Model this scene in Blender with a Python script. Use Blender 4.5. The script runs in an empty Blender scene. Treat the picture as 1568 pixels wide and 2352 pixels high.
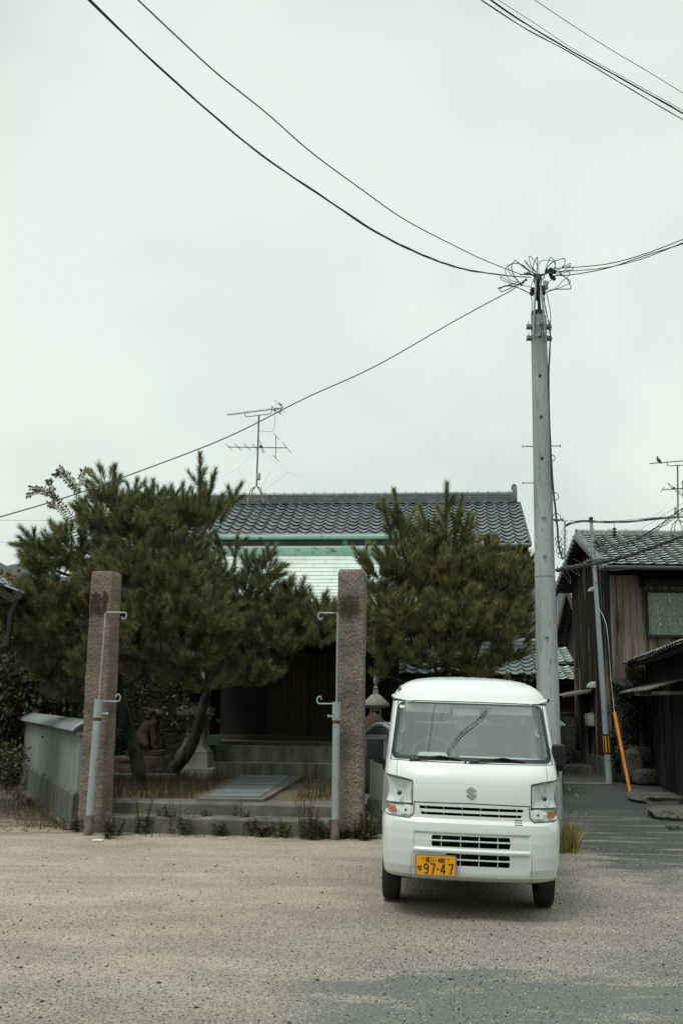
import bpy, bmesh, math, random
import numpy as np
from mathutils import Vector, Matrix, noise as mnoise
random.seed(7); rng=np.random.default_rng(11)
sc=bpy.context.scene; COL=sc.collection
rad=math.radians
# ------------------------------------------------------------------ camera
CF=2400.;CT=rad(10.3);CR=0.011;CH=1.67
def ray(px,py):
    dx=px-784;dy=py-1176
    x=dx*math.cos(CR)+dy*math.sin(CR); y=-dx*math.sin(CR)+dy*math.cos(CR)
    u=x/CF;v=-y/CF
    return Vector((u, math.cos(CT)-math.sin(CT)*v, math.sin(CT)+math.cos(CT)*v))
CAM=Vector((0,0,CH))
def at(px,py,Y):
    r=ray(px,py); return CAM+r*(Y/r.y)
def onz(px,py,z=0):
    r=ray(px,py); return CAM+r*((z-CH)/r.z)
def onplane(px,py,p0,n):
    r=ray(px,py); n=Vector(n); return CAM+r*((Vector(p0)-CAM).dot(n)/r.dot(n))
cam=bpy.data.objects.new('camera',bpy.data.cameras.new('camera')); COL.objects.link(cam)
cam.data.sensor_fit='VERTICAL'; cam.data.sensor_height=36; cam.data.lens=CF/2352*36
cam.data.clip_end=3000; cam.data.clip_start=.05
cam.matrix_world=Matrix.Translation(CAM)@Matrix.Rotation(rad(90)+CT,4,'X')@Matrix.Rotation(CR,4,'Z')
sc.camera=cam
sc.view_settings.view_transform='Standard'; sc.view_settings.look='None'; sc.view_settings.exposure=0; sc.view_settings.gamma=1
# ------------------------------------------------------------------ mesh builder
class MB:
    def __init__(s,xf=None):
        s.v=[];s.f=[];s.m=[];s.xf=xf or Matrix.Identity(4)
    def add(s,vs,fs,m=0,xf=None):
        o=len(s.v); X=s.xf@xf if xf else s.xf
        s.v+=[X@Vector(p) for p in vs]; s.f+=[tuple(o+i for i in f) for f in fs]; s.m+=[m]*len(fs); return s
    def box(s,lo,hi,m=0,xf=None,bev=0):
        x0,y0,z0=lo;x1,y1,z1=hi
        if bev<=0:
            vs=[(x,y,z) for z in(z0,z1) for y in(y0,y1) for x in(x0,x1)]
            fs=[(0,2,3,1),(4,5,7,6),(0,1,5,4),(2,6,7,3),(0,4,6,2),(1,3,7,5)]
            return s.add(vs,fs,m,xf)
        bm=bmesh.new(); bmesh.ops.create_cube(bm,size=1)
        for v in bm.verts: v.co=Vector(((x0+x1)/2+v.co.x*(x1-x0),(y0+y1)/2+v.co.y*(y1-y0),(z0+z1)/2+v.co.z*(z1-z0)))
        bmesh.ops.bevel(bm,geom=bm.edges[:],offset=bev,segments=3,affect='EDGES',profile=.5)
        bm.verts.index_update()
        s.add([v.co.copy() for v in bm.verts],[tuple(v.index for v in f.verts) for f in bm.faces],m,xf); bm.free(); return s
    def poly(s,pts,m=0,xf=None): return s.add(pts,[tuple(range(len(pts)))],m,xf)
    def prism(s,pts,axis,d0,d1,m=0,xf=None):
        # pts 2D outline; axis 'y': (x,z) ; 'x': (y,z) ; 'z': (x,y)
        def P(p,d): return {'y':(p[0],d,p[1]),'x':(d,p[0],p[1]),'z':(p[0],p[1],d)}[axis]
        n=len(pts); vs=[P(p,d0) for p in pts]+[P(p,d1) for p in pts]
        fs=[tuple(range(n)),tuple(range(2*n-1,n-1,-1))]+[(i,i+n,(i+1)%n+n,(i+1)%n) for i in range(n)]
        return s.add(vs,fs,m,xf)
    def tube(s,pts,r,n=8,m=0,cap=True,xf=None):
        pts=[Vector(p) for p in pts]; k=len(pts)
        rs=r if isinstance(r,(list,tuple)) else [r]*k
        vs=[];fs=[];up=None
        for i,p in enumerate(pts):
            d=(pts[min(i+1,k-1)]-pts[max(i-1,0)])
            if d.length<1e-9: d=Vector((0,0,1))
            d.normalize()
            if up is None: up=Vector((0,0,1)) if abs(d.z)<.9 else Vector((1,0,0))
            a=d.cross(up); 
            if a.length<1e-6: a=d.cross(Vector((1,0,0)))
            a.normalize(); b=a.cross(d).normalized(); up=b
            for j in range(n):
                t=2*math.pi*j/n; vs.append(p+a*(math.cos(t)*rs[i])+b*(math.sin(t)*rs[i]))
        for i in range(k-1):
            for j in range(n):
                j2=(j+1)%n; fs.append((i*n+j,i*n+j2,(i+1)*n+j2,(i+1)*n+j))
        if cap: fs.append(tuple(range(n))[::1]); fs.append(tuple((k-1)*n+j for j in range(n))[::-1])
        return s.add(vs,fs,m,xf)
    def lathe(s,prof,n=24,c=(0,0,0),m=0,xf=None,cap=True,sq=None,rot=0):
        vs=[];fs=[];k=len(prof)
        for r,z in prof:
            for j in range(n):
                t=2*math.pi*(j+.5)/n+rot; vs.append((c[0]+r*math.cos(t),c[1]+r*math.sin(t),c[2]+z))
        for i in range(k-1):
            for j in range(n):
                j2=(j+1)%n; fs.append((i*n+j,i*n+j2,(i+1)*n+j2,(i+1)*n+j))
        if cap: fs.append(tuple(range(n))[::-1]); fs.append(tuple((k-1)*n+j for j in range(n)))
        return s.add(vs,fs,m,xf)
    def grid(s,P,m=0,xf=None):   # P[i][j]
        a=len(P);b=len(P[0]); vs=[p for row in P for p in row]
        return s.add(vs,[(i*b+j,i*b+j+1,(i+1)*b+j+1,(i+1)*b+j) for i in range(a-1) for j in range(b-1)],m,xf)
    def blob(s,c,r,m=0,seg=12,rings=8,jit=0,xf=None,seed=0):
        vs=[];fs=[]
        for i in range(rings+1):
            ph=math.pi*i/rings
            for j in range(seg):
                t=2*math.pi*j/seg
                d=Vector((math.sin(ph)*math.cos(t),math.sin(ph)*math.sin(t),math.cos(ph)))
                k=1+jit*mnoise.noise(d*1.7+Vector((seed*3.1,seed,0)))
                vs.append((c[0]+d.x*r[0]*k,c[1]+d.y*r[1]*k,c[2]+d.z*r[2]*k))
        for i in range(rings):
            for j in range(seg):
                j2=(j+1)%seg; fs.append((i*seg+j,(i+1)*seg+j,(i+1)*seg+j2,i*seg+j2))
        return s.add(vs,fs,m,xf)
    def build(s,name,mats,parent=None,smooth=None,world=False):
        me=bpy.data.meshes.new(name)
        vs=s.v
        if world and parent is not None:
            inv=parent.matrix_world.inverted() if parent.parent is None else parent.parent.matrix_world.inverted()
            vs=[inv@p for p in vs]
        me.from_pydata([tuple(p) for p in vs],[],s.f)
        if not isinstance(mats,(list,tuple)): mats=[mats]
        for m in mats: me.materials.append(m)
        me.polygons.foreach_set('material_index',s.m)
        if smooth is not None:
            me.polygons.foreach_set('use_smooth',[True]*len(s.f))
            me.set_sharp_from_angle(angle=rad(smooth))
        me.update()
        o=bpy.data.objects.new(name,me); COL.objects.link(o)
        if parent is not None: o.parent=parent
        return o
def npmesh(name,V,Fc,mats,parent=None,midx=None,world=True):
    """V (n,3) float, Fc (m,k) int"""
    if world and parent is not None:
        inv=np.array(parent.matrix_world.inverted()); V=V@inv[:3,:3].T+inv[:3,3]
    me=bpy.data.meshes.new(name); me.vertices.add(len(V)); me.vertices.foreach_set('co',V.astype(np.float32).ravel())
    k=Fc.shape[1]; me.loops.add(Fc.size); me.loops.foreach_set('vertex_index',Fc.astype(np.int32).ravel())
    me.polygons.add(len(Fc)); me.polygons.foreach_set('loop_start',np.arange(0,Fc.size,k,dtype=np.int32))
    try: me.polygons.foreach_set('loop_total',np.full(len(Fc),k,dtype=np.int32))
    except Exception: pass
    for m in (mats if isinstance(mats,(list,tuple)) else [mats]): me.materials.append(m)
    if midx is not None: me.polygons.foreach_set('material_index',midx.astype(np.int32))
    me.update(calc_edges=True); me.validate()
    o=bpy.data.objects.new(name,me); COL.objects.link(o)
    if parent is not None: o.parent=parent
    return o
def thing(name,label,cat,loc=(0,0,0),rz=0,group=None,M=None):
    o=bpy.data.objects.new(name,None); COL.objects.link(o); o.empty_display_size=.1
    o.matrix_world=M if M is not None else Matrix.Translation(Vector(loc))@Matrix.Rotation(rz,4,'Z')
    o['label']=label;o['category']=cat
    if group: o['group']=group
    return o
def tag(o,label=None,cat=None,group=None,kind=None):
    if label:o['label']=label
    if cat:o['category']=cat
    if group:o['group']=group
    if kind:o['kind']=kind
    return o
def single(name,mb,mats,label,cat,group=None,smooth=None):
    """one-mesh thing; origin moved to its base"""
    P=np.array([tuple(p) for p in mb.v]); lo=P.min(0);hi=P.max(0)
    c=Vector(((lo[0]+hi[0])/2,(lo[1]+hi[1])/2,lo[2]))
    mb.v=[p-c for p in mb.v]
    o=mb.build(name,mats,None,smooth); o.location=c
    return tag(o,label,cat,group)
def copy_tree(o,parent=None):
    c=o.copy(); COL.objects.link(c); c.parent=parent
    for ch in list(o.children): copy_tree(ch,c)
    return c
def text_geo(body,size=1,offset=0,ext=0.002):
    cu=bpy.data.curves.new('t','FONT'); cu.body=body; cu.size=size; cu.offset=offset; cu.extrude=ext
    cu.align_x='CENTER'; cu.align_y='CENTER'; cu.resolution_u=4
    ob=bpy.data.objects.new('t',cu); COL.objects.link(ob)
    dg=bpy.context.evaluated_depsgraph_get(); me=bpy.data.meshes.new_from_object(ob.evaluated_get(dg))
    vs=[v.co.copy() for v in me.vertices]; fs=[tuple(p.vertices) for p in me.polygons]
    bpy.data.objects.remove(ob); bpy.data.meshes.remove(me); bpy.data.curves.remove(cu)
    return vs,fs
# ------------------------------------------------------------------ materials
MC={}
def pm(name,c1,c2=None,scale=4.,rough=.7,bump=0.,bscale=None,metal=0.,stretch=(1,1,1),c3=None,c3s=20.,c3t=.62,c3w=.06,detail=5,spec=.5,coat=0.,c4=None,c4s=1.2,c4t=.55,c4w=.12,c4st=(1,1,1),trans=0.):
    if name in MC: return MC[name]
    m=bpy.data.materials.new(name); m.use_nodes=True; nt=m.node_tree; N=nt.nodes; Lk=nt.links
    b=N['Principled BSDF']; b.inputs['Roughness'].default_value=rough; b.inputs['Metallic'].default_value=metal
    b.inputs['Specular IOR Level'].default_value=spec; b.inputs['Coat Weight'].default_value=coat
    b.inputs['Coat Roughness'].default_value=.08
    def rgba(c): return (c[0],c[1],c[2],1)
    tc=N.new('ShaderNodeTexCoord')
    def mapped(st):
        mp=N.new('ShaderNodeMapping'); mp.inputs['Scale'].default_value=st; Lk.new(tc.outputs['Object'],mp.inputs['Vector']); return mp.outputs[0]
    def noise_(sc_,det,vec,r=.55):
        n=N.new('ShaderNodeTexNoise'); n.inputs['Scale'].default_value=sc_; n.inputs['Detail'].default_value=det; n.inputs['Roughness'].default_value=r; Lk.new(vec,n.inputs['Vector']); return n.outputs['Fac']
    def mask(fac,t,w):
        r=N.new('ShaderNodeMapRange'); r.inputs['From Min'].default_value=t-w; r.inputs['From Max'].default_value=t+w; Lk.new(fac,r.inputs['Value']); return r.outputs[0]
    def mix(f,a,bb):
        x=N.new('ShaderNodeMix'); x.data_type='RGBA'
        if f is not None: Lk.new(f,x.inputs[0])
        for s_,i in((a,6),(bb,7)):
            if isinstance(s_,tuple): x.inputs[i].default_value=rgba(s_)
            else: Lk.new(s_,x.inputs[i])
        return x.outputs[2]
    col=None; v=mapped(stretch)
    if c2 is not None:
        col=mix(mask(noise_(scale,detail,v),.5,.22),tuple(c1),tuple(c2))
    else: b.inputs['Base Color'].default_value=rgba(c1)
    if c4 is not None: col=mix(mask(noise_(c4s,4,mapped(c4st)),c4t,c4w),col if col is not None else tuple(c1),tuple(c4))
    if c3 is not None: col=mix(mask(noise_(c3s,3,v),c3t,c3w),col if col is not None else tuple(c1),tuple(c3))
    if col is not None: Lk.new(col,b.inputs['Base Color'])
    if bump>0:
        bn=N.new('ShaderNodeBump'); bn.inputs['Strength'].default_value=min(1,bump); bn.inputs['Distance'].default_value=.02*max(1,bump)
        Lk.new(noise_(bscale or scale*4,4,v),bn.inputs['Height']); Lk.new(bn.outputs[0],b.inputs['Normal'])
    MC[name]=m; return m
def glassy(name,tint=(.8,.85,.85),ior=1.55,add=.0,rough=.02):
    if name in MC: return MC[name]
    m=bpy.data.materials.new(name); m.use_nodes=True; nt=m.node_tree; N=nt.nodes; Lk=nt.links; N.clear()
    o=N.new('ShaderNodeOutputMaterial'); t=N.new('ShaderNodeBsdfTransparent'); t.inputs[0].default_value=(*tint,1)
    g=N.new('ShaderNodeBsdfGlossy'); g.inputs['Roughness'].default_value=rough; g.inputs[0].default_value=(.95,1,.98,1)
    F0=2*((ior-1)/(ior+1))**2+add
    lw=N.new('ShaderNodeLayerWeight'); lw.inputs['Blend'].default_value=.5
    p=N.new('ShaderNodeMath'); p.operation='POWER'; p.inputs[1].default_value=5; Lk.new(lw.outputs['Facing'],p.inputs[0])
    a=N.new('ShaderNodeMath'); a.operation='MULTIPLY_ADD'; a.inputs[1].default_value=1-F0; a.inputs[2].default_value=F0; a.use_clamp=True; Lk.new(p.outputs[0],a.inputs[0])
    x=N.new('ShaderNodeMixShader'); Lk.new(a.outputs[0],x.inputs[0]); Lk.new(t.outputs[0],x.inputs[1]); Lk.new(g.outputs[0],x.inputs[2]); Lk.new(x.outputs[0],o.inputs[0])
    MC[name]=m; return m
def leafmat(name,c1,c2,scale=3.,rough=.6,tr=.25):
    m=pm(name,c1,c2,scale=scale,rough=rough,spec=.25,detail=2)
    nt=m.node_tree;N=nt.nodes;Lk=nt.links; b=N['Principled BSDF']; out=N['Material Output']
    src=b.inputs['Base Color'].links[0].from_socket
    g=N.new('ShaderNodeNewGeometry'); hs=N.new('ShaderNodeHueSaturation'); mr=N.new('ShaderNodeMapRange')
    mr.inputs['To Min'].default_value=.55; mr.inputs['To Max'].default_value=1.5
    Lk.new(g.outputs['Random Per Island'],mr.inputs['Value']); Lk.new(mr.outputs[0],hs.inputs['Value']); Lk.new(src,hs.inputs['Color']); Lk.new(hs.outputs[0],b.inputs['Base Color'])
    t=N.new('ShaderNodeBsdfTranslucent'); Lk.new(hs.outputs[0],t.inputs[0]); x=N.new('ShaderNodeMixShader'); x.inputs[0].default_value=tr
    Lk.new(b.outputs[0],x.inputs[1]); Lk.new(t.outputs[0],x.inputs[2]); Lk.new(x.outputs[0],out.inputs[0]); return m
# ------------------------------------------------------------------ world
w=bpy.data.worlds.new('World'); sc.world=w; w.use_nodes=True
nt=w.node_tree;N=nt.nodes;Lk=nt.links; bg=N['Background']
SUN_EL,SUN_AZ=62.,215.     # azimuth: compass degrees from +Y clockwise (behind the camera, to the left)
sky=N.new('ShaderNodeTexSky'); sky.sky_type='NISHITA'; sky.sun_disc=False; sky.sun_elevation=rad(SUN_EL); sky.sun_rotation=rad(SUN_AZ)
sky.dust_density=4; sky.air_density=1.5
tc=N.new('ShaderNodeTexCoord'); mp=N.new('ShaderNodeMapping'); mp.inputs['Scale'].default_value=(1,1,1.3); Lk.new(tc.outputs['Generated'],mp.inputs[0])
n1=N.new('ShaderNodeTexNoise'); n1.inputs['Scale'].default_value=2.3; n1.inputs['Detail'].default_value=6; n1.inputs['Roughness'].default_value=.5; n1.inputs['Distortion'].default_value=.3; Lk.new(mp.outputs[0],n1.inputs['Vector'])
cr=N.new('ShaderNodeValToRGB'); e=cr.color_ramp.elements
e[0].position=.28; e[0].color=(7.0,8.15,7.6,1); e[1].position=.56; e[1].color=(9.4,10.6,9.85,1)
Lk.new(n1.outputs['Fac'],cr.inputs[0])
# the cloud deck is brighter towards the zenith, boosted to light the front surfaces
sp=N.new('ShaderNodeSeparateXYZ'); Lk.new(tc.outputs['Generated'],sp.inputs[0])
zr=N.new('ShaderNodeMapRange'); zr.interpolation_type='SMOOTHSTEP'; zr.inputs['From Min'].default_value=.62; zr.inputs['From Max'].default_value=1.0; zr.inputs['To Min'].default_value=1; zr.inputs['To Max'].default_value=2.3; Lk.new(sp.outputs['Z'],zr.inputs['Value'])
# and dimmed low down behind the camera, added to deepen the shade
by=N.new('ShaderNodeMapRange'); by.interpolation_type='SMOOTHSTEP'; by.inputs['From Min'].default_value=.25; by.inputs['From Max'].default_value=-.25; Lk.new(sp.outputs['Y'],by.inputs['Value'])
bz=N.new('ShaderNodeMapRange'); bz.interpolation_type='SMOOTHSTEP'; bz.inputs['From Min'].default_value=.72; bz.inputs['From Max'].default_value=.10; bz.inputs['To Max'].default_value=.72; Lk.new(sp.outputs['Z'],bz.inputs['Value'])
bm_=N.new('ShaderNodeMath'); bm_.operation='MULTIPLY'; Lk.new(by.outputs[0],bm_.inputs[0]); Lk.new(bz.outputs[0],bm_.inputs[1])
bi=N.new('ShaderNodeMath'); bi.operation='SUBTRACT'; bi.inputs[0].default_value=1; Lk.new(bm_.outputs[0],bi.inputs[1])
bj=N.new('ShaderNodeMath'); bj.operation='MULTIPLY'; Lk.new(bi.outputs[0],bj.inputs[0]); Lk.new(zr.outputs[0],bj.inputs[1])
mul=N.new('ShaderNodeVectorMath'); mul.operation='SCALE'; Lk.new(cr.outputs[0],mul.inputs[0]); Lk.new(bj.outputs[0],mul.inputs['Scale'])
mx=N.new('ShaderNodeMix'); mx.data_type='RGBA'; mx.inputs[0].default_value=.93; Lk.new(sky.outputs[0],mx.inputs[6]); Lk.new(mul.outputs[0],mx.inputs[7])
Lk.new(mx.outputs[2],bg.inputs[0]); bg.inputs[1].default_value=.09
sl=bpy.data.lights.new('sun','SUN'); sl.energy=1.5; sl.angle=rad(16); sl.color=(1,.97,.92)
so=bpy.data.objects.new('sun',sl); COL.objects.link(so)
az=rad(SUN_AZ); dv=Vector((math.sin(az)*math.cos(rad(SUN_EL)),math.cos(az)*math.cos(rad(SUN_EL)),math.sin(rad(SUN_EL))))
so.rotation_euler=dv.to_track_quat('Z','Y').to_euler(); so.location=(0,0,30)
# ------------------------------------------------------------------ common materials
M_WHITEPAINT=pm('white_car_paint',(.67,.705,.695),rough=.32,coat=.6,spec=.5)
M_BLACKPL=pm('black_plastic',(.014,.017,.019),(.02,.024,.026),scale=30,rough=.55,spec=.2)
M_RUBBER=pm('tyre_rubber',(.018,.018,.018),(.03,.03,.028),scale=12,rough=.85)
M_DARKVOID=pm('dark_plastic_mesh',(.008,.01,.011),rough=.7)
M_STEEL=pm('galvanised_steel',(.38,.42,.43),(.27,.31,.33),scale=14,rough=.45,metal=.6)
M_CONC=pm('concrete_pole',(.40,.43,.435),(.31,.34,.345),scale=3,rough=.85,bump=.3,bscale=60,stretch=(1,1,.25),c3=(.19,.21,.21),c3s=26,c3t=.66,c4=(.2,.215,.215),c4s=2.5,c4t=.58,c4st=(2.5,2.5,.3))
M_GRANITE=pm('pink_brown_granite',(.30,.22,.165),(.20,.155,.12),scale=5,rough=.9,bump=1.6,bscale=26,c3=(.035,.03,.025),c3s=105,c3t=.57,c3w=.05,c4=(.13,.115,.095),c4s=2.2,c4t=.56)
M_GRANITE2=pm('grey_brown_granite',(.34,.28,.215),(.23,.19,.15),scale=5,rough=.9,bump=1.6,bscale=26,c3=(.035,.032,.027),c3s=105,c3t=.56,c3w=.05,c4=(.125,.115,.1),c4s=2.,c4t=.55)
M_TILE=pm('grey_roof_tile',(.165,.185,.195),(.10,.118,.128),scale=3,rough=.33,spec=.8,c3=(.23,.25,.255),c3s=9,c3t=.62)
M_TILE2=pm('weathered_roof_tile',(.34,.36,.35),(.23,.25,.245),scale=4,rough=.45,spec=.7,c3=(.07,.08,.08),c3s=16,c3t=.6)
M_COPPER=pm('green_copper',(.53,.60,.55),(.60,.65,.605),scale=2.5,rough=.55,c4=(.42,.48,.43),c4s=1.6,c4t=.62,c4st=(1,.4,.4))
M_COPPERD=pm('verdigris_trim',(.22,.38,.33),(.30,.46,.40),scale=3,rough=.6,c3=(.05,.1,.09),c3s=7,c3t=.64)
M_DARKCOP=pm('dark_copper_band',(.015,.03,.03),(.03,.055,.05),scale=4,rough=.6,c3=(.12,.3,.26),c3s=3.5,c3t=.66,c3w=.05)
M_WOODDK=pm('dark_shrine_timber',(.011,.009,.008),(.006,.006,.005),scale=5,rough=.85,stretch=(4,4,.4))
M_PLASTER=pm('white_plaster',(.28,.30,.29),(.22,.24,.23),scale=2,rough=.9,c4=(.17,.185,.18),c4s=1.3,c4t=.60,c4w=.25,c4st=(3,3,.35),bump=.1,bscale=30)
M_CEMENT=pm('old_cement',(.17,.17,.155),(.11,.115,.105),scale=3,rough=.95,bump=.4,bscale=40,c4=(.05,.055,.05),c4s=3,c4t=.56,c4st=(2,2,.4),c3=(.07,.07,.06),c3s=50,c3t=.62)
M_STEPC=pm('step_concrete',(.19,.175,.145),(.12,.11,.092),scale=2.5,rough=.95,bump=.35,bscale=45,c3=(.06,.06,.05),c3s=55,c3t=.62,c4=(.07,.07,.06),c4s=2.4,c4t=.56)
M_LANTERN=pm('grey_lantern_granite',(.36,.36,.33),(.28,.285,.265),scale=6,rough=.9,bump=.3,bscale=60,c3=(.1,.1,.09),c3s=80,c3t=.64)
M_BARK=pm('pine_bark',(.055,.06,.052),(.022,.025,.022),scale=10,rough=.95,bump=1,bscale=22,stretch=(1,1,.4),c3=(.012,.013,.011),c3s=9,c3t=.55,c3w=.05)
M_TWIG=pm('brown_twig',(.06,.045,.03),(.03,.025,.018),scale=10,rough=.9)
M_NEEDLE=leafmat('pine_needles',(.30,.30,.13),(.055,.075,.038),scale=4.5,tr=.12,rough=.5)
M_NEEDLE2=leafmat('olive_pine_needles',(.33,.31,.125),(.06,.08,.038),scale=4.5,tr=.12,rough=.5)
M_CABLE=pm('black_cable',(.02,.035,.04),(.03,.05,.058),scale=5,rough=.6)
M_WIRE=pm('thin_wire',(.05,.06,.062),rough=.6)
M_PIPE=pm('white_painted_pipe',(.33,.38,.395),(.26,.305,.32),scale=5,rough=.5,c3=(.07,.035,.02),c3s=26,c3t=.66,c3w=.03)
M_RUST=pm('rusty_steel',(.20,.075,.03),(.08,.03,.018),scale=20,rough=.9)
M_PLANK=pm('weathered_planks',(.41,.325,.26),(.19,.15,.12),scale=6,rough=.9,stretch=(12,12,.5),bump=.6,bscale=20,c4=(.035,.028,.024),c4s=1.2,c4t=.53,c4w=.08,c4st=(3.5,3.5,.3),c3=(.3,.24,.18),c3s=12,c3t=.7)
M_CHAR=pm('charred_planks',(.010,.009,.008),(.02,.016,.013),scale=7,rough=.85,stretch=(6,6,.4),c4=(.30,.205,.14),c4s=1.0,c4t=.60,c4w=.05,c4st=(3,3,.35))
M_BLACKW=pm('blackened_timber',(.010,.010,.009),(.02,.019,.017),scale=8,rough=.85,stretch=(5,5,.5))
M_CORR=pm('dull_corrugated_iron',(.04,.045,.045),(.022,.026,.027),scale=4,rough=.6,stretch=(3,3,.4),metal=.2)
M_TIN=pm('pale_tin_sheet',(.24,.235,.21),(.15,.15,.135),scale=3,rough=.6,c3=(.08,.07,.05),c3s=10,c3t=.62)
M_TANKCONC=pm('leaning_pole_paint',(.35,.40,.43),(.28,.33,.36),scale=3,rough=.6,c3=(.14,.16,.17),c3s=22,c3t=.68)
M_YEL=pm('marker_yellow',(.75,.38,.02),rough=.5); M_BLK=pm('marker_black',(.012,.012,.012),rough=.6)
M_ORANGE=pm('orange_guard',(.72,.27,.035),(.62,.23,.03),scale=6,rough=.5,c3=(.2,.1,.03),c3s=25,c3t=.72)
M_LION=pm('reddish_statue_stone',(.085,.062,.05),(.055,.042,.035),scale=6,rough=.95,bump=.6,bscale=40)
M_SOIL=pm('dry_courtyard_soil',(.17,.115,.07),(.095,.068,.042),scale=2,rough=1,bump=.6,bscale=40,c3=(.05,.04,.025),c3s=40,c3t=.58)
M_GRASS=leafmat('dry_grass',(.15,.125,.05),(.07,.07,.03),scale=2.5)
M_GRASSG=leafmat('green_weed_leaves',(.15,.17,.07),(.09,.11,.045),scale=3)
M_GRASSY=leafmat('yellow_green_grass',(.30,.25,.07),(.15,.15,.045),scale=4)
M_LEAFD=leafmat('dark_olive_leaves',(.11,.105,.042),(.05,.058,.026),scale=1.2)
M_LEAFO=leafmat('orange_brown_leaves',(.2,.125,.035),(.11,.085,.03),scale=1.2)
M_LEAFS=leafmat('tan_sprig_leaves',(.17,.13,.06),(.1,.09,.045),scale=2)
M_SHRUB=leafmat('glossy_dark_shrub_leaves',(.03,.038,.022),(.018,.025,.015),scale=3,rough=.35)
M_ROCK=pm('dark_field_stone',(.11,.105,.09),(.06,.058,.05),scale=3,rough=.95,bump=.8,bscale=20,c3=(.03,.03,.026),c3s=14,c3t=.6)
M_HILL=leafmat('wooded_hill',(.022,.040,.033),(.012,.024,.022),scale=.05,tr=.0)
# ------------------------------------------------------------------ ground
def smooth(a,b,x):
    t=min(1,max(0,(x-a)/(b-a))); return t*t*(3-2*t)
def gz(x,y): return -.030*smooth(.7,1.9,x)*(1-smooth(11,14,y)) + .012*mnoise.noise(Vector((x*.35,y*.35,0)))*(1-smooth(30,60,abs(x)+abs(y)))
def ground_mat():
    m=bpy.data.materials.new('gravel_and_asphalt'); m.use_nodes=True; nt=m.node_tree;N=nt.nodes;Lk=nt.links;b=N['Principled BSDF']
    b.inputs['Roughness'].default_value=.95; b.inputs['Specular IOR Level'].default_value=.2
    tc=N.new('ShaderNodeTexCoord'); P=tc.outputs['Object']
    def no(sc_,det=4,rough=.55,st=None):
        n=N.new('ShaderNodeTexNoise'); n.inputs['Scale'].default_value=sc_; n.inputs['Detail'].default_value=det; n.inputs['Roughness'].default_value=rough
        if st: mp=N.new('ShaderNodeMapping'); mp.inputs['Scale'].default_value=st; Lk.new(P,mp.inputs[0]); Lk.new(mp.outputs[0],n.inputs['Vector'])
        else: Lk.new(P,n.inputs['Vector'])
        return n.outputs['Fac']
    def M(op,a,b_=None,c=None,clamp=False):
        n=N.new('ShaderNodeMath'); n.operation=op; n.use_clamp=clamp
        for i,s in enumerate((a,b_,c)):
            if s is None: continue
            if isinstance(s,(int,float)): n.inputs[i].default_value=s
            else: Lk.new(s,n.inputs[i])
        return n.outputs[0]
    def mr(f,a,b_,lo=0,hi=1):
        n=N.new('ShaderNodeMapRange'); n.inputs[1].default_value=a;n.inputs[2].default_value=b_;n.inputs[3].default_value=lo;n.inputs[4].default_value=hi; Lk.new(f,n.inputs[0]); return n.outputs[0]
    def mix(f,a,c):
        x=N.new('ShaderNodeMix'); x.data_type='RGBA'; Lk.new(f,x.inputs[0])
        for s,i in((a,6),(c,7)):
            if isinstance(s,tuple): x.inputs[i].default_value=(*s,1)
            else: Lk.new(s,x.inputs[i])
        return x.outputs[2]
    sp=N.new('ShaderNodeSeparateXYZ'); Lk.new(P,sp.inputs[0]); X,Y=sp.outputs[0],sp.outputs[1]
    big=no(.45,3); med=no(1.7,5,.65,(.6,1.4,1)); fine=no(34,3,.7); grit=no(85,2,.6)
    vor=N.new('ShaderNodeTexVoronoi'); vor.inputs['Scale'].default_value=130; Lk.new(P,vor.inputs['Vector'])
    vs=N.new('ShaderNodeSeparateColor'); Lk.new(vor.outputs['Color'],vs.inputs[0])
    # gravel: warm sand on the left, greyer and coarser to the right and close to the camera
    coarse=M('ADD',M('MULTIPLY',mr(Y,10.,5.6),.55),M('MULTIPLY',mr(X,-1.2,1.8),.55))
    coarse=M('ADD',coarse,mr(big,.3,.7,-.4,.4),clamp=True)
    sand=mix(mr(med,.35,.65),(.58,.48,.385),(.45,.375,.30))
    sand=mix(mr(big,.45,.7),sand,(.56,.40,.29))
    grey=mix(mr(med,.35,.65),(.40,.37,.32),(.275,.262,.232))
    base=mix(coarse,sand,grey)
    thr=mr(coarse,0,1,.42,.57)
    stone=M('MULTIPLY',M('SUBTRACT',thr,M('ADD',M('MULTIPLY',vs.outputs[0],.5),M('MULTIPLY',fine,.55))),9,clamp=True)
    base=mix(stone,base,(.10,.095,.085))
    trk=mr(no(1.1,4,.6,(.22,1.9,1)),.50,.66,0,.30)
    base=mix(trk,base,(.19,.175,.145))
    lite=M('MULTIPLY',M('SUBTRACT',vs.outputs[1],.86),8,clamp=True)
    base=mix(M('MULTIPLY',lite,.5),base,(.55,.52,.45))
    # asphalt
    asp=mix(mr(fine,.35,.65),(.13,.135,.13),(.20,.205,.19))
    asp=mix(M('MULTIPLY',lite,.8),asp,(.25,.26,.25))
    alley=mix(mr(fine,.35,.65),(.05,.056,.058),(.085,.092,.092)); alley=mix(M('MULTIPLY',lite,.5),alley,(.2,.21,.2)); asp=mix(mr(Y,8.6,12.6),asp,alley)  # alley asphalt darker than the near patch, partly shade put into the colour
    # masks
    m1=M('MULTIPLY',M('MULTIPLY',M('SUBTRACT',M('ADD',M('SUBTRACT',7.2,Y),mr(med,.3,.7,-.35,.35)),M('MULTIPLY',mr(X,1.4,-.6),.35)),4,clamp=True),mr(M('ADD',X,mr(big,.3,.7,-.8,.8)),-.9,.2))
    isl=M('MULTIPLY',mr(no(2.4,4,.6,(.45,1.6,1)),.55,.62),1)
    m1=M('MULTIPLY',m1,M('SUBTRACT',1,isl),clamp=True)
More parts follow.
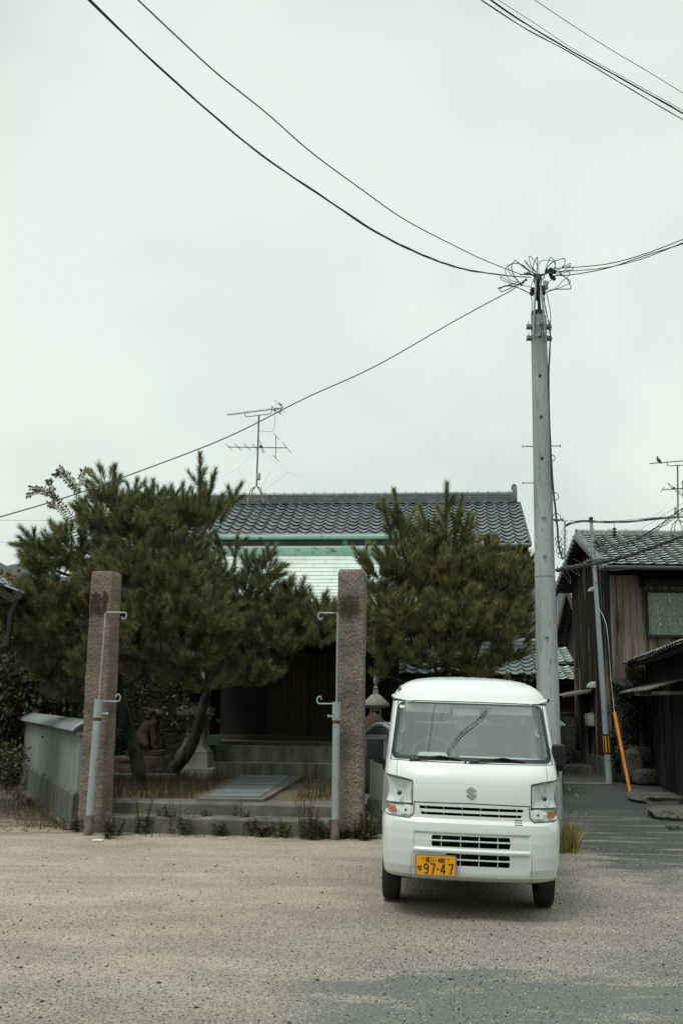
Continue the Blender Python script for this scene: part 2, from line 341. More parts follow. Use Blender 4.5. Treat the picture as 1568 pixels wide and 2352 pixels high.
    m2=M('MULTIPLY',mr(M('ADD',X,mr(med,.3,.7,-.3,.3)),2.55,3.1),mr(M('ADD',Y,mr(med,.3,.7,-1.0,1.0)),9.6,12.2))
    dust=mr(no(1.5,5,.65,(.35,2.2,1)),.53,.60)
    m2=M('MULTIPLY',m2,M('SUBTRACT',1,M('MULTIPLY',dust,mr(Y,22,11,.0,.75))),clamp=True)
    mk=M('MAXIMUM',m1,m2)
    mk=M('ADD',M('MULTIPLY',mk,1.5),M('MULTIPLY',M('SUBTRACT',M('ADD',M('MULTIPLY',vs.outputs[2],.5),M('MULTIPLY',fine,.5)),.62),2.2),clamp=True)
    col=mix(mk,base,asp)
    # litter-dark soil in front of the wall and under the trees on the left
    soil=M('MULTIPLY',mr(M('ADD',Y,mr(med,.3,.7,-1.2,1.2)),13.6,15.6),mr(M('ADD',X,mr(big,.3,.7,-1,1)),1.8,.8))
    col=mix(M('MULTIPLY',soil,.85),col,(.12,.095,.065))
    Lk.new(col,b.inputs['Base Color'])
    bn=N.new('ShaderNodeBump'); bn.inputs['Strength'].default_value=.8; bn.inputs['Distance'].default_value=.012
    h=M('ADD',M('MULTIPLY',vor.outputs['Distance'],1.2),M('ADD',M('MULTIPLY',fine,1.2),M('MULTIPLY',med,2.5)))
    Lk.new(h,bn.inputs['Height']); Lk.new(bn.outputs[0],b.inputs['Normal'])
    return m
GM=ground_mat()
xs=sorted(set([-900,-400,-200,-100,-60,-40,-30,-20]+[round(-14+.5*i,2) for i in range(57)]+[20,30,40,60,100,200,400,900]))
ys=sorted(set([-300,-100,-40,-20,-10,-4]+[round(0+.5*i,2) for i in range(61)]+[34,40,50,70,100,160,250,400,700,1200]))
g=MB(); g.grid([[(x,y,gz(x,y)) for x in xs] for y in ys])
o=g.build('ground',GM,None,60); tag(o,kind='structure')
# alley road, its own sheet 4 mm up
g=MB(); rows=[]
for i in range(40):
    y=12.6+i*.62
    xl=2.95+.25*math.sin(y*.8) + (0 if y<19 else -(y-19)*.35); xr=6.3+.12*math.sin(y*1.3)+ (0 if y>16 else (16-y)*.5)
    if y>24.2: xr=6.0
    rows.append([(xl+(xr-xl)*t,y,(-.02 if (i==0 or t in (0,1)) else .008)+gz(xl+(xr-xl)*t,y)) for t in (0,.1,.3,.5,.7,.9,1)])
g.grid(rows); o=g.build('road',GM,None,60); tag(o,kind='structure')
g=MB(); g.grid([[(3.2+x*.5,22.9+y*.22+.02*math.sin(x),.022) for x in range(6)] for y in range(2)])
g.box((2.4,22.6,-.02),(5.75,23.05,.035)); o=g.build('drain_kerb',M_STEPC); tag(o,kind='structure')
# ------------------------------------------------------------------ frame of the shrine precinct
FA=rad(5.4); PR=Vector((.17,13.72,0)); MF=Matrix.Translation(PR)@Matrix.Rotation(-FA,4,'Z')
UX=Vector((math.cos(FA),-math.sin(FA),0)); UY=Vector((math.sin(FA),math.cos(FA),0))
def L(u,v,z=0): return PR+UX*u+UY*v+Vector((0,0,z))
def atv(px,py,v):     # local (u,v,z) of a pixel on plane v
    p=onplane(px,py,L(0,v,0),UY); d=p-PR; return Vector((d.dot(UX),v,p.z))
CZ=.345
z1=.195
# steps
t=thing('stone_steps','two broad worn concrete steps with pale nosings between the stone gate pillars','steps',M=MF)
for i,(v0,v1,za,zb) in enumerate(((-.13,.62,0,z1),(.27,.75,z1,CZ))):
    m=MB()
    n=24; rows=[]
    x0,x1=-3.16,-.19
    def pr(x,k): return .006*mnoise.noise(Vector((x*3,k*2.1,i)))
    prof=[(v0,za-.05),(v0,zb-.02),(v0+.018,zb),(v1,zb+.001),(v1,za-.05)]
    m.grid([[(x0+(x1-x0)*j/n,p[0]+pr(j,k),p[1]+pr(j,k+9)) for j in range(n+1)] for k,p in enumerate(prof)][::-1])
    for x,s in((x0,1),(x1,-1)): m.poly([(x,p[0],p[1]) for p in prof][::s])
    m.build('step',M_STEPC,t,30)
# courtyard ground
g=MB(); rows=[]
for j in range(17):
    v=.62+j*.4; a=-3.42-.5*(v-.6); b=.30+.44*(v-.6)
    rows.append([tuple(L(a+(b-a)*i/28,v,CZ-.012+(.02*mnoise.noise(Vector((i*.7,j*.7,0))) if j>1 else 0))) for i in range(29)])
g.grid(rows)
g.poly([L(-3.42,.62,0),L(-3.0,.62,0),L(-3.0,.62,CZ-.012),L(-3.42,.62,CZ-.012)]); g.poly([L(-.3,.62,0),L(.3,.62,0),L(.3,.62,CZ-.012),L(-.3,.62,CZ-.012)])
o=g.build('courtyard_ground',M_SOIL,None,60); tag(o,kind='structure')
# approach path
PZ=CZ+.035
c=[onz(452,1834,PZ),onz(606,1836,PZ),onz(729,1764,PZ),onz(586,1763,PZ)]
g=MB(); 
def lerp(a,b,t): return a+(b-a)*t
top=[c[0],c[1],c[2],c[3]]; bot=[p-Vector((0,0,.12)) for p in top]
g.add(top+bot,[(0,1,2,3),(0,4,5,1),(1,5,6,2),(2,6,7,3),(3,7,4,0)])
pth=g.build('path',M_STEPC); tag(pth,kind='structure')
il=[lerp(c[0],c[1],.10),lerp(c[0],c[1],.90),lerp(c[3],c[2],.82),lerp(c[3],c[2],.22)]
il=[onz(474,1831,PZ),onz(596,1832,PZ),onz(693,1765,PZ),onz(600,1765,PZ)]
for i in range(9):
    a0,a1=(i+.04)/9,(i+.93)/9; g=MB(); e=Vector((0,0,.012)); j=.012*math.sin(i*2.3)
    q=[lerp(il[0],il[3],a0),lerp(il[1],il[2],a0),lerp(il[1],il[2],a1),lerp(il[0],il[3],a1)]
    q=[p+Vector((j,0,0)) for p in q]
    g.add([p+e for p in q]+[p-e for p in q],[(0,1,2,3),(0,4,5,1),(1,5,6,2),(2,6,7,3),(3,7,4,0)])
    o=g.build('granite_slab',pm('blue_grey_granite_slab',(.15,.165,.163),(.115,.13,.13),scale=8,rough=.85,c3=(.3,.31,.3),c3s=90,c3t=.6,bump=.3,bscale=60),pth)
# ------------------------------------------------------------------ stone pillars
def pillar(name,label,base,rz,w,d,h,lean,mat,seed,taper=.0,topround=.06):
    t=thing(name,label,'stone pillar',base,rz,'carved stone gate pillars')
    m=MB(); nz=120; per=[]
    ns=9
    for (ax,ay,bx,by) in ((-1,-1,1,-1),(1,-1,1,1),(1,1,-1,1),(-1,1,-1,-1)):
        for k in range(ns): 
            s=k/ns; per.append((ax+(bx-ax)*s,ay+(by-ay)*s))
    rows=[]
    for i in range(nz+1):
        z=h*i/nz; row=[]
        for (x,y) in per:
            f=1+taper*(1-z/h)
            if z>h-topround: f*=1-.10*((z-h+topround)/topround)**2
            r=max(abs(x),abs(y)); cx=min(abs(x),abs(y))
            ch=.94 if cx>.93 else 1
            edge=smooth(.60,.72,cx)
            px_,py_=x*w/2*f*ch,y*d/2*f*ch
            nv=mnoise.noise(Vector((px_*9+seed,py_*9,z*4)))*.014+mnoise.noise(Vector((px_*24+seed,py_*24,z*20)))*.011
            nv*= (1-.65*edge); nv-=.012*(1-edge)*(1 if z<h-.35 else 0)
            nv+=mnoise.noise(Vector((seed*3,z*1.3,x)))*.008
            k=1+nv/(w/2)
            row.append((px_*k+lean[0]*z/h,py_*k+lean[1]*z/h,z-.05))
        rows.append(row+[row[0]])
    m.grid([[r for r in row] for row in rows][::-1][::-1])
    top=rows[-1][:-1]; m.poly(top)
    m.build('shaft',mat,t,40)
    return t
def carved(t,ch,cx,cz,size,yfront,mat,off,sx=1.):
    vs,fs=text_geo(ch,size,off,.004)
    m=MB(); m.add(vs,fs,0,Matrix.Translation((cx,yfront,cz))@Matrix.Diagonal((sx,1,1,1))@Matrix.Rotation(rad(90),4,'X'))
    o=m.build('carved_character',mat,t); return o
tr=pillar('stone_pillar','tall grey brown stone pillar with one lightly carved character, between the white pipe and the van',L(-.02,0,0),-FA,.352,.34,3.43,(.0,.01),M_GRANITE2,3)
carved(tr,'奉',-.02,2.86,.30,-.186,pm('groove_shade',(.04,.034,.028),rough=1),.0,1.1)  # strokes laid on the face, their dark colour stands in for groove shade
pl=thing; 
bl=onz(216,1913,0)
tl=pillar('stone_pillar','tall brown stone pillar with a dark carved character, left of the steps by the white wall',(bl.x-.035,bl.y+.19,0),-FA-rad(7),.315,.33,3.40,(-.015,.0),M_GRANITE,8,taper=.05)
carved(tl,'献',-.02,2.89,.345,-.176,pm('black_letter_paint',(.03,.026,.022),rough=.9),.0,.82)
# ------------------------------------------------------------------ banner pole stands
def hook_arm(pts,r): 
    m=MB(); m.tube(pts,r,8); return m
def banner(name,label,base,colz,topz,r,side,lean,armtop,armlow,bolt,seed):
    t=thing('banner_pole_stand',label,'pole stand',base,0,'white banner pole stands')
    def P(x,z,y=0): return Vector((x+lean*z,y,z))
    m=MB(); m.tube([P(0,-.05),P(0,.24)],r*1.12,16); m.build('sleeve',pm('rusty_grey_sleeve',(.2,.19,.17),(.12,.09,.06),scale=9,rough=.9,c3=(.16,.06,.025),c3s=14,c3t=.58),t,40)
    m=MB(); m.tube([P(0,.24),P(0,colz-.06)],r,18); m.build('pipe',M_PIPE,t,40)
    m=MB(); m.tube([P(0,colz-.06),P(0,colz-.02)],r*1.03,18); m.build('rust_band',M_RUST,t,40)
    m=MB(); m.tube([P(0,colz-.02),P(0,colz+.21)],r*1.13,18); co=m.build('collar',M_PIPE,t,40)
    m=MB(); m.tube([P(side*r,colz+.03),P(side*bolt,colz+.03)],.011,8); m.tube([P(side*(bolt-.006),colz+.03),P(side*(bolt+.012),colz+.03)],.022,6); m.build('clamp_bolt',M_PIPE,co,40)
    m=MB(); zz=colz+.185
    a=armlow; pts=[P(side*r,zz),P(side*(a-.03),zz),P(side*(a-.008),zz+.008),P(side*a,zz+.03),P(side*a,zz+.06),P(side*(a-.015),zz+.085),P(side*(a-.04),zz+.088),P(side*(a-.055),zz+.07),P(side*(a-.052),zz+.05)]
    m.tube(pts,.0100,8); m.build('lower_hook_arm',M_PIPE,t,40)
    m=MB(); a=armtop; z0=topz
    pts=[P(0,colz+.2),P(0,z0-.03),P(side*.008,z0-.008),P(side*.03,z0),P(side*(a-.03),z0-.002),P(side*(a-.006),z0-.012),P(side*a,z0-.04),P(side*(a-.005),z0-.07),P(side*(a-.03),z0-.088),P(side*(a-.055),z0-.075),P(side*(a-.055),z0-.055)]
    m.tube(pts,.0108,8); m.build('upper_hook_rod',M_PIPE,t,40)
    return t
b1=onz(769,1928,0)
banner('b','white banner pole pipe with hooks pointing left, beside the grey brown stone pillar',(b1.x,b1.y,0),1.46,at(770,1408,b1.y).z,.047,-1,.0,.25,.245,.1,1)
b2=onz(203,1918,0)
banner('b','leaning white banner pole pipe with hooks pointing right, in front of the left stone pillar',(b2.x,b2.y,0),1.46,at(770,1412,b2.y).z,.05,1,.028,.27,.27,.12,2)
# ------------------------------------------------------------------ boundary walls
def bwall(label,a,b,h,flip,dz=0):
    a=Vector(a);b=Vector(b); d=b-a; Ln=d.length; ang=math.atan2(d.y,d.x)
    M=Matrix.Translation(a)@Matrix.Rotation(ang,4,'Z')
    t=thing('boundary_wall',label,'wall',M=M,group='plastered walls with tiled copings')
    th=.11
    m=MB(); m.box((0,-th,.43),(Ln,th,h-.12),bev=0); m.build('plaster_panel',M_PLASTER,t)
    m=MB(); 
    for s in(-1,1):
        rows=[]
        for k,(yy,zz) in enumerate(((th+.045,-.1),(th+.035,.41),(th+.0,.46))):
            rows.append([(Ln*i/24,s*(yy+.008*mnoise.noise(Vector((i*.4,k,s)))),zz) for i in range(25)])
        m.grid(rows if s>0 else rows[::-1])
    m.box((0,-th-.03,-.1),(.02,th+.03,.43)); m.box((Ln-.02,-th-.03,-.1),(Ln,th+.03,.43)); m.build('cement_base',M_CEMENT,t,30)
    m=MB(); m.box((-.02,-th-.04,h-.12),(Ln+.02,th+.04,h-.075),0); m.build('coping_course',pm('coping_cement',(.2,.19,.175),(.15,.145,.135),scale=4,rough=.9),t)
    # tiled cap: arched barrel tiles over both sides
    m=MB(); n=int(Ln/.15)
    for i in range(n):
        x=Ln*(i+.5)/n
        pts=[(x,yy,h-.07+.12*(1-(abs(yy)/.21)**1.8)) for yy in (-.21,-.17,-.12,-.06,0,.06,.12,.17,.21)]
        m.tube(pts,.038,8)
    pts=[(0,0)]; m.prism([(-.19,h-.073),(.19,h-.073),(.13,h-.035),(.06,h+.005),(-.06,h+.005),(-.13,h-.035)],'x',0,Ln,1)
    m.build('tile_coping',[pm('coping_barrel_tile',(.17,.19,.195),(.11,.125,.13),scale=5,rough=.35,spec=.8),pm('coping_bed',(.025,.028,.03),rough=.9)],t,50)
    return t
bwall('white plastered boundary wall with stained cement base, left of the brown stone pillar',(-3.36,14.35,0),(-6.12,21.2,0),1.31,1)
bwall('pale boundary wall with tiled coping half hidden behind the van and right pillar',(.50,14.0,0),(4.1,20.3,0),1.33,1)
# ------------------------------------------------------------------ tiled roofs
def tiles(mb,O,U,S,N_,W,Ls,p=.265,c=.24,amp=.022,m=0,lift=.032,ns=8,rev=False):
    """wavy clay tiles laid in stepped courses: O eave corner, U along the eave, S up the slope"""
    O=Vector(O);U=Vector(U).normalized();S=Vector(S).normalized();Nn=Vector(N_).normalized()
    nc=max(1,round(W/p)); p=W/nc; nr=max(1,round(Ls/c)); c=Ls/nr
    def h(t):
        t=t%1
        if t<.68: return -amp*math.sin(math.pi*t/.68)*.9
        return amp*math.sin(math.pi*(t-.68)/.32)*1.15
    xs=[i/ns*p for i in range(nc*ns+1)]
    hs=[h(x/p) for x in xs]
    for k in range(nr):
        s0=k*c-.02; s1=(k+1)*c+.01
        jt=[.004*random.uniform(-1,1) for _ in range(nc+1)]
        a=[];b=[];d=[];e_=[]
        for x,hh in zip(xs,hs):
            j=jt[min(nc,int(x/p+1e-6))]
            q=O+U*x
            a.append(q+S*s0+Nn*(hh+lift+j)); b.append(q+S*s1+Nn*(hh+.004)); e_.append(q+S*(s0+.002)+Nn*(hh+lift+j-.014)); d.append(q+S*(s0+.07)+Nn*(hh+lift-.05-.3*lift))
        rows=[d,a,b]
        # crisp butt: separate vertices for the riser
        mb.grid([d,e_],m); mb.grid([e_,a],m); mb.grid([a,b],m)
def ridge(t,O,U,W,hgt,wd,step,mat,rnd=.09,name='ridge',knob=True):
    U=Vector(U).normalized();O=Vector(O); V=Vector((-U.y,U.x,0))
    M=Matrix((( U.x,V.x,0,O.x),(U.y,V.y,0,O.y),(U.z,V.z,1,O.z),(0,0,0,1)))
    m=MB(); nl=max(1,int(hgt/.055))
    for i in range(nl):
        k=wd/2*(1-.10*i/nl); z0=hgt*i/nl
        m.box((0,-k,z0),(W,k,z0+hgt/nl*.72),0,M); m.box((.01,-k+.02,z0+hgt/nl*.72),(W-.01,k-.02,z0+hgt/nl),0,M)
    pts=[(rnd*math.cos(a),hgt-.01+rnd*.8*math.sin(a)) for a in [math.pi*i/10 for i in range(11)]]
    m.prism(pts,'x',0,W,0,M)
    if knob:
        for i in range(int(W/step)+1):
            x=min(W-.03,i*step); pts2=[(y*1.22,hgt-.02+(z-hgt+.02)*1.25) for y,z in pts]; m.prism(pts2,'x',x,x+.045,0,M)
    return m.build(name,mat,t,35)
def wbox(t,name,lo,hi,mat,bev=0):
    m=MB(); m.box(lo,hi,0,None,bev); return m.build(name,mat,t,35 if bev else None)
def boards(t,name,O,U,Up,Nn,W,H,bw,mat,dep=.012,batten=True,jit=.004,seed=1,top=None):
    """vertical boards standing on a wall plane"""
    rd=random.Random(seed); m=MB(); O=Vector(O);U=Vector(U);Up=Vector(Up);Nn=Vector(Nn); n=int(W/bw); 
    for i in range(n):
        a=i*W/n+.005;b=(i+1)*W/n-.005; d=dep+rd.uniform(-jit,jit)+ (dep*.8 if (batten and i%2) else 0)
        def hh(x): return H if top is None else top(x)
        ps=[(a,0),(b,0),(b,hh(b)),(a,hh(a))]
        m.add([O+U*x+Up*z+Nn*d for x,z in ps]+[O+U*x+Up*z-Nn*.01 for x,z in ps],[(0,1,2,3),(1,5,6,2),(0,3,7,4),(2,6,7,3),(0,4,5,1)])
    return m.build(name,mat,t)
# ---- front hall with the copper roof (local frame of the precinct)
t=thing('worship_hall','dark timber shrine hall under a pale green copper roof, behind the pines','shrine hall',M=MF@Matrix.Translation((-.6,5,0)))
HX=MF@Matrix.Translation((-.6,5,0)); HI=Vector((-.6,5,0))
def hl(px,py,v): return atv(px,py,v)-HI
zA=atv(620,1753,5.0).z; zB=atv(620,1714,5.35).z; zC=atv(620,1704,5.7).z
ul,ur=hl(440,1700,5).x,hl(965,1700,5).x
m=MB(); m.box((ul+.3,0,.3),(ur+.3,.4,zA)); m.box((ul+.35,.35,.3),(ur,3.6,zB)); m.box((ul+.05,.7,.4),(ur-.05,3.5,zC)); m.build('stone_plinth',M_CEMENT,t)
ev=-.75; eL=hl(437,1390,4.25);eR=hl(962,1390,4.25); rL=hl(462,1268,7.3); rR=hl(938,1268,7.3)
ze=eL.z; zr=rL.z
def crv(s): return ze+(zr-ze)*(.72*s+.28*s*s)
m=MB(); nr=15; 
for k in range(nr):
    s0,s1=k/nr,(k+1.08)/nr
    for (sa,sb,la,lb) in ((s0,s1,.017,.0),):
        A=[];B=[];D=[]
        for i in range(25):
            f=i/24; 
            xa=eL.x+(rL.x-eL.x)*sa+(eR.x-eL.x+(rR.x-rL.x-eR.x+eL.x)*sa)*f; xb=eL.x+(rL.x-eL.x)*sb+(eR.x-eL.x+(rR.x-rL.x-eR.x+eL.x)*sb)*f
            wv=.004*mnoise.noise(Vector((xa*2,k,0)))
            A.append((xa,ev+3.05*sa,crv(sa)+la+wv)); B.append((xb,ev+3.05*sb,crv(sb)+lb)); D.append((xa,ev+3.05*sa+.003,crv(sa)-.003))
        m.grid([D,A]); m.grid([A,B])
# vertical seams of the copper sheets, staggered per course
for k in range(nr):
    sa,sb=k/nr,(k+1)/nr; x=eL.x+.1+(k%3)*.22
    while x<eR.x-.1:
        m.add([(x,ev+3.05*sa-.002,crv(sa)+.021),(x+.010,ev+3.05*sa-.002,crv(sa)+.021),(x+.010,ev+3.05*sb,crv(sb)+.008),(x,ev+3.05*sb,crv(sb)+.008)],[(0,1,2,3)],1); x+=.66
rf=m.build('copper_roof',[M_COPPER,pm('pale_seam',(.30,.38,.34),rough=.6)],t,25)
m=MB() # back slope, thickness, soffit
m.add([(eL.x,ev,ze-.10),(eR.x,ev,ze-.10),(eR.x,ev,ze-.006),(eL.x,ev,ze-.006),(rL.x,ev+3.05,zr-.10),(rR.x,ev+3.05,zr-.10),(rR.x,ev+3.05,zr-.01),(rL.x,ev+3.05,zr-.01),(eL.x,ev+6.1,ze),(eR.x,ev+6.1,ze)],
 [(0,1,2,3),(4,5,1,0),(0,3,7,4),(1,5,6,2),(7,6,9,8)])
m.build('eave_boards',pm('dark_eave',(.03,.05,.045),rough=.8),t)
# copper ridge
zb0=atv(700,1271,7.3).z; zb1=atv(700,1257,7.3).z; zb2=atv(700,1241,7.3).z; zb3=atv(700,1227,7.3).z
xl=hl(490,1250,7.3).x; xr=hl(924,1250,7.3).x; y0=ev+3.05-.12
def rb(nm,a,b,d,mat,ext=0,rnd=False):
    m=MB(); m.box((xl-ext,y0-d,a),(xr+ext,y0+.5+d,b),0,None,.02 if rnd else 0); m.build(nm,mat,t,40)
rb('ridge_base',zb0-.1,zb1-.03,.10,M_COPPERD,.1,True); rb('ridge_base',zb1-.03,zb1,.06,M_COPPER,.1)
rb('ridge_band',zb1,zb2,0,M_DARKCOP); rb('ridge_cap',zb2,zb2+.07,.07,M_COPPERD,0,True); rb('ridge_cap',zb2+.07,zb2+.10,.03,M_COPPER); rb('ridge_cap',zb2+.10,zb3,.0,M_COPPERD,0,True)
for x,sg in((xl,-1),(xr,1)):
    m=MB()
    for zz,r_,dx in((zb3-.02,.10,.02),(zb3-.14,.12,.05),(zb1+.06,.11,.06),(zb1-.06,.14,.09)):
        m.tube([(x+sg*dx*.6,y0-.17,zz),(x+sg*dx*.6,y0+.65,zz)],r_,14)
    m.build('ridge_end_scroll',M_COPPER,t,40)
# body: back wall, doors, posts, beams, floor and ceiling boards
ux0,ux1=hl(478,1600,6.4).x,hl(925,1600,6.4).x
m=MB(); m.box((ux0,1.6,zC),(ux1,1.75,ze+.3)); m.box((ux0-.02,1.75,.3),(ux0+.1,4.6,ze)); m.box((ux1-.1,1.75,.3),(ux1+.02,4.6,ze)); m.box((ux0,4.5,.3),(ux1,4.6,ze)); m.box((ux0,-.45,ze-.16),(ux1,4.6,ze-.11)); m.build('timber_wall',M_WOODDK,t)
for px in (494,905):
    x=hl(px,1650,5.5).x; p_=wbox(t,'post',(x-.085,.42,zB),(x+.085,.59,ze-.15),M_WOODDK,.01)
    wbox(p_,'copper_shoe',(x-.10,.405,zB),(x+.10,.605,zB+.19),M_COPPERD,.008)
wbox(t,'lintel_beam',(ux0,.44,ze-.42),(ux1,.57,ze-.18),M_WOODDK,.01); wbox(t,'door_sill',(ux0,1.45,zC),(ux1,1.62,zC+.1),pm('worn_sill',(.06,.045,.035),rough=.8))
m=MB()
for i in range(24): m.box((ux0+(ux1-ux0)*i/24,ev+.05,ze-.17),(ux0+(ux1-ux0)*i/24+.06,1.5,ze-.10))
m.build('rafter',M_WOODDK,t)
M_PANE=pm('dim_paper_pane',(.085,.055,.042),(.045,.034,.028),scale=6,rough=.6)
dx0,dx1=hl(612,1600,6.4).x,hl(800,1600,6.4).x; dz0=zC+.1; dz1=atv(650,1500,6.4).z
nd=4
for i in range(nd):
    a=dx0+(dx1-dx0)*i/nd; b=dx0+(dx1-dx0)*(i+1)/nd; yy=1.56-.05*(i%2)
    m=MB(); m.box((a,yy-.02,dz0),(a+.06,yy+.02,dz1)); m.box((b-.06,yy-.02,dz0),(b,yy+.02,dz1)); m.box((a+.06,yy-.019,dz1-.07),(b-.06,yy+.019,dz1)); m.box((a+.06,yy-.019,dz0),(b-.06,yy+.019,dz0+.28))
    w_=(b-a-.12)
    for k in range(1,3): m.box((a+.06+w_*k/3-.01,yy-.012,dz0+.28),(a+.06+w_*k/3+.01,yy+.012,dz1-.07))
    for k in range(1,6): zz=dz0+.28+(dz1-.35-dz0)*k/6; m.box((a+.06,yy-.014,zz-.011),(b-.06,yy+.014,zz+.011))
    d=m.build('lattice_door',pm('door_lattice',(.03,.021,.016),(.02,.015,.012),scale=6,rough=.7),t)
    m=MB(); m.box((a+.06,yy+.016,dz0+.28),(b-.06,yy+.022,dz1-.07)); m.build('pane',M_PANE,d)
# ---- main hall behind, grey tiled gable roof
OFF=Vector((0,10.4,0)); t=thing('main_hall','large grey tiled gable roof building behind the copper roofed shrine hall','shrine building',M=MF@Matrix.Translation(OFF))
eE=atv(1215,1247,10.4)-OFF; rE=atv(1199,1152,13.5)-OFF; uL=-7.6
S=Vector((0,rE.y-eE.y,rE.z-eE.z)); Nn=Vector((0,-S.z,S.y)); W=eE.x-uL
m=MB(); tiles(m,(uL,eE.y,eE.z),(1,0,0),S,Nn,W,S.length,.283,.285,.034,lift=.045); m.build('tiled_roof',M_TILE,t,55)
S2=Vector((0,-S.y,S.z)); m=MB(); tiles(m,(uL,2*rE.y-eE.y,eE.z),(1,0,0),S2,Vector((0,S2.z,-S2.y)),W,S.length,.283,.285,.034,lift=.045); m.build('tiled_roof',M_TILE,t,55)
rx=atv(1178,1140,13.5).x
ridge(t,(uL,rE.y,rE.z-.04),(1,0,0),rx-uL,atv(1150,1131,13.5).z-rE.z+.0,.34,.27,M_TILE)
m=MB(); m.box((rx-.02,rE.y-.2,rE.z-.02),(rx+.09,rE.y+.2,rE.z+.36),0,None,.03); m.tube([(rx+.02,rE.y-.12,rE.z+.38),(rx+.02,rE.y+.12,rE.z+.38)],.07,10); m.build('ridge_end_tile',M_TILE,t,40)
m=MB(); m.prism([(eE.y+.02,eE.z-.04),(rE.y,rE.z-.05),(2*rE.y-eE.y,eE.z-.04),(2*rE.y-eE.y,eE.z-.16),(rE.y,rE.z-.18),(eE.y+.02,eE.z-.16)],'x',eE.x-.06,eE.x-.02); m.prism([(eE.y+.02,eE.z-.04),(rE.y,rE.z-.05),(2*rE.y-eE.y,eE.z-.04)],'x',uL+.1,uL+.15)
m.box((uL,eE.y+.02,eE.z-.1),(eE.x-.07,2*rE.y-eE.y,eE.z-.06)); m.build('verge_board',M_BLACKW,t)
# verge tiles down the right edge
m=MB(); 
for k in range(15):
    f=k/15; y=eE.y+S.y*f; z=eE.z+S.z*f; m.box((eE.x-.03,y-.02,z-.07),(eE.x+.05,y+.24,z+.06),0,Matrix.Identity(4),.015)
m.build('verge_tiles',M_TILE,t,40)
m=MB(); m.tube([(uL,eE.y-.05,eE.z-.06),(eE.x,eE.y-.05,eE.z-.06)],.055,10); m.build('gutter',pm('grey_gutter',(.13,.15,.15),rough=.5),t,40)
wx=atv(1203,1330,11.3).x
m=MB(); m.box((uL+.5,.9,0),(wx,2*rE.y-eE.y-.8,eE.z-.1)); m.build('timber_wall',M_WOODDK,t)
# lower skirt roof on the front
sE=atv(1226,1302,9.5)-OFF; sT=atv(1212,1257,11.3)-OFF; S=Vector((0,sT.y-sE.y,sT.z-sE.z)); Nn=Vector((0,-S.z,S.y))
m=MB(); tiles(m,(.9,sE.y,sE.z),(1,0,0),S,Nn,sE.x-.9,S.length,.283,.27,.034,lift=.045)
m.build('skirt_roof',M_TILE,t,55)
m=MB(); m.box((.9,sE.y+.02,sE.z-.12),(sE.x-.02,1.0,sE.z-.05)); m.prism([(sE.y+.02,sE.z-.12),(sE.y+.02,sE.z),(sT.y,sT.z),(sT.y,sE.z-.12)],'x',sE.x-.08,sE.x-.01); m.build('skirt_soffit',M_BLACKW,t)
# ---- low tiled gallery behind the van
OFF=Vector((1,6,0)); t=thing('tiled_gallery','low dark building with big grey eave tiles just above the van roof','outbuilding',M=MF@Matrix.Translation(OFF))
gE=atv(908,1546,6.0)-OFF; gT=atv(908,1487,7.3)-OFF; gR=atv(1262,1546,6.0)-OFF
S=Vector((0,gT.y-gE.y,gT.z-gE.z)); Nn=Vector((0,-S.z,S.y)); W=gR.x-gE.x
m=MB(); tiles(m,(gE.x,gE.y,gE.z),(1,0,0),S,Nn,W,S.length,.235,.19,.028); 
m.build('tiled_roof',M_TILE,t,55)
S2=Vector((0,-S.y,S.z)); m=MB(); tiles(m,(gE.x,2*gT.y-gE.y,gE.z),(1,0,0),S2,Vector((0,S2.z,-S2.y)),W,S.length,.235,.19,.028); m.build('tiled_roof',M_TILE,t,55)
for i in range(int(W/.235)):
    m=MB(); m.blob((gE.x+.235*(i+.84),gE.y-.025,gE.z+.03),(.035,.02,.035),0,8,6); m.build('eave_end_disc',M_TILE2,t,60)
ridge(t,(gE.x,gT.y,gT.z-.02),(1,0,0),W,.16,.24,.27,M_TILE,.07)
m=MB(); m.box((gE.x+.1,.35,0),(gR.x-.1,2.2,gE.z-.06)); m.box((gE.x,.05,gE.z-.12),(gR.x,2.5,gE.z-.05)); m.build('timber_wall',M_BLACKW,t)
# ------------------------------------------------------------------ wooden house on the right
HO=Vector((6.34,24.6,0)); t=thing('wooden_house','old two storey house of weathered and charred boards with grey tiled roof beside the alley','house',HO)
fe=at(1391,1296,23.9)-HO; ri=at(1322,1222,26.6)-HO; W=11.
VX=-.30; FE=Vector((VX,-.7,fe.z)); RI=Vector((VX,2.0,ri.z-.06)); S=RI-FE; Nn=Vector((0,-S.z,S.y))
m=MB(); tiles(m,FE,(1,0,0),S,Nn,W,S.length,.30,.21,.011,lift=.048); m.build('tiled_roof',M_TILE2,t,55)
S2=Vector((0,-S.y,S.z)); m=MB(); tiles(m,(VX,4.7,FE.z),(1,0,0),S2,Vector((0,S2.z,-S2.y)),W,S.length,.30,.21,.018); m.build('tiled_roof',M_TILE2,t,55)
ridge(t,(VX,2.0,RI.z-.02),(1,0,0),W,.10,.26,.42,M_TILE2,.075)
m=MB(); 
for sgn in(1,-1):
    for k in range(15):
        f=k/15; y=-.7+2.7*f if sgn>0 else 4.7-2.7*f; z=FE.z+(RI.z-FE.z)*f
        m.box((VX-.05,y-.03 if sgn>0 else y-.2,z-.09),(VX+.10,y+.2 if sgn>0 else y+.03,z+.065),0,None,.012)
m.build('verge_tiles',M_TILE2,t,40)
m=MB(); m.prism([(-.72,FE.z-.05),(2.0,RI.z-.06),(4.72,FE.z-.05),(4.72,FE.z-.2),(2.0,RI.z-.22),(-.72,FE.z-.2)],'x',VX,VX+.04)
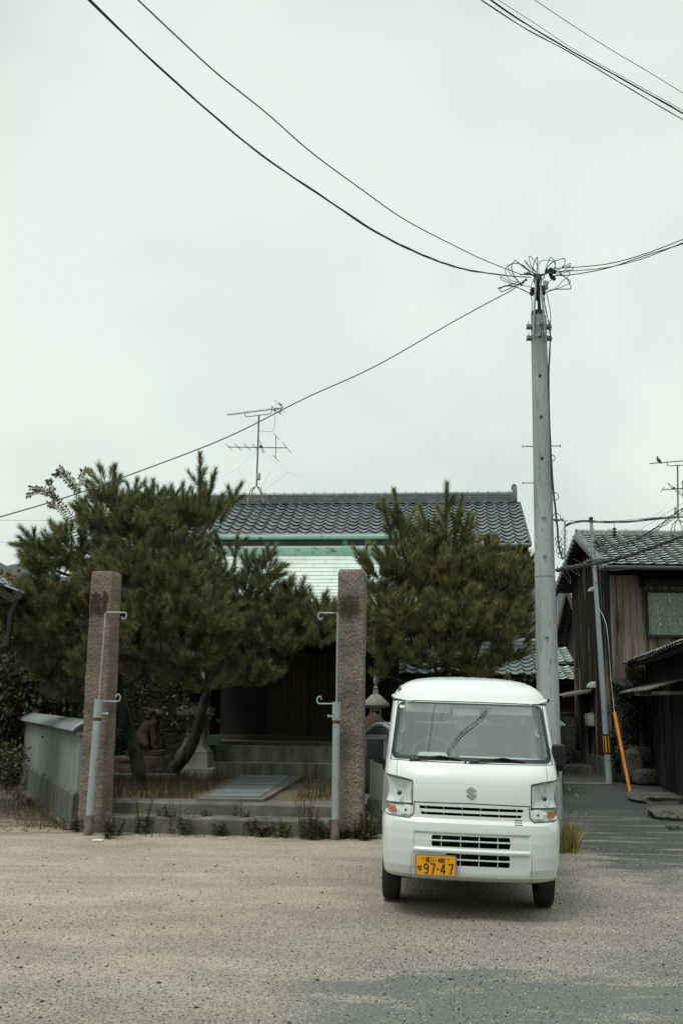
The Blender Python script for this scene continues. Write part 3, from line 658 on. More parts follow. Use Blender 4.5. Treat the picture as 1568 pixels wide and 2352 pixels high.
m.prism([(-.68,FE.z-.05),(2.0,RI.z-.06),(4.68,FE.z-.05),(4.68,FE.z-.12),(2.0,RI.z-.13),(-.68,FE.z-.12)],'x',VX+.045,W-.3); m.build('verge_board',M_BLACKW,t)
m=MB(); m.tube([(VX,-.74,FE.z-.08),(W,-.74,FE.z-.08)],.055,10); m.build('gutter',pm('dark_gutter',(.04,.05,.05),rough=.5),t,40)
m=MB(); m.box((.02,.02,0),(W-.5,3.98,FE.z-.1)); m.prism([(.02,FE.z-.1),(3.98,FE.z-.1),(2.0,RI.z-.14)],'x',.02,W-.5); m.build('timber_frame',M_BLACKW,t)
gt=lambda x: (FE.z-.12)+(RI.z-FE.z)*(1-abs(x-2.0)/2.7)-.0
boards(t,'gable_boards',(0,4.0,.45),(0,-1,0),(0,0,1),(-1,0,0),4.0,4,.088,M_CHAR,.012,True,seed=3,top=lambda x:min(gt(x)-.45,9))
boards(t,'front_boards',(0,0,.45),(1,0,0),(0,0,1),(0,-1,0),10.4,FE.z-.62,.155,M_PLANK,.012,False,.006,seed=5)
m=MB(); m.box((-.09,-.06,0),(.06,4.06,.45)); m.box((.06,-.07,0),(10.4,.06,.44)); m.build('cement_footing',M_CEMENT,t)
def hp(px,py,y=24.6): return at(px,py,y)-HO
w0=hp(1484,1362);w1=hp(1572,1459); wx0,wx1,wz0,wz1=w0.x,w1.x+.9,w1.z,w0.z
fr=MB()
for a,b in(((wx0-.05,-.10,wz0-.06),(wx1+.05,-.0,wz0)),((wx0-.05,-.10,wz1),(wx1+.05,0,wz1+.05)),((wx0-.05,-.095,wz0),(wx0,0,wz1)),((wx1,-.095,wz0),(wx1+.05,0,wz1)),(((wx0+wx1)/2-.03,-.09,wz0),((wx0+wx1)/2+.03,-.03,wz1))): fr.box(a,b)
wn=fr.build('window',pm('window_frame_dark',(.02,.02,.018),rough=.6),t)
m=MB(); m.grid([[(wx0+(wx1-wx0)*i/60,-.035+.012*math.sin(i*1.1),z) for i in range(61)] for z in(wz0,wz1)]); m.build('lace_curtain',pm('grey_lace_curtain',(.42,.42,.37),(.26,.27,.235),scale=9,rough=.9,c3=(.95,.95,.88),c3s=20,c3t=.60,c3w=.03,stretch=(1.6,1,.6)),wn,60)
m=MB(); m.box((wx0,-.075,wz0),(wx1,-.07,wz1)); m.build('pane',glassy('window_glass',(.86,.9,.88)),wn)
a0=hp(1466,1335);a1=hp(1480,1360)
m=MB(); m.add([(a0.x,-.02,a0.z+.13),(wx1+.3,-.02,a0.z+.13),(wx1+.3,-.55,a0.z-.06),(a0.x,-.55,a0.z-.06)],[(0,1,2,3)])
for i in range(40):
    x=a0.x+(wx1+.3-a0.x)*i/40; m.tube([(x,-.02,a0.z+.135),(x,-.56,a0.z-.055)],.018,6)
m.box((a0.x+.02,-.5,a0.z-.12),(wx1+.25,-.02,a0.z-.075)); m.box((a0.x+.02,-.52,a0.z-.16),(a0.x+.08,-.02,a0.z-.1)); m.build('window_awning',M_BLACKW,t,40)
# vent hoods
for px,py,yy,sc_ in((1357,1352,26.0,.24),(1364,1571,26.3,.3)):
    p=at(px,py,yy)-HO; m=MB(); rr=sc_
    rows=[]
    for i in range(9):
        a=math.pi/2*i/8
        rows.append([(-.02-rr*.75*math.sin(a)*math.cos(b)*.9-0, p.y+rr*.55*math.sin(b), p.z+rr*.5*math.cos(a)-rr*.3) for b in [math.pi*(j/10-.5) for j in range(11)]])
    m.grid(rows); m.build('vent_hood',pm('white_vent_plastic',(.5,.52,.5),rough=.5),t,60)
# corrugated awning on the front wall
p0=hp(1395,1562,24.6); m=MB(); rows=[]
for k,(yy,zz) in enumerate(((-.02,p0.z+.05),(-.75,p0.z-.13))): rows.append([(-.1+3.0*i/120,yy,zz+.018*math.sin(i*.9)) for i in range(121)])
m.grid(rows); m.build('corrugated_awning',M_CORR,t,60)
# entrance on the gable side: door, slatted grille, tin awning, mailbox on the wall, step
dz=at(1340,1590,27.6).z
m=MB(); m.box((-.05,2.3,.3),(-.015,3.2,dz-.1)); d=m.build('door',pm('dark_door',(.022,.02,.018),(.014,.013,.012),scale=6,rough=.6),t)
m=MB(); m.tube([(-.07,2.42,1.05),(-.07,2.55,1.05)],.014,8); m.build('handle',M_STEEL,d,40)
m=MB()
for i in range(8): m.box((-.10,2.35+i*.1,.3),(-.07,2.39+i*.1,.98))
m.build('grille',pm('pale_grille_bars',(.1,.1,.09),rough=.6),d)
m=MB(); m.add([(-.0,1.9,dz+.06),(-.0,3.7,dz+.06),(-.78,3.7,dz-.10),(-.78,1.9,dz-.10)],[(0,1,2,3)]); m.add([(-.0,1.9,dz+.03),(-.0,3.7,dz+.03),(-.77,3.7,dz-.13),(-.77,1.9,dz-.13)],[(0,3,2,1)]); m.add([(-.78,1.9,dz-.10),(-.0,1.9,dz+.06),(-.0,1.9,dz+.0),(-.77,1.9,dz-.15)],[(0,1,2,3)]); m.build('tin_awning',M_TIN,t)
m=MB(); m.box((-.75,1.9,0),(-.09,3.6,.17)); m.build('entrance_step',M_CEMENT,t)
# mailbox, a thing of its own
p=at(1348,1652,26.6); m=MB(); m.box((-.17,-.24,0),(0,.14,.30),0,None,.02); m.add([(-.175,-.25,.29),(-.175,.15,.29),(0,.15,.33),(0,-.25,.33)],[(0,1,2,3)]); m.xf=Matrix.Identity(4)
o=m.build('mailbox',pm('grey_white_box',(.42,.44,.42),(.35,.37,.36),scale=8,rough=.6),None,40); o.location=(6.315,p.y,p.z-.17); tag(o,'pale grey metal mailbox mounted on the charred wall beside the entrance door','mailbox')
# ---- concrete block wall beyond the alley
bz=at(1300,1640,29.0); t=thing('block_wall','grey concrete block wall at the far end of the alley','wall',(4.9,29.0,0))
m=MB(); hh=bz.z
rr=int(hh/.19)+1
for r_ in range(rr):
    for c_ in range(4):
        x=c_*.4-(.2 if r_%2 else 0); m.box((max(x,0)+.004,0,r_*hh/rr+.004),(min(x+.396,1.5),.12,(r_+1)*hh/rr-.004),0)
m.box((0,.012,0),(1.5,.11,hh-.01)); m.build('blocks',pm('block_grey',(.17,.18,.17),(.11,.12,.115),scale=4,rough=.95,c4=(.06,.065,.06),c4s=2,c4t=.58,bump=.3,bscale=60),t)
m=MB(); m.box((-.02,-.02,hh),(1.52,.14,hh+.05)); m.build('coping',M_CEMENT,t)
# house beyond with stained board wall and tiled roofs
F0=Vector((7.0,31,0)); t=thing('far_house','tiled gable house with striped tiles glimpsed between the utility pole and wooden house','house',F0)
fr_=at(1300,1342,33.4)-F0; fe_=at(1303,1474,30.8)-F0; VX2=fr_.x
for sg in(1,-1):
    y0_=fe_.y if sg>0 else 2*fr_.y-fe_.y; S=Vector((0,sg*(fr_.y-fe_.y),fr_.z-fe_.z))
    m=MB(); tiles(m,(VX2,y0_,fe_.z),(1,0,0),S,Vector((0,-sg*S.z,abs(S.y))),4.5,S.length,.28,.22,.022); m.build('tiled_roof',M_TILE2,t,55)
ridge(t,(VX2,fr_.y,fr_.z-.03),(1,0,0),4.5,.12,.26,.4,M_TILE2,.07)
m=MB(); m.prism([(fe_.y,fe_.z-.05),(fr_.y,fr_.z-.05),(2*fr_.y-fe_.y,fe_.z-.05),(2*fr_.y-fe_.y,fe_.z-.3),(fr_.y,fr_.z-.32),(fe_.y,fe_.z-.3)],'x',VX2-.02,VX2+.05); m.build('barge_board',pm('brown_barge_board',(.06,.04,.03),rough=.8),t)
m=MB(); m.box((VX2+.35,fe_.y+.6,0),(4.2,2*fr_.y-fe_.y-.6,fe_.z+.2)); m.prism([(fe_.y+.6,fe_.z+.2),(2*fr_.y-fe_.y-.6,fe_.z+.2),(fr_.y,fr_.z-.3)],'x',VX2+.35,4.2); m.build('wall',M_BLACKW,t)
t=thing('low_tiled_house','low tiled roofs with stained timber wall behind the block wall','house',(4.75,30.2,0)); F0=Vector((4.75,30.2,0))
for (pyt,pyb,y0_,y1_) in((1487,1520,1.5,2.6),(1530,1560,-.1,1.0)):
    zt=at(1300,pyt,30.2+y1_).z; zb_=at(1300,pyb,30.2+y0_).z; S=Vector((0,y1_-y0_,zt-zb_)); m=MB(); tiles(m,(-1.6,y0_,zb_),(1,0,0),S,Vector((0,-S.z,S.y)),3.9,S.length,.27,.2,.022); m.build('tiled_roof',M_TILE2,t,55)
    wbox(t,'soffit',(-1.6,y0_+.03,zb_-.12),(2.28,y1_+.2,zb_-.06),M_BLACKW)
m=MB(); m.box((-1.4,.35,0),(2.2,3.2,at(1300,1545,30.5).z)); m.build('stained_wall',pm('red_brown_boards',(.075,.045,.03),(.04,.026,.02),scale=5,rough=.85,stretch=(5,5,.5)),t)
# flower pot
p=onz(1308,1747,.02); m=MB(); m.lathe([(.10,0),(.17,.06),(.21,.14),(.2,.17),(.185,.17),(.17,.12)],18); m.blob((0,0,.18),(.17,.17,.09),1,12,8,.6)
o=m.build('flower_pot',[M_CEMENT,M_SHRUB],None,50); o.location=(5.75,27.4,.18); tag(o,'small round grey flower pot with a low plant by the entrance step','flower pot')
# ------------------------------------------------------------------ shed on the right edge
A=Vector((7.05,24.3,0));B=Vector((5.72,16.2,0)); d=(A-B); Ln=d.length; ang=math.atan2(d.y,d.x)
t=thing('corrugated_shed','low black corrugated shed with sagging grey roof at the right edge of the alley','shed',M=Matrix.Translation(B)@Matrix.Rotation(ang,4,'Z'))
# local x runs away from the camera along the wall, +y is towards the alley (left)
ez=at(1460,1517,23.2).z
m=MB(); rows=[]
for z in(0.,ez+.1): rows.append([(Ln*i/420,.018*math.sin(i*1.05),z) for i in range(421)])
m.grid(rows); m.box((0,-3.5,0),(Ln,-.03,ez)); m.build('corrugated_wall',M_CORR,t,60)
m=MB(); rows=[]
for k,(yy,zz) in enumerate(((-3.6,ez+1.25),(-2,ez+.74),(.2,ez+.13),(.52,ez))): rows.append([(Ln*i/300*1.02,yy+(.02*math.sin(i*.37) if k==3 else 0),zz+.014*math.sin(i*1.25)+.03*mnoise.noise(Vector((i*.02,k,0)))) for i in range(301)])
m.grid(rows); m.grid([[(p[0],p[1]-.01,p[2]-.035) for p in r] for r in rows]); m.build('roof',pm('grey_sheet_roof',(.17,.175,.16),(.10,.105,.10),scale=4,rough=.75,c3=(.05,.05,.045),c3s=14,c3t=.6),t,60)
m=MB(); m.box((0,.3,ez-.12),(Ln,.42,ez-.045)); m.box((Ln+.02,-3.4,ez-.05),(Ln+.1,.45,ez+.05)); m.build('eave_beam',M_BLACKW,t)
az_=at(1440,1585,22.5).z
for xx in(Ln-2.9,Ln-5.6):
    m=MB(); ps=[(xx,.01,az_+.17),(xx+1.9,.01,az_+.17),(xx+1.9,.72,az_-.03),(xx,.72,az_-.03)]
    m.add(ps+[(a,b,c-.03) for a,b,c in ps],[(0,1,2,3),(4,7,6,5),(0,4,5,1),(1,5,6,2),(2,6,7,3),(3,7,4,0)]); m.box((xx+.05,.0,az_-.12),(xx+.1,.6,az_-.06)); m.box((xx+1.8,.0,az_-.12),(xx+1.85,.6,az_-.06)); m.build('door_awning',M_TIN,t)
for xx in(Ln-2.6,Ln-5.3):
    m=MB(); m.box((xx,.02,.05),(xx+.06,.07,az_)); m.box((xx+1.3,.02,.05),(xx+1.36,.07,az_)); m.box((xx+.06,.02,az_-.12),(xx+1.3,.06,az_-.05)); m.box((xx+.06,.02,.05),(xx+1.3,.045,az_-.12)); m.build('door',pm('shed_door_wood',(.035,.04,.038),(.022,.025,.024),scale=6,rough=.7,stretch=(5,5,.5)),t)
# ------------------------------------------------------------------ neighbour at the far left
NO=Vector((-5.6,14.8,0)); t=thing('neighbour_house','dark tiled eave corner with gutter and downpipe at the left edge','house',(-7.2,15.2,0))
F0=Vector((-7.2,15.2,0)); c0=at(42,1362,15.2)-F0; 
S=Vector((-2.6,0,1.25)); 
m=MB(); tiles(m,(c0.x,1.6,c0.z),(0,-1,0),S,Vector((1.25,0,2.6)),1.6+0.1,S.length,.27,.24,.022); m.build('tiled_roof',M_TILE,t,55)
m=MB(); m.tube([(c0.x+.04,-.12,c0.z-.05),(c0.x+.04,1.7,c0.z-.05)],.06,10); m.tube([(c0.x+.02,-.05,c0.z-.08),(c0.x-.08,0,c0.z-.3),(c0.x-.1,0,c0.z-.75),(c0.x-.4,0,c0.z-.86),(c0.x-1.2,0,c0.z-.9)],.045,10); m.build('gutter_and_downpipe',pm('black_gutter',(.015,.018,.018),rough=.4),t,40)
m=MB(); m.box((c0.x-3,.12,0),(c0.x-.95,1.5,c0.z-.1)); m.build('wall',pm('grey_house_wall',(.2,.22,.21),(.16,.17,.165),scale=2,rough=.9),t)
m=MB(); m.add([(c0.x-.02,-.1,c0.z-.04),(c0.x-2.6,-.1,c0.z+1.2),(c0.x-2.6,-.1,c0.z+1.08),(c0.x-.02,-.1,c0.z-.16)],[(0,1,2,3)]); m.box((c0.x-2.6,-.05,c0.z-.14),(c0.x-.06,1.6,c0.z-.10)); m.build('eave_board',M_BLACKW,t)
# ------------------------------------------------------------------ hills
def hillz(px_):
    k=[(-2500,1330),(-700,1300),(0,1296),(70,1300),(125,1322),(250,1350),(500,1380),(900,1370),(1150,1330),(1225,1303),(1290,1318),(1400,1370),(1700,1380),(2600,1310),(4500,1340)]
    for a,b in zip(k,k[1:]):
        if a[0]<=px_<=b[0]: f=(px_-a[0])/(b[0]-a[0]); f=f*f*(3-2*f); return a[1]+(b[1]-a[1])*f
    return 1340
rows=[]; D=420.
for j in range(26):
    row=[]
    for i in range(561):
        px_=-2500+i*12.5; X=(px_-784)/CF*D*1.0; s=j/25; Y=D*(.55+.62*s)
        top=(1606-hillz(px_))/CF*D*1.17*.93
        zz=top*math.sin(s*math.pi/2)**.8*.98
        P=Vector((X*(.55+.62*s)/1.17*1.17,Y,0)); v=mnoise.voronoi(P*.13)[0]; 
        zz+= (3.2-5.5*v[0])*(1 if 0<j else 0)*.75+2*mnoise.noise(P*.03)*s
        row.append((P.x,Y,zz))
    rows.append(row)
rows.append([(p[0],p[1]+90,-10) for p in rows[-1]])
m=MB(); m.grid(rows); o=m.build('hills',M_HILL,None,60); tag(o,kind='structure')
# ------------------------------------------------------------------ kei van
VA=rad(5);VP=rad(1.3)
_ux=Vector((math.cos(VA)*math.cos(VP),-math.sin(VA)*math.cos(VP),-math.sin(VP)));_uy=Vector((math.sin(VA),math.cos(VA),0));_uz=_ux.cross(_uy)
VM=Matrix(((_ux.x,_uy.x,_uz.x,1.03),(_ux.y,_uy.y,_uz.y,8.5),(_ux.z,_uy.z,_uz.z,-.02),(0,0,0,1)))
VMi=VM.inverted()
van=thing('delivery_van','small white kei van with orange number plate parked nose out in front of the shrine','van',M=VM)
PROF=[(.275,.60,.34,3.2),(.296,.66,.20,3.3),(.325,.69,.075,3.36),(.355,.702,.028,3.38),(.42,.712,.006,3.39),(.52,.720,-.002,3.395),(.62,.724,-.002,3.395),(.70,.727,.006,3.395),(.755,.728,.018,3.395),(.785,.727,.042,3.395),(.84,.726,.05,3.395),(.90,.725,.054,3.395),(1.0,.723,.066,3.395),(1.08,.721,.085,3.395),(1.14,.719,.115,3.39),(1.185,.717,.155,3.39),(1.215,.716,.190,3.385),(1.30,.7108,.2733,3.38),(1.40,.7047,.3713,3.37),(1.50,.6986,.4693,3.36),(1.60,.6926,.5673,3.35),(1.675,.688,.6408,3.34),(1.715,.686,.685,3.335),(1.74,.684,.705,3.33),(1.765,.672,.722,3.325),(1.80,.648,.755,3.31),(1.835,.612,.81,3.28),(1.865,.563,.885,3.24),(1.89,.49,.985,3.17),(1.908,.40,1.11,3.08),(1.921,.28,1.28,2.95),(1.929,.14,1.46,2.8)]
PROF=[(a,b*.985,c,d) for a,b,c,d in PROF]
DD=.36
def vp(z):
    for a,b in zip(PROF,PROF[1:]):
        if a[0]<=z<=b[0]: f=(z-a[0])/(b[0]-a[0]); return [a[i]+(b[i]-a[i])*f for i in range(4)]
    return list(PROF[0] if z<PROF[0][0] else PROF[-1])
def rec(x,z):
    if z<.36 or z>.70 or abs(x)>.5: return 0
    mx_=1-smooth(.445,.468,abs(x+.005))
    up=smooth(.550,.566,z)*(1-smooth(.672,.690,z)); lo_=(1-smooth(.524,.540,z))*smooth(.37,.43,z)
    return .013*mx_*(up+lo_)
def surf(x,z):
    _,w_,yf,_r=vp(z); q=min(1,abs(x)/w_)**3
    return yf+DD*(1-max(0,(1-q))**(1/3))+rec(x,z)
def ring(z):
    _,w_,yf,yr=vp(z); pts=[]; sc_=min(1,w_/.6)
    th=[0,.1,.2,.3,.4,.5]+[.56+.01*i for i in range(11)]
    for u in th: pts.append((w_*u,surf(w_*u,z)))
    t0=math.asin(.66**1.5)
    for k in range(1,11):
        a=t0+(math.pi/2-t0)*k/10; u=math.sin(a)**(2/3); pts.append((w_*u,yf+DD*(1-math.cos(a)**(2/3)) if k<10 else yf+DD))
    ys0=yf+DD; rc=.10*sc_
    for k in range(1,13): pts.append((w_,ys0+(yr-rc-ys0)*k/12))
    for k in range(1,6):
        a=math.pi/2*k/5; pts.append((w_-rc+rc*math.cos(a),yr-rc+rc*math.sin(a)))
    for k in range(1,5): pts.append(((w_-rc)*(1-k/4),yr))
    right=pts; left=[(-x,y) for x,y in pts[1:-1]][::-1]
    return right+left
def body_mesh():
    zs=sorted(set([p[0] for p in PROF]+[1.02,1.05,1.245,1.27,1.35,1.45,1.55,1.64]+[.36+.008*i for i in range(42)]))
    m=MB(); R=[]
    for z in zs:
        r=ring(z)
        R.append([(x,y,z+(.0045*math.sin(x*math.pi/.105)**2*smooth(.9,1.15,y) if z>1.86 else 0)) for x,y in r])
    R=[r+[r[0]] for r in R]; n=len(R[0])-1
    vs=[p for r in R for p in r[:-1]]; fs=[]
    for i in range(len(R)-1):
        for j in range(n): fs.append((i*n+j,i*n+(j+1)%n,(i+1)*n+(j+1)%n,(i+1)*n+j))
    fs.append(tuple(range(n))[::-1]); 
    # roof centre fan
    c=len(vs); vs.append((0,2.1,1.934)); k=(len(R)-1)*n
    for j in range(n): fs.append((k+j,k+(j+1)%n,c))
    m.add(vs,fs); return m
INTM=pm('van_interior_grey',(.42,.44,.44),(.36,.38,.38),scale=8,rough=.85)
DARKREC=pm('intake_dark',(.012,.014,.016),rough=.8)
CHROME=pm('lamp_reflector',(.90,.92,.92),(.60,.64,.66),scale=20,rough=.35,metal=.0,stretch=(3.5,1,.35),bump=.3,bscale=30)
def mesh_obj(mb,name,mats):
    o=mb.build(name,mats); bm=bmesh.new(); bm.from_mesh(o.data); bmesh.ops.recalc_face_normals(bm,faces=bm.faces); bm.to_mesh(o.data); bm.free(); return o
def rrect(x0,x1,z0,z1,r=.02,n=4):
    out=[]
    for cx,cz,a0 in((x1-r,z1-r,0),(x0+r,z1-r,90),(x0+r,z0+r,180),(x1-r,z0+r,270)):
        for k in range(n+1): a=rad(a0+90*k/n); out.append((cx+r*math.cos(a),cz+r*math.sin(a)))
    return out
def rpoly(P,r,n=4):
    out=[];k=len(P)
    for i in range(k):
        p=Vector(P[i]);a=(Vector(P[i-1])-p).normalized();b=(Vector(P[(i+1)%k])-p).normalized()
        for j in range(n+1):
            t=j/n; q=p+a*r*(1-t)**2+b*r*t*t; out.append((q.x,q.y))
    return out
HLq={}
for s in(-1,1):
    HLq[s]=[(s*.474,1.068),(s*.705,1.100),(s*.72,.965),(s*.722,.835),(s*.67,.792),(s*.49,.784),(s*.458,.815)]
WSo=[(-.655,1.222),(.655,1.222),(.617,1.690),(-.617,1.690)]
cut=[]
mb=body_mesh(); body=mesh_obj(mb,'body',[M_WHITEPAINT,INTM,DARKREC,CHROME])
def cutter(fn,mat,op='DIFFERENCE'):
    m=MB(); fn(m); o=mesh_obj(m,'cut',[M_WHITEPAINT,INTM,DARKREC,CHROME]); 
    for p in o.data.polygons: p.material_index=mat
    cut.append((o,op))
cutter(lambda m:m.prism(rpoly(WSo,.05),'y',-.5,1.0),1)
cutter(lambda m:m.prism([(-.64,.62),(.64,.62),(.65,1.2),(.635,1.45),(.61,1.66),(.52,1.78),(-.52,1.78),(-.61,1.66),(-.635,1.45),(-.65,1.2)],'y',.86,3.25),1)
def cl(m): m.prism([(-.62,.95),(.62,.95),(.63,1.2),(-.63,1.2)],'y',.34,.9)
cutter(cl,1)
cutter(lambda m:m.prism(rrect(-.5,.5,1.22,1.62,.06),'y',3.0,3.6),1)
for (y0,y1,yt) in ((.70,1.34,1.0),(1.46,2.3,1.46),(2.42,3.1,2.42)):
    cutter(lambda m,y0=y0,y1=y1,yt=yt:m.prism(rpoly([(y0,1.20),(y1,1.20),(y1,1.64),(max(y0,yt),1.64)],.04),'x',-1,1),1)
for s in(-1,1):
    cutter(lambda m,s=s:m.prism(rpoly([(a*1,b) for a,b in HLq[s]],.012,2),'y',-.3,.30),3)
    for yw in(.93,2.98):
        def wf(m,s=s,yw=yw):
            pts=[(yw+.335*math.cos(a),.30+.335*math.sin(a)) for a in [2*math.pi*i/28 for i in range(28)]]
            m.prism(pts,'x',s*.48,s*.95)
        cutter(wf,2)
# grille slots and intakes
def gz_(x): return .0
cutter(lambda m:m.prism([(-.415,.877),(.405,.877),(.398,.855),(-.408,.855)],'y',-.2,.16),2)
cutter(lambda m:m.prism([(-.405,.832),(.395,.832),(.383,.812),(-.393,.812)],'y',-.2,.16),2)
cutter(lambda m:m.prism(rrect(-.31,.300,.578,.662,.012),'y',-.2,.2),2)
cutter(lambda m:m.prism(rrect(-.20,.297,.438,.527,.012),'y',-.2,.2),2)
for k in range(3): cutter(lambda m,k=k:m.prism([(.335,.797-.0165*k),(.397,.797-.0165*k),(.397,.790-.0165*k),(.335,.790-.0165*k)],'y',-.2,.08),2)
# shallow recessed panel round the intakes
REC=0
def recf(m,z0,z1):
    outl=rrect(-.462,.452,z0,z1,.035); m.prism(outl,'y',-.3,.0125)
for o,op in cut:
    md=body.modifiers.new('b','BOOLEAN'); md.object=o; md.operation=op; md.solver='EXACT'
    try: md.material_mode='TRANSFER'
    except Exception: pass
dg=bpy.context.evaluated_depsgraph_get(); me=bpy.data.meshes.new_from_object(body.evaluated_get(dg)); me.name='body'
body.modifiers.clear(); body.data=me
for o,_ in cut: bpy.data.objects.remove(o)
me.polygons.foreach_set('use_smooth',[True]*len(me.polygons)); me.set_sharp_from_angle(angle=rad(24)); body.parent=van
print('BODY faces',len(me.polygons),[m.name for m in me.materials])
def strip(pts,wd,off,name,mat,parent,th=.004):
    """thin seam following the front surface through (x,z) points"""
    m=MB(); n=len(pts); A=[];B=[]
    for i,(x,z) in enumerate(pts):
        a=pts[max(0,i-1)];b=pts[min(n-1,i+1)]; d=Vector((b[0]-a[0],b[1]-a[1])).normalized(); p=Vector((-d.y,d.x))*wd/2
        A.append((x+p.x,surf(x+p.x,z+p.y)-off,z+p.y)); B.append((x-p.x,surf(x-p.x,z-p.y)-off,z-p.y))
    m.grid([A,B]); return m.build(name,mat,parent)
def pline(P,n=10):
    out=[]
    for a,b in zip(P,P[1:]): out+=[(a[0]+(b[0]-a[0])*k/n,a[1]+(b[1]-a[1])*k/n) for k in range(n)]
    return out+[P[-1]]
SEAM=pm('panel_gap',(.03,.035,.035),rough=.8); SEAMG=pm('soft_panel_gap',(.30,.32,.31),rough=.7)
strip(pline([(-.458,.902),(0,.908),(.452,.902)],14),.007,.0015,'bonnet_gap',SEAM,van)
for s in(-1,1):
    strip(pline([(s*.60,1.084),(s*.605,1.15),(s*.60,1.212)],8),.005,.0015,'bonnet_gap',SEAMG,van)
    strip(pline([(s*.470,.30),(s*.470,.40),(s*.468,.54)],8),.004,.0015,'bumper_gap',SEAMG,van)
# bars in the intakes
def fbar(x0,x1,z,h,y,name='grille_bar',d=.02,bev=.004):
    m=MB(); n=16; 
    rows=[]
    for (dz,dy) in((-h/2,d),(-h/2,0),(-h*.3,-.006),(h*.3,-.006),(h/2,0),(h/2,d)):
        rows.append([(x0+(x1-x0)*i/n,surf(x0+(x1-x0)*i/n,z)+y+dy,z+dz) for i in range(n+1)])
    m.grid(rows[::-1]); 
    for e in(0,n): m.poly([r[e] for r in rows])
    return m.build(name,M_WHITEPAINT,van,50)
fbar(-.33,.32,.622,.012,.004); fbar(-.125,.315,.482,.011,.004)
def vbars(xs_,z0,z1):
    for x in xs_: m=MB(); y=surf(x,(z0+z1)/2)+.012; m.box((x-.0035,y,z0),(x+.0035,y+.02,z1)); m.build('grille_bar',M_WHITEPAINT,van)
vbars([-.235,-.085,.06,.205],.579,.661); vbars([-.085,.06,.205],.439,.526)
vbars([-.36,-.22,-.075,.07,.215,.355],.856,.876); vbars([-.36,-.22,-.075,.07,.215,.355],.813,.831)
# radiator behind the intakes
m=MB(); m.box((-.18,.19,.44),(.29,.195,.66)); 
for k in range(24): m.box((-.12,.17,.445+k*.009),(.26,.188,.4475+k*.009))
m.box((-.19,.16,.44),(-.15,.2,.66)); m.box((.235,.165,.44),(.25,.185,.66)); m.build('radiator',pm('radiator_black',(.02,.022,.023),rough=.5),van)
wbox(van,'horn_box',(-.305,.12,.585),(-.17,.19,.655),pm('grey_black_box',(.07,.08,.085),rough=.6),.006)
# windscreen: tinted border and glass, following the body surface
def half(z): f=(z-1.222)/(1.690-1.222); return .655+(.617-.655)*f
m=MB(); ns,nt_=48,26; ids={}
for i in range(nt_+1):
    z=1.2185+(1.6935-1.2185)*i/nt_
    for j in range(ns+1):
        s=-1+2*j/ns; x=s*(half(z)+.002); ids[i,j]=len(m.v); m.v.append(Vector((x,surf(x,z)+.003,z)))
lin=0
def inner(i,j):
    s=-1+2*(j+.5)/ns; f=(i+.5)/nt_
    if abs(s)>.945 or f<.085 or f>.945: return False
    # rounded inner corners
    dx_=abs(s)-.90; 
    if dx_>0 and (f<.13 or f>.90): return (dx_/.045)**2+(((.13-f) if f<.13 else (f-.90))/.045)**2<1
    return True
for i in range(nt_):
    for j in range(ns):
        m.f.append((ids[i,j],ids[i,j+1],ids[i+1,j+1],ids[i+1,j])); m.m.append(1 if inner(i,j) else 0)
WSG=glassy('windscreen_glass',(.86,.95,.94),1.5,.03,.01)
wsn=m.build('windscreen',[pm('windscreen_border',(.022,.027,.031),rough=.3,spec=.25),WSG],van,70)
# rubber edge above the windscreen
strip(pline([(-.66,1.215),(-.652,1.3),(-.622,1.695),(-.45,1.699),(0,1.701),(.45,1.699),(.622,1.695),(.652,1.3),(.66,1.215)],12),.008,.002,'windscreen_rubber',SEAM,wsn)
strip(pline([(-.66,1.216),(0,1.212),(.66,1.216)],20),.006,.002,'windscreen_rubber',SEAM,wsn)
m=MB(); x,z=-.585,1.645; vs,fs=text_geo('7',.024,.0005,.0); q=surf(x,z)
nm=Vector((0,-.70,.70)); 
RX=Matrix.Translation((x,q-.001,z))@Matrix.Rotation(rad(45),4,'X')
m.box((-.02,-.016,-.001),(.02,.016,.0005),0,RX); m.add(vs,fs,1,RX@Matrix.Translation((0,.003,.0015))); m.build('inspection_sticker',[pm('sticker_white',(.7,.75,.7),rough=.6),M_BLK],wsn)
# wipers
for xa,xb,xp in((-.43,-.085,-.50),(.07,.43,-.02)):
    m=MB(); n=16; P=[]
    for i in range(n+1):
        x=xa+(xb-xa)*i/n; z=1.236+.016*math.sin(math.pi*min(1,i/n*1.05))+.004*(1-i/n); P.append((x,surf(x,z)-.012,z))
    m.tube(P,.0055,6); m.tube([(p[0],p[1]+.009,p[2]-.006) for p in P],.004,4)
    mid=P[n//2]; m.tube([(xp,surf(xp,1.218)-.008,1.216),(xp+.1,surf(xp+.1,1.226)-.016,1.230),(mid[0],mid[1]-.012,mid[2]+.006),(P[n-5][0],P[n-5][1]-.01,P[n-5][2]+.003)],[.010,.008,.007,.005],6)
    m.build('wiper',M_BLACKPL,van,50)
m=MB(); m.blob((-.05,surf(-.05,1.212)-.006,1.221),(.009,.009,.009)); m.build('washer_nozzle',M_BLACKPL,van,60)
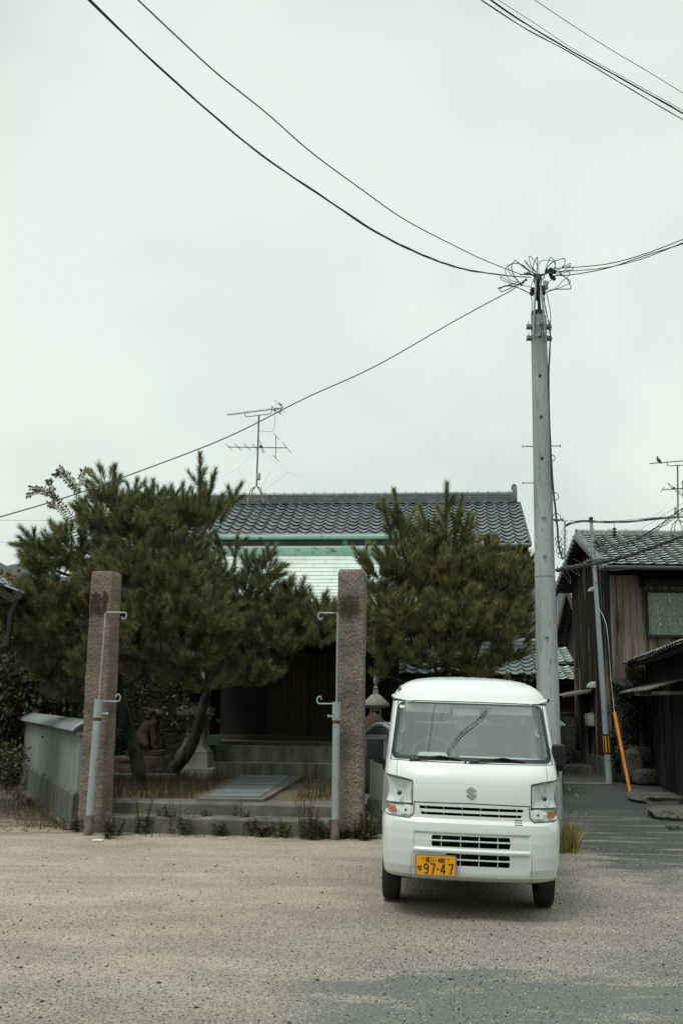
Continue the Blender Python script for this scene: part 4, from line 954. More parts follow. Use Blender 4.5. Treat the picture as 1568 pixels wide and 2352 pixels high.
# black corner pieces and drip ledges at the roof front
for s in(-1,1):
    m=MB(); P=[]
    def sx(y,z): w_,yf=vp(z)[1:3]; q=min(1,max(0,(y-yf)/DD)); return w_*(1-(1-q)**3)**(1/3)
    for z,yy in((1.742,1.9),(1.742,1.4),(1.742,1.15),(1.738,1.02),(1.73,.93),(1.718,.85),(1.708,.79)): P.append((s*(sx(yy,z)+.004),yy,z))
    m.tube(P,[.008,.009,.011,.014,.017,.014,.005],8); m.build('drip_rail',M_WHITEPAINT,van,50)
    m=MB(); m.tube([(s*(sx(y_,1.70)+.003),y_,1.699) for y_ in(.735,.79,.85,.90)],[.003,.007,.008,.004],6); m.build('rail_end_cap',M_BLACKPL,van,50)
m=MB(); a=-.615; m.blob((a,surf(a,1.79)-.012,1.79),(.016,.012,.028)); m.tube([(a,surf(a,1.79)-.02,1.80),(a+.002,surf(a,1.83)-.01,1.835)],.004,6); m.build('roof_antenna_base',pm('antenna_grey',(.10,.12,.13),rough=.4),van,60)
# emblem
E1=[(-.052,.030),(-.008,.078-.018),(.0,.064),(.052,.030),(.028,.016),(.0,.034),(-.012,.026),(.052,-.018),(.052,-.030),(.0,-.064),(-.052,-.030),(-.028,-.016),(0,-.034),(.012,-.026),(-.052,.018)]
m=MB(); cx_,cz_=-.004,.992; pts=[(x_*.76+cx_,z_*.74+cz_) for x_,z_ in E1]; n=len(pts)
y_=surf(0,.99); f0=[(x_,surf(x_,z_)-.009,z_) for x_,z_ in pts]; b0=[(x_,surf(x_,z_)+.001,z_) for x_,z_ in pts]
m.add(f0+b0,[tuple(range(n))[::-1]]+[(i,(i+1)%n,(i+1)%n+n,i+n) for i in range(n)]); m.build('emblem',pm('chrome_emblem',(.33,.36,.37),rough=.4,metal=.3),van)
# number plate
plx,plz=-.276,.4375; RXp=Matrix.Translation((plx,-.018,plz))
P_=thing_parent=None
m=MB(); m.prism(rrect(-.162,.162,-.0795,.0795,.015),'y',-.004,.012,0,RXp); fr_=m.build('number_plate',pm('plate_frame_chrome',(.42,.44,.44),rough=.3,metal=.9),van)
m=MB(); m.prism(rrect(-.151,.151,-.0705,.0705,.010),'y',-.0085,-.002,0,RXp); m.build('plate_face',pm('plate_orange',(.80,.36,.006),rough=.45),fr_)
PB=pm('plate_black_paint',(.015,.015,.012),rough=.5)
def ptxt(s,x,z,size,off,sx=1.,sz=1.):
    vs,fs=text_geo(s,size,off,.0012); m=MB(); m.add(vs,fs,0,RXp@Matrix.Translation((x,-.0095,z))@Matrix.Rotation(rad(90),4,'X')@Matrix.Diagonal((sx,sz,1,1))); m.build('plate_lettering',PB,fr_)
ptxt('香川',-.042,.040,.040,.0,1.0,1.1); ptxt('480',.044,.038,.046,.0008,.85,1.05); ptxt('せ',-.124,-.022,.044,.0012,1.,1.)
def stroke(segs,wd):
    m=MB()
    for P in segs:
        n=len(P); A=[];B=[]
        for i in range(n):
            a=Vector(P[max(0,i-1)]);b=Vector(P[min(n-1,i+1)]); d=(b-a).normalized(); q=Vector((-d.y,d.x))*wd/2; p=Vector(P[i]); A.append((p.x+q.x,-.0105,p.y+q.y)); B.append((p.x-q.x,-.0105,p.y-q.y))
        m.grid([A,B],0,RXp)
    m.build('plate_lettering',PB,fr_)
def arc(cx,cz,rx,rz,a0,a1,n=14): return [(cx+rx*math.cos(rad(a0+(a1-a0)*i/n)),cz+rz*math.sin(rad(a0+(a1-a0)*i/n))) for i in range(n+1)]
zt,zb=.012,-.060
def d9(x): return [arc(x,zt-.020,.0145,.018,0,360,20),[(x+.0145,zt-.02),(x+.0145,zb+.018)]+arc(x,zb+.017,.0145,.015,0,-140,10)]
def d7(x): return [[(x-.018,zt),(x+.019,zt)],[(x+.017,zt),(x+.004,-.028),(x-.002,zb-.003)]]
def d4(x): return [[(x+.006,zb-.003),(x+.006,zt+.004)],[(x+.006,zt+.002),(x-.017,zb+.022)],[(x-.020,zb+.020),(x+.019,zb+.020)]]
stroke(d9(-.074),.0098); stroke(d7(-.022),.0098); stroke([[(.008,-.026),(.026,-.026)]],.0095); stroke(d4(.058),.0098); stroke(d7(.117),.0098)
for x_ in(-.100,.098):
    m=MB(); m.lathe([(.0065,0),(.0055,.003),(.002,.004)],12,m=0,xf=RXp@Matrix.Translation((x_,-.0085,.052))@Matrix.Rotation(rad(90),4,'X')); m.build('plate_bolt',pm('bolt_dark',(.10,.085,.05),rough=.5),fr_,40)
wbox(fr_,'frame_tab',(plx-.02,-.032,plz-.084),(plx+.02,-.026,plz-.0745),M_STEEL)
# headlights
def patch(P4,n1_,n2_,off,mirror=1):
    """bilinear patch over four (x,z) corners on the body surface"""
    a,b,c_,d=[Vector(p) for p in P4]; rows=[]
    for i in range(n2_+1):
        r=[]
        for j in range(n1_+1):
            q=(a*(1-j/n1_)+b*(j/n1_))*(1-i/n2_)+(d*(1-j/n1_)+c_*(j/n1_))*(i/n2_); r.append((q.x,surf(q.x,q.y)-off,q.y))
        rows.append(r)
    return rows
LENS=glassy('headlight_lens',(.96,.98,.98),1.45,.0,.03); AMB=pm('amber_lens',(.50,.13,.02),rough=.25,coat=1); CLR=pm('white_lamp_plastic',(.62,.66,.65),rough=.25,coat=1)
for s in(-1,1):
    S_=lambda P:[(s*x_,z_) for x_,z_ in P]
    # reflector bowl
    m=MB(); cx_,cz_=s*.575,.965; rows=[]
    for i in range(17):
        v=-1+i/8; r_=[]
        for j in range(17):
            u=-1+j/8; ax_=.588+.112*u; zz=.978+.088*v+(.016*(u+.3) if v>0 else 0)*max(0,v); dd=.055*(1-abs(u)**2.6)*(1-abs(v)**3)
            r_.append((s*ax_,surf(min(.70,ax_),.98)+.012+dd,zz))
        rows.append(r_)
    m.grid(rows); h=m.build('headlight',[CHROME],van,60)
    m=MB(); m.tube([(cx_,.16,cz_),(cx_,.105,cz_)],[.022,.018],14); m.blob((cx_,.10,cz_),(.018,.014,.018),1); m.build('bulb',[pm('bulb_shield',(.38,.40,.41),rough=.3,metal=.8),pm('bulb_tip',(.05,.055,.06),rough=.2)],h,50)
    m=MB(); m.prism(rpoly(S_([(.47,1.06),(.71,1.09),(.72,.80),(.46,.79)]),.01,2),'y',.262,.268); m.build('reflector_back',pm('smoky_reflector',(.5,.53,.54),(.3,.32,.33),scale=14,rough=.3,metal=.5,stretch=(3,1,.4)),h)
    # inner side wall of the lamp pocket next to the wing: dark
    # lens
    top=S_([(.474,1.066),(.703,1.098),(.720,.895),(.462,.878)]) 
    m=MB(); m.grid(patch(top,16,12,.003)); m.build('lens',LENS,h,70)
    # flutes: thin bright ribs inside the lens
    m=MB()
    for k in range(12):
        x_=.485+.0155*k; y_=surf(x_,.95)+.012
        if k%3==1: continue
        m.box((s*x_-.0018,y_,.93-.03*math.sin(k)),(s*x_+.0018,y_+.003,1.02+.03*math.sin(k*1.7)))
    m.build('lens_flutes',CHROME,h)
    low=S_([(.461,.873),(.722,.888),(.722,.83),(.458,.812)]); 
    lowP=rpoly(S_([(.462,.874),(.722,.888),(.722,.832),(.672,.796),(.49,.788),(.46,.815)]),.012,3)
    m=MB(); n=len(lowP); c0=(s*.59,surf(.59,.835)-.006,.835); vs=[(x_,surf(x_,z_)-.003,z_) for x_,z_ in lowP]+[c0]; m.add(vs,[(i,(i+1)%n,n) for i in range(n)]); m.build('lamp_frame',CLR,h,50)
    m=MB(); 
    def cup(x0,x1,z0,z1,off,mat_i):
        P=rrect(x0,x1,z0,z1,.014); k=len(P); vs=[(x_,surf(x_,z_)-off,z_) for x_,z_ in P]+[(x_,surf(x_,z_)+.004,z_) for x_,z_ in P]; m.add([vs[i] for i in range(2*k)],[tuple(range(k))[::-1]]+[(i,(i+1)%k,(i+1)%k+k,i+k) for i in range(k)],mat_i)
    xa,xb=sorted((s*.600,s*.668)); cup(xa,xb,.820,.862,.014,0); m.build('turn_signal',[AMB],h,40)
    m=MB(); xa,xb=sorted((s*.478,s*.565)); cup(xa,xb,.806,.862,.012,0); pl_=m.build('position_lamp',[pm('clear_lamp',(.75,.78,.77),rough=.15,coat=1)],h,40)
    m=MB(); m.blob(((xa+xb)/2,surf(.52,.835)-.016,.838),(.009,.004,.009)); m.build('lamp_bulb',M_BLACKPL,pl_,60)
    strip(pline(S_([(.453,.905),(.455,.815),(.488,.780),(.66,.787),(.71,.82)]),8),.006,.002,'lamp_gap',SEAM,h)
    strip(pline(S_([(.468,.89),(.470,1.066),(.58,1.088),(.70,1.102)]),8),.006,.002,'lamp_gap',SEAM,h)
# mirrors
for s in(-1,1):
    m=MB(); x0,x1=(-.868,-.725) if s<0 else (.672,.782)
    bm=bmesh.new(); bmesh.ops.create_cube(bm,size=1)
    for v in bm.verts:
        v.co=Vector(((x0+x1)/2+v.co.x*(x1-x0),.47+v.co.y*.075*(1-.3*(v.co.z<0)),1.285+v.co.z*.185))
        if v.co.z<1.28 and s*v.co.x<s*(x0+x1)/2: v.co.z+=.012
    bmesh.ops.bevel(bm,geom=bm.edges[:],offset=.022,segments=4,affect='EDGES',profile=.55); bm.verts.index_update()
    m.add([v.co.copy() for v in bm.verts],[tuple(v.index for v in f.verts) for f in bm.faces]); bm.free()
    m.tube([(s*.76 if s>0 else -.80,.475,1.21),(s*.735,.49,1.185),(s*.70,.50,1.175)],[.03,.028,.03],10); m.tube([(s*.715,.50,1.20),(s*.712,.50,1.12)],[.022,.018],8); m.build('door_mirror',M_BLACKPL,van,50)
# wheels
def wheel(s,y):
    X=Matrix.Translation((s*.645,y,.300))@Matrix.Rotation(rad(90)*s,4,'Y')
    m=MB(); R_=.29; W_=.0775
    prof=[(.17,-W_*.9),(.24,-W_),(.272,-W_*.93),(.284,-W_*.75),(R_,-W_*.35),(R_,W_*.35),(.284,W_*.75),(.272,W_*.93),(.24,W_),(.17,W_*.9)]
    m.lathe(prof,40,xf=X,cap=False); ty=m.build('wheel',M_RUBBER,van,35)
    m=MB(); m.lathe([(.172,W_*.88),(.165,W_*.5),(.15,W_*.35),(.13,W_*.55),(.07,W_*.6),(.055,W_*.75),(0.001,W_*.78)],30,xf=X,cap=False); m.build('rim',pm('steel_rim',(.45,.47,.47),rough=.4,metal=.7),ty,35)
for s in(-1,1):
    for y in(.93,2.98): wheel(s,y)
wbox(van,'underbody',(-.58,.55,.245),(.58,3.2,.36),pm('underbody_black',(.012,.012,.012),rough=.9))
m=MB(); m.tube([(-.55,.85,.24),(.55,.85,.24)],.035,8); m.tube([(-.55,2.98,.26),(.55,2.98,.26)],.04,8); m.build('axle',M_BLACKPL,van,40)
# side glass, door seams, handles
SG=glassy('side_glass',(.45,.5,.5),1.5,.05)
for s in(-1,1):
    for (y0,y1,yt) in ((.70,1.34,1.0),(1.46,2.3,1.46),(2.42,3.1,2.42)):
        w0_,w1_=vp(1.2)[1]-.004,vp(1.64)[1]-.004; m=MB(); m.add([(s*w0_,y0,1.2),(s*w0_,y1,1.2),(s*w1_,y1,1.64),(s*w1_,max(y0,yt),1.64)],[(0,1,2,3)]); m.build('side_window',SG,van)
    for yy in(1.40,2.36):
        m=MB(); m.add([(s*(vp(z)[1]+.0012),yy+e,z) for z in(.40,.7,1.0,1.2,1.45,1.70) for e in(-.003,.003)],[(2*i,2*i+1,2*i+3,2*i+2) for i in range(5)]); m.build('door_gap',SEAM,van)
    wbox(van,'door_handle',(s*.725-.012,1.24,1.0),(s*.725+.012,1.35,1.035),M_BLACKPL,.005)
m=MB(); m.add([(-.5,3.372,1.22),(.5,3.372,1.22),(.5,3.352,1.62),(-.5,3.352,1.62)],[(0,1,2,3)]); m.build('rear_window',SG,van)
# cabin
DASH=pm('dashboard_grey',(.48,.50,.50),(.42,.44,.44),scale=12,rough=.8); SEAT=pm('seat_fabric',(.045,.055,.06),(.06,.07,.075),scale=20,rough=.9)
m=MB(); m.box((-.625,.36,1.0),(.625,.74,1.222),0,None,.03); m.box((-.45,.60,1.10),(-.18,.80,1.265),0,None,.04); m.box((-.1,.55,1.1),(.60,.72,1.245),0,None,.03); m.build('dashboard',DASH,van,45)
m=MB(); RXs=Matrix.Translation((-.315,.90,1.215))@Matrix.Rotation(rad(62),4,'X')
m.tube([(.185*math.cos(a),.185*math.sin(a),0) for a in [2*math.pi*i/36 for i in range(37)]],.0155,8,cap=False,xf=RXs); m.tube([(-.18,0,0),(0,-.02,-.03),(.18,0,0)],.014,6,xf=RXs); m.tube([(0,-.02,-.03),(0,-.18,0)],.014,6,xf=RXs); m.build('steering_wheel',pm('steering_grey',(.12,.13,.13),rough=.6),van,60)
for x_ in(-.315,.33):
    m=MB(); m.box((x_-.24,1.32,1.0),(x_+.24,1.46,1.50),0,None,.06); m.box((x_-.23,1.0,.85),(x_+.23,1.45,1.06),0,None,.05); m.box((x_-.13,1.36,1.51),(x_+.13,1.45,1.66),0,None,.04); m.build('seat',SEAT,van,45)
m=MB(); m.box((-.145,.70,1.585),(.085,.735,1.645),0,None,.015); m.tube([(-.03,.71,1.64),(-.03,.75,1.70)],.01,6); m.build('rear_view_mirror',pm('mirror_back_grey',(.45,.47,.46),rough=.5),van,45)
for x0_,x1_ in((-.56,-.17),(.14,.53)): wbox(van,'sun_visor',(x0_,.72,1.60),(x1_,.74,1.70),pm('visor_grey',(.36,.38,.37),rough=.8),.008)
for s in(-1,1):
    m=MB(); m.tube([(s*.60,.78,1.42),(s*.575,.80,1.44),(s*.57,.83,1.52),(s*.59,.86,1.58)],.014,8); m.build('grab_handle',pm('grab_grey',(.42,.44,.43),rough=.6),van,60)
# ------------------------------------------------------------------ poles, wires, aerials
def cr_(P,n=6):
    P=[Vector(p) for p in P]
    if len(P)<3: return [P[0].lerp(P[-1],i/n) for i in range(n+1)]
    Q=[P[0]*2-P[1]]+P+[P[-1]*2-P[-2]]; out=[]
    for i in range(1,len(Q)-2):
        for k in range(n):
            t=k/n; a,b,c,d=Q[i-1],Q[i],Q[i+1],Q[i+2]
            out.append(.5*((2*b)+(c-a)*t+(2*a-5*b+4*c-d)*t*t+(3*b-a-3*c+d)*t**3))
    out.append(P[-1]); return out
YP=12.8
pb=at(1266,1945,YP); pt=at(1236,727,YP); PB_=Vector((pb.x,pb.y,0))
pole=thing('utility_pole','tall grey concrete utility pole crowned by a tangle of cables behind the van','utility pole',PB_)
def pp(z,dx=0,dy=0): f=z/pt.z; return Vector((pb.x+(pt.x-pb.x)*f+dx,YP+dy,z))
def pr_(z): return .146+(.098-.146)*z/pt.z
m=MB(); m.tube([pp(z) for z in [-.1]+[pt.z*i/12 for i in range(1,13)]],[pr_(pt.z*i/12) for i in range(13)],32); m.build('shaft',M_CONC,pole,40,world=True)
m=MB(); m.tube([pp(pt.z),pp(pt.z+.07)],[.085,.082],24); m.build('top_cap',M_BLK,pole,40,world=True)
def zp(px,py): return at(px,py,YP-.12).z
for py in(741,767):
    z=zp(px:=1236,py); c=pp(z); r=pr_(z)+.006
    m=MB(); m.tube([c-Vector((0,0,.024)),c+Vector((0,0,.024))],r,28)
    for s in(-1,1): m.box((c.x+s*(r+.02)-.035,c.y-.05,c.z-.03),(c.x+s*(r+.02)+.035,c.y+.05,c.z-.022)); m.box((c.x+s*(r+.02)-.035,c.y-.006,c.z-.05),(c.x+s*(r+.02)+.035,c.y+.006,c.z+.02)); m.tube([c+Vector((s*(r+.03),-.02,-.04)),c+Vector((s*(r+.03),-.02,.05))],.007,6)
    for dx in(-.012,.012): m.box((c.x+dx-.004,c.y-r-.045,c.z-.03),(c.x+dx+.004,c.y-r+.01,c.z+.04))
    m.tube([c+Vector((0,-r-.03,.02)),c+Vector((.13,-r-.02,.025))],.006,6)
    m.build('clamp_band',M_STEEL,pole,40,world=True)
ap=at(1234,637,YP)
for s,pxb in((-1,1224),(1,1250)):
    a=at(pxb,770,YP-.1); b=at(pxb+(1 if s<0 else -1),737,YP-.1); m=MB(); m.tube([a,b,ap+Vector((s*.025,-.02,0))],.014,8); m.build('peak_strut',M_STEEL,pole,40,world=True)
m=MB(); m.tube([ap+Vector((0,0,-.05)),ap+Vector((0,0,.03))],.05,12); m.box((ap.x-.05,ap.y-.03,ap.z-.07),(ap.x+.05,ap.y+.03,ap.z-.02)); m.tube([ap+Vector((.0,0,.0)),ap+Vector((.12,-.03,.05))],.012,6); m.tube([ap,ap+Vector((-.12,-.03,.04))],.012,6); m.build('apex_bracket',pm('dark_bracket_steel',(.10,.12,.12),rough=.5,metal=.4),pole,40,world=True)
m=MB(); m.tube([pp(pt.z+.05,.02,.02),pp(pt.z+.30,.01,.02),at(1235,655,YP+.02)],.022,10); m.build('riser_pipe',M_BLK,pole,40,world=True)
def q7(zx,zy,dy=0): return at((1900+zx*.3189)/1.7417,(950+zy*.3189)/1.7417,YP+dy)
def lump(pts,r,nm,mat=M_BLK,sd=0):
    m=MB()
    for i,p in enumerate(pts): m.blob(p,(r,r*.8,r*1.1),0,10,7,.5,seed=sd+i)
    m.tube(pts,r*.55,8); m.build(nm,mat,pole,None,world=True)
lump([q7(715,660),q7(712,700)],.032,'cable_closure',sd=1); lump([q7(845,640,-.03),q7(850,690,-.03)],.034,'cable_closure',sd=4)
lump([q7(785,600,.03),q7(780,660,.03),q7(770,720,.03),q7(768,765,.03)],.026,'cable_closure',sd=8)
lump([q7(905,425,-.05),q7(945,405,-.05),q7(990,430,-.05)],.028,'cable_closure',sd=12); lump([q7(945,460,-.05),q7(960,495,-.05),q7(985,515,-.05)],.028,'cable_closure',sd=16)
lump([q7(575,590,-.04),q7(600,560,-.04),q7(635,530,-.04)],.017,'cable_closure',M_CABLE,sd=20)
m=MB(); m.box(tuple(q7(880,600)-Vector((.03,.02,.06))),tuple(q7(880,600)+Vector((.03,.02,.06))),0,None,.008); m.build('junction_box',M_STEEL,pole,40,world=True)
m=MB(); m.blob(q7(650,452),(.05,.03,.022),0,10,8); m.build('pale_clamp',M_STEEL,pole,50,world=True)
loops=[[(775,470),(640,400),(510,295),(480,310),(455,360),(470,450),(520,530),(570,570)],[(760,480),(620,370),(520,322),(430,340),(385,390),(378,440),(420,520),(490,550),(540,558)],[(700,460),(600,350),(480,325),(415,370),(440,460),(530,530)],
[(760,465),(700,360),(672,245),(685,238),(730,275),(775,360),(770,450)],[(780,450),(720,370),(760,270),(780,250),(778,330),(775,445)],[(740,470),(690,380),(620,285),(655,350),(720,420)],[(800,470),(790,360),(820,300),(900,285),(970,300),(1000,340),(990,390)],[(860,510),(880,400),(930,270),(950,250),(1000,310),(1000,370)],
[(850,520),(900,380),(980,300),(1050,280),(1100,262),(1125,290),(1110,350),(1050,400)],[(1000,380),(1080,385),(1150,345),(1190,325),(1180,355),(1120,410),(1040,440)],[(1000,420),(1120,365),(1200,370),(1225,400),(1150,415),(1020,450)],
[(1000,480),(1120,440),(1180,435),(1170,480),(1080,560),(1000,640),(900,680)],[(1060,460),(1150,520),(1200,630),(1180,645),(1080,648),(960,655),(890,690)],[(1050,440),(1130,500),(1190,550),(1150,590),(1030,640),(880,690)],
[(530,560),(470,575),(330,495),(312,510),(360,545),(450,580),(600,600),(700,625)],[(540,560),(440,590),(300,630),(290,640),(420,610),(560,640),(680,700)],[(560,570),(430,640),(330,680),(305,655),(360,610),(470,605),(600,660),(700,710)],[(820,460),(900,450),(960,440)],[(860,540),(820,500),(800,460)],[(900,600),(940,540),(1000,500)],[(740,500),(700,470),(560,465)],[(730,520),(700,600),(705,640)]]
for i,Lp in enumerate(loops):
    P=cr_([q7(x,y,-.10+.16*math.sin(k*1.3+i)) for k,(x,y) in enumerate(Lp)],7)
    m=MB(); m.tube(P,.0048 if i%4 else .0065,5); m.build('cable_loop',M_CABLE if i%2 else M_WIRE,pole,60,world=True)
for i,Lp in enumerate([[(700,730),(708,800),(712,880),(702,980)],[(775,780),(785,860),(770,970)],[(845,730),(880,880),(905,1000),(925,1150),(935,1250),(925,1450),(912,1720),(915,2000),(935,2600),(948,2760)],[(865,730),(870,860),(900,980),(930,1150),(938,1250),(932,1450),(920,1720),(925,2100),(940,2600),(952,2770)],[(890,690),(930,880),(943,1000),(940,1300),(935,1500),(925,1720),(930,2200),(948,2620),(955,2760)]]):
    m=MB(); m.tube(cr_([q7(x,y,-.06) for x,y in Lp],6),.0055,5); m.build('riser_cable',M_CABLE,pole,60,world=True)
# riser bundle with lashing rings on the right side of the pole
def q8(zx,zy,dy=0,Y=None): return at((2131+zx*.38265)/1.7417,(1800+zy*.38265)/1.7417,(Y or YP)+dy)
base_=[(184,0),(190,120),(200,300),(215,470),(232,620),(242,720),(255,830),(262,950),(280,1060),(310,1145)]
for k in range(5):
    P=cr_([q8(x+5*math.sin(i*1.1+k*1.3)*(1 if i>0 else .3),y,.02*math.cos(k+i)-.05) for i,(x,y) in enumerate(base_)],5); m=MB(); m.tube(P,.0075,5); m.build('riser_cable',M_CABLE,pole,60,world=True)
for (x,y,r) in [(196,85,.04),(225,485,.05),(246,705,.05),(262,930,.035),(268,985,.035),(276,1050,.04),(292,1100,.04)]:
    c=q8(x,y,-.06); m=MB(); m.tube([c+Vector((r*math.cos(a),.01*math.sin(a*2),r*math.sin(a))) for a in [2*math.pi*i/18 for i in range(19)]],.005,5); m.build('lashing_ring',M_CABLE,pole,60,world=True)
for k in range(3):
    P=cr_([q8(330+8*math.sin(i*1.7+k*2),y,-.05) for i,y in enumerate([745,800,860,920,980,1040,1100,1135])],5); m=MB(); m.tube(P,.005,5); m.build('pale_tail_cable',M_STEEL,pole,60,world=True)
for i,y in enumerate((860,940,1010,1070)):
    c=q8(326,y,-.05); m=MB(); m.tube([c+Vector((.035*math.cos(a),0,.035*math.sin(a))) for a in [2*math.pi*i/14 for i in range(15)]],.004,5); m.build('pale_tail_ring',M_STEEL,pole,60,world=True)
m=MB(); a=q8(195,728); b=q8(305,728,-.05); m.tube([a-Vector((.05,0,0)),b],.014,8); m.blob(b,(.02,.02,.025)); m.build('insulator_arm',M_STEEL,pole,50,world=True)
for (x0,y0,x1) in((1198,1025,1222),(1262,1024,1286),(1199,1109,1222)):
    a=at(x0,y0,YP);b=at(x1,y0,YP); m=MB(); m.tube([a,b+(b-a)*.3 if x0<1230 else b],.0085,6); e=a if x0<1230 else b; 
    if x0>1230: m.tube([a-Vector((.03,0,0)),a],.0085,6)
    m.tube([e-Vector((.004,0,0)),e+Vector((.004,0,0))],.018,8); m.build('climbing_peg',M_STEEL,pole,50,world=True)
def onpole(px,py):
    z=zp(px,py); c=pp(z); n=(Vector((0,0,c.z))-c); n.z=0; n.normalize(); return c+n*(pr_(z)),n
for px,py in((1240,862),(1242,957),(1244,1052),(1255,1609),(1236,771)):
    c,n=onpole(px,py); m=MB(); X=Matrix.Translation(c+n*.002)@n.to_track_quat('Z','Y').to_matrix().to_4x4(); m.lathe([(.019,0),(.019,.003)],14,xf=X); m.build('bolt_hole',M_BLK,pole,world=True)
for px,py in((1249,1277),(1252,1462),(1247,1187)):
    c,n=onpole(px,py); m=MB(); X=Matrix.Translation(c)@n.to_track_quat('Z','Y').to_matrix().to_4x4(); m.lathe([(.026,0),(.026,.006),(.014,.008),(.012,.03)],10,xf=X); m.build('pole_bolt',M_STEEL,pole,50,world=True)
z=zp(1250,1322); m=MB(); m.tube([pp(z-.006),pp(z+.006)],pr_(z)+.004,28); m.build('strap_band',M_STEEL,pole,40,world=True)
c=pp(zp(1272,1405),.15,.0); m=MB(); m.box((c.x-.02,c.y-.03,c.z-.14),(c.x-.012,c.y+.03,c.z+.14)); m.build('side_plate',pm('white_plate',(.55,.57,.55),rough=.6),pole,world=True)
c=q8(213,1320,-.03); m=MB(); m.tube([c-Vector((0,0,.08)),c+Vector((0,0,.08))],.011,6); m.build('orange_tag',pm('orange_tag',(.6,.2,.06),rough=.6),pole,world=True)
# ---- overhead wires: each hangs in a vertical plane between its two ends
def wire(label,P,Y0,Y1,r_,mat=M_WIRE,group='overhead cables',strands=1,tw=.0,name='overhead_cable',cat='cable',n=6,cloop=9.):
    r=r_*.78; a=at(*P[0],Y0);b=at(*P[-1],Y1); d=b-a; nn=Vector((-d.y,d.x,0)).normalized()
    ps=[a]+[onplane(px,py,a,nn) for px,py in P[1:-1]]+[b]
    off=lambda p: p[0]<0 or p[1]<0 or p[0]>1568
    e0=[];e1=[]
    if off(P[0]) and P[0][1]<20: T_=(ps[0]-ps[1]).normalized(); e0=[ps[0]+T_*1.5*k+Vector((0,0,.012*k*k)) for k in range(11,0,-1)]
    if off(P[-1]) and len(P)>3: T_=(ps[-1]-ps[-2]).normalized(); e1=[ps[-1]+T_*1.*k+Vector((0,0,.012*k*k)) for k in range(1,8)]
    Q=e0+cr_(ps,n)+e1; m=MB()
    if strands==1: m.tube(Q,r,6)
    else:
        # resample for the twist
        R=[]; 
        for u,v in zip(Q,Q[1:]):
            k=max(1,int((v-u).length/.09)); R+=[u.lerp(v,i/k) for i in range(k)]
        R.append(Q[-1]); 
        for s in range(strands):
            pts=[]; L_=0
            for i,p in enumerate(R):
                if i: L_+=(p-R[i-1]).length
                d=(R[min(i+1,len(R)-1)]-R[max(i-1,0)]).normalized(); u=d.cross(Vector((0,0,1))).normalized(); v=u.cross(d); an=L_*cloop+2*math.pi*s/strands+.6*math.sin(L_*1.7)
                k=tw*(.6+.4*math.sin(L_*.9+s)); pts.append(p+u*math.cos(an)*k+v*math.sin(an)*k)
            m.tube(pts,r,5)
    c=(a+b)/2; m.v=[p-c for p in m.v]; o=m.build(name,mat,None,60); o.location=c; return tag(o,label,cat,group)
wire('thick twisted black cable sweeping from the top left corner down to the pole top',[(195,-12),(300,92),(385,172),(490,265),(600,355),(740,452),(880,542),(1000,598),(1080,621),(1160,633),(1218,637)],5.6,12.75,.0065,M_CABLE,strands=3,tw=.008,cloop=4)
wire('thinner single cable from the top left edge to the pole, above the thick twisted one',[(305,-12),(400,78),(500,170),(610,258),(715,350),(830,435),(930,505),(1050,568),(1120,601),(1200,632)],5.8,12.75,.0068)
wire('cable sloping down from the pole top past the roof aerial to the left edge',[(-15,1192),(150,1143),(300,1090),(520,1005),(700,915),(860,842),(1035,742),(1130,690),(1172,668),(1195,650)],10.8,12.7,.009,M_CABLE)
wire('upper of the three wires rising from the pole top to the right edge',[(1262,617),(1330,613),(1400,605),(1480,583),(1590,541)],12.8,11.5,.0075,group='wires to the right edge')
wire('middle of the three wires rising from the pole top to the right edge',[(1262,624),(1330,621),(1400,613),(1480,592),(1590,548)],12.8,11.5,.007,group='wires to the right edge')
wire('lowest of the three wires rising from the pole top to the right edge',[(1262,634),(1320,630),(1400,614),(1480,587),(1590,553)],12.8,11.5,.008,M_CABLE,group='wires to the right edge')
G2='cables across the top right corner'
wire('thick twisted cable crossing the top right corner, between two thinner ones',[(1105,-16),(1200,50),(1320,122),(1440,188),(1590,274)],8.5,9.8,.006,M_CABLE,G2,strands=3,tw=.009,cloop=5)
wire('wavy thin cable just below the thick one in the top right corner',[(1080,-16),(1200,62),(1300,116),(1420,188),(1500,236),(1590,288)],8.5,9.8,.0055,M_CABLE,G2,strands=2,tw=.005,cloop=7)
wire('straight thin wire just above the thick cable in the top right corner',[(1118,-16),(1225,52),(1320,115),(1440,183),(1590,266)],8.6,9.8,.0035,M_WIRE,G2)
wire('lone thin wire nearest the top right corner of the sky',[(1205,-15),(1320,62),(1420,125),(1480,160),(1590,228)],9.5,10.5,.0045,M_WIRE,G2)
G3='cables over the wooden house roof'
wire('taut thin messenger wire running right from the pole above the wooden house roof',[(1290,1196),(1400,1197),(1480,1190),(1590,1183)],12.85,14.5,.004,M_WIRE,G3)
wire('thick grey cable bundle looping up then right above the wooden house ridge',[(1297,1208),(1312,1201),(1340,1197),(1400,1199),(1440,1198),(1490,1193),(1590,1186)],12.85,14.3,.008,M_CABLE,G3,strands=3,tw=.012,cloop=3)
wire('chain like spiral cable rising from the leaning pole to the right edge',[(1376,1252),(1400,1255),(1440,1248),(1490,1222),(1530,1195),(1590,1152)],22.6,15.5,.008,M_CABLE,G3,strands=3,tw=.03,cloop=6)
wire('second thinner spiral cable rising beside the chain like one',[(1376,1262),(1420,1262),(1470,1240),(1530,1202),(1590,1160)],22.6,15.5,.006,M_CABLE,G3,strands=2,tw=.03,cloop=7)
wire('heavy black cable bundle crossing low over the roof tiles',[(1278,1311),(1330,1302),(1385,1290),(1440,1277),(1500,1255),(1590,1224)],12.9,14.6,.011,M_BLK,G3,strands=4,tw=.02,cloop=2.5)
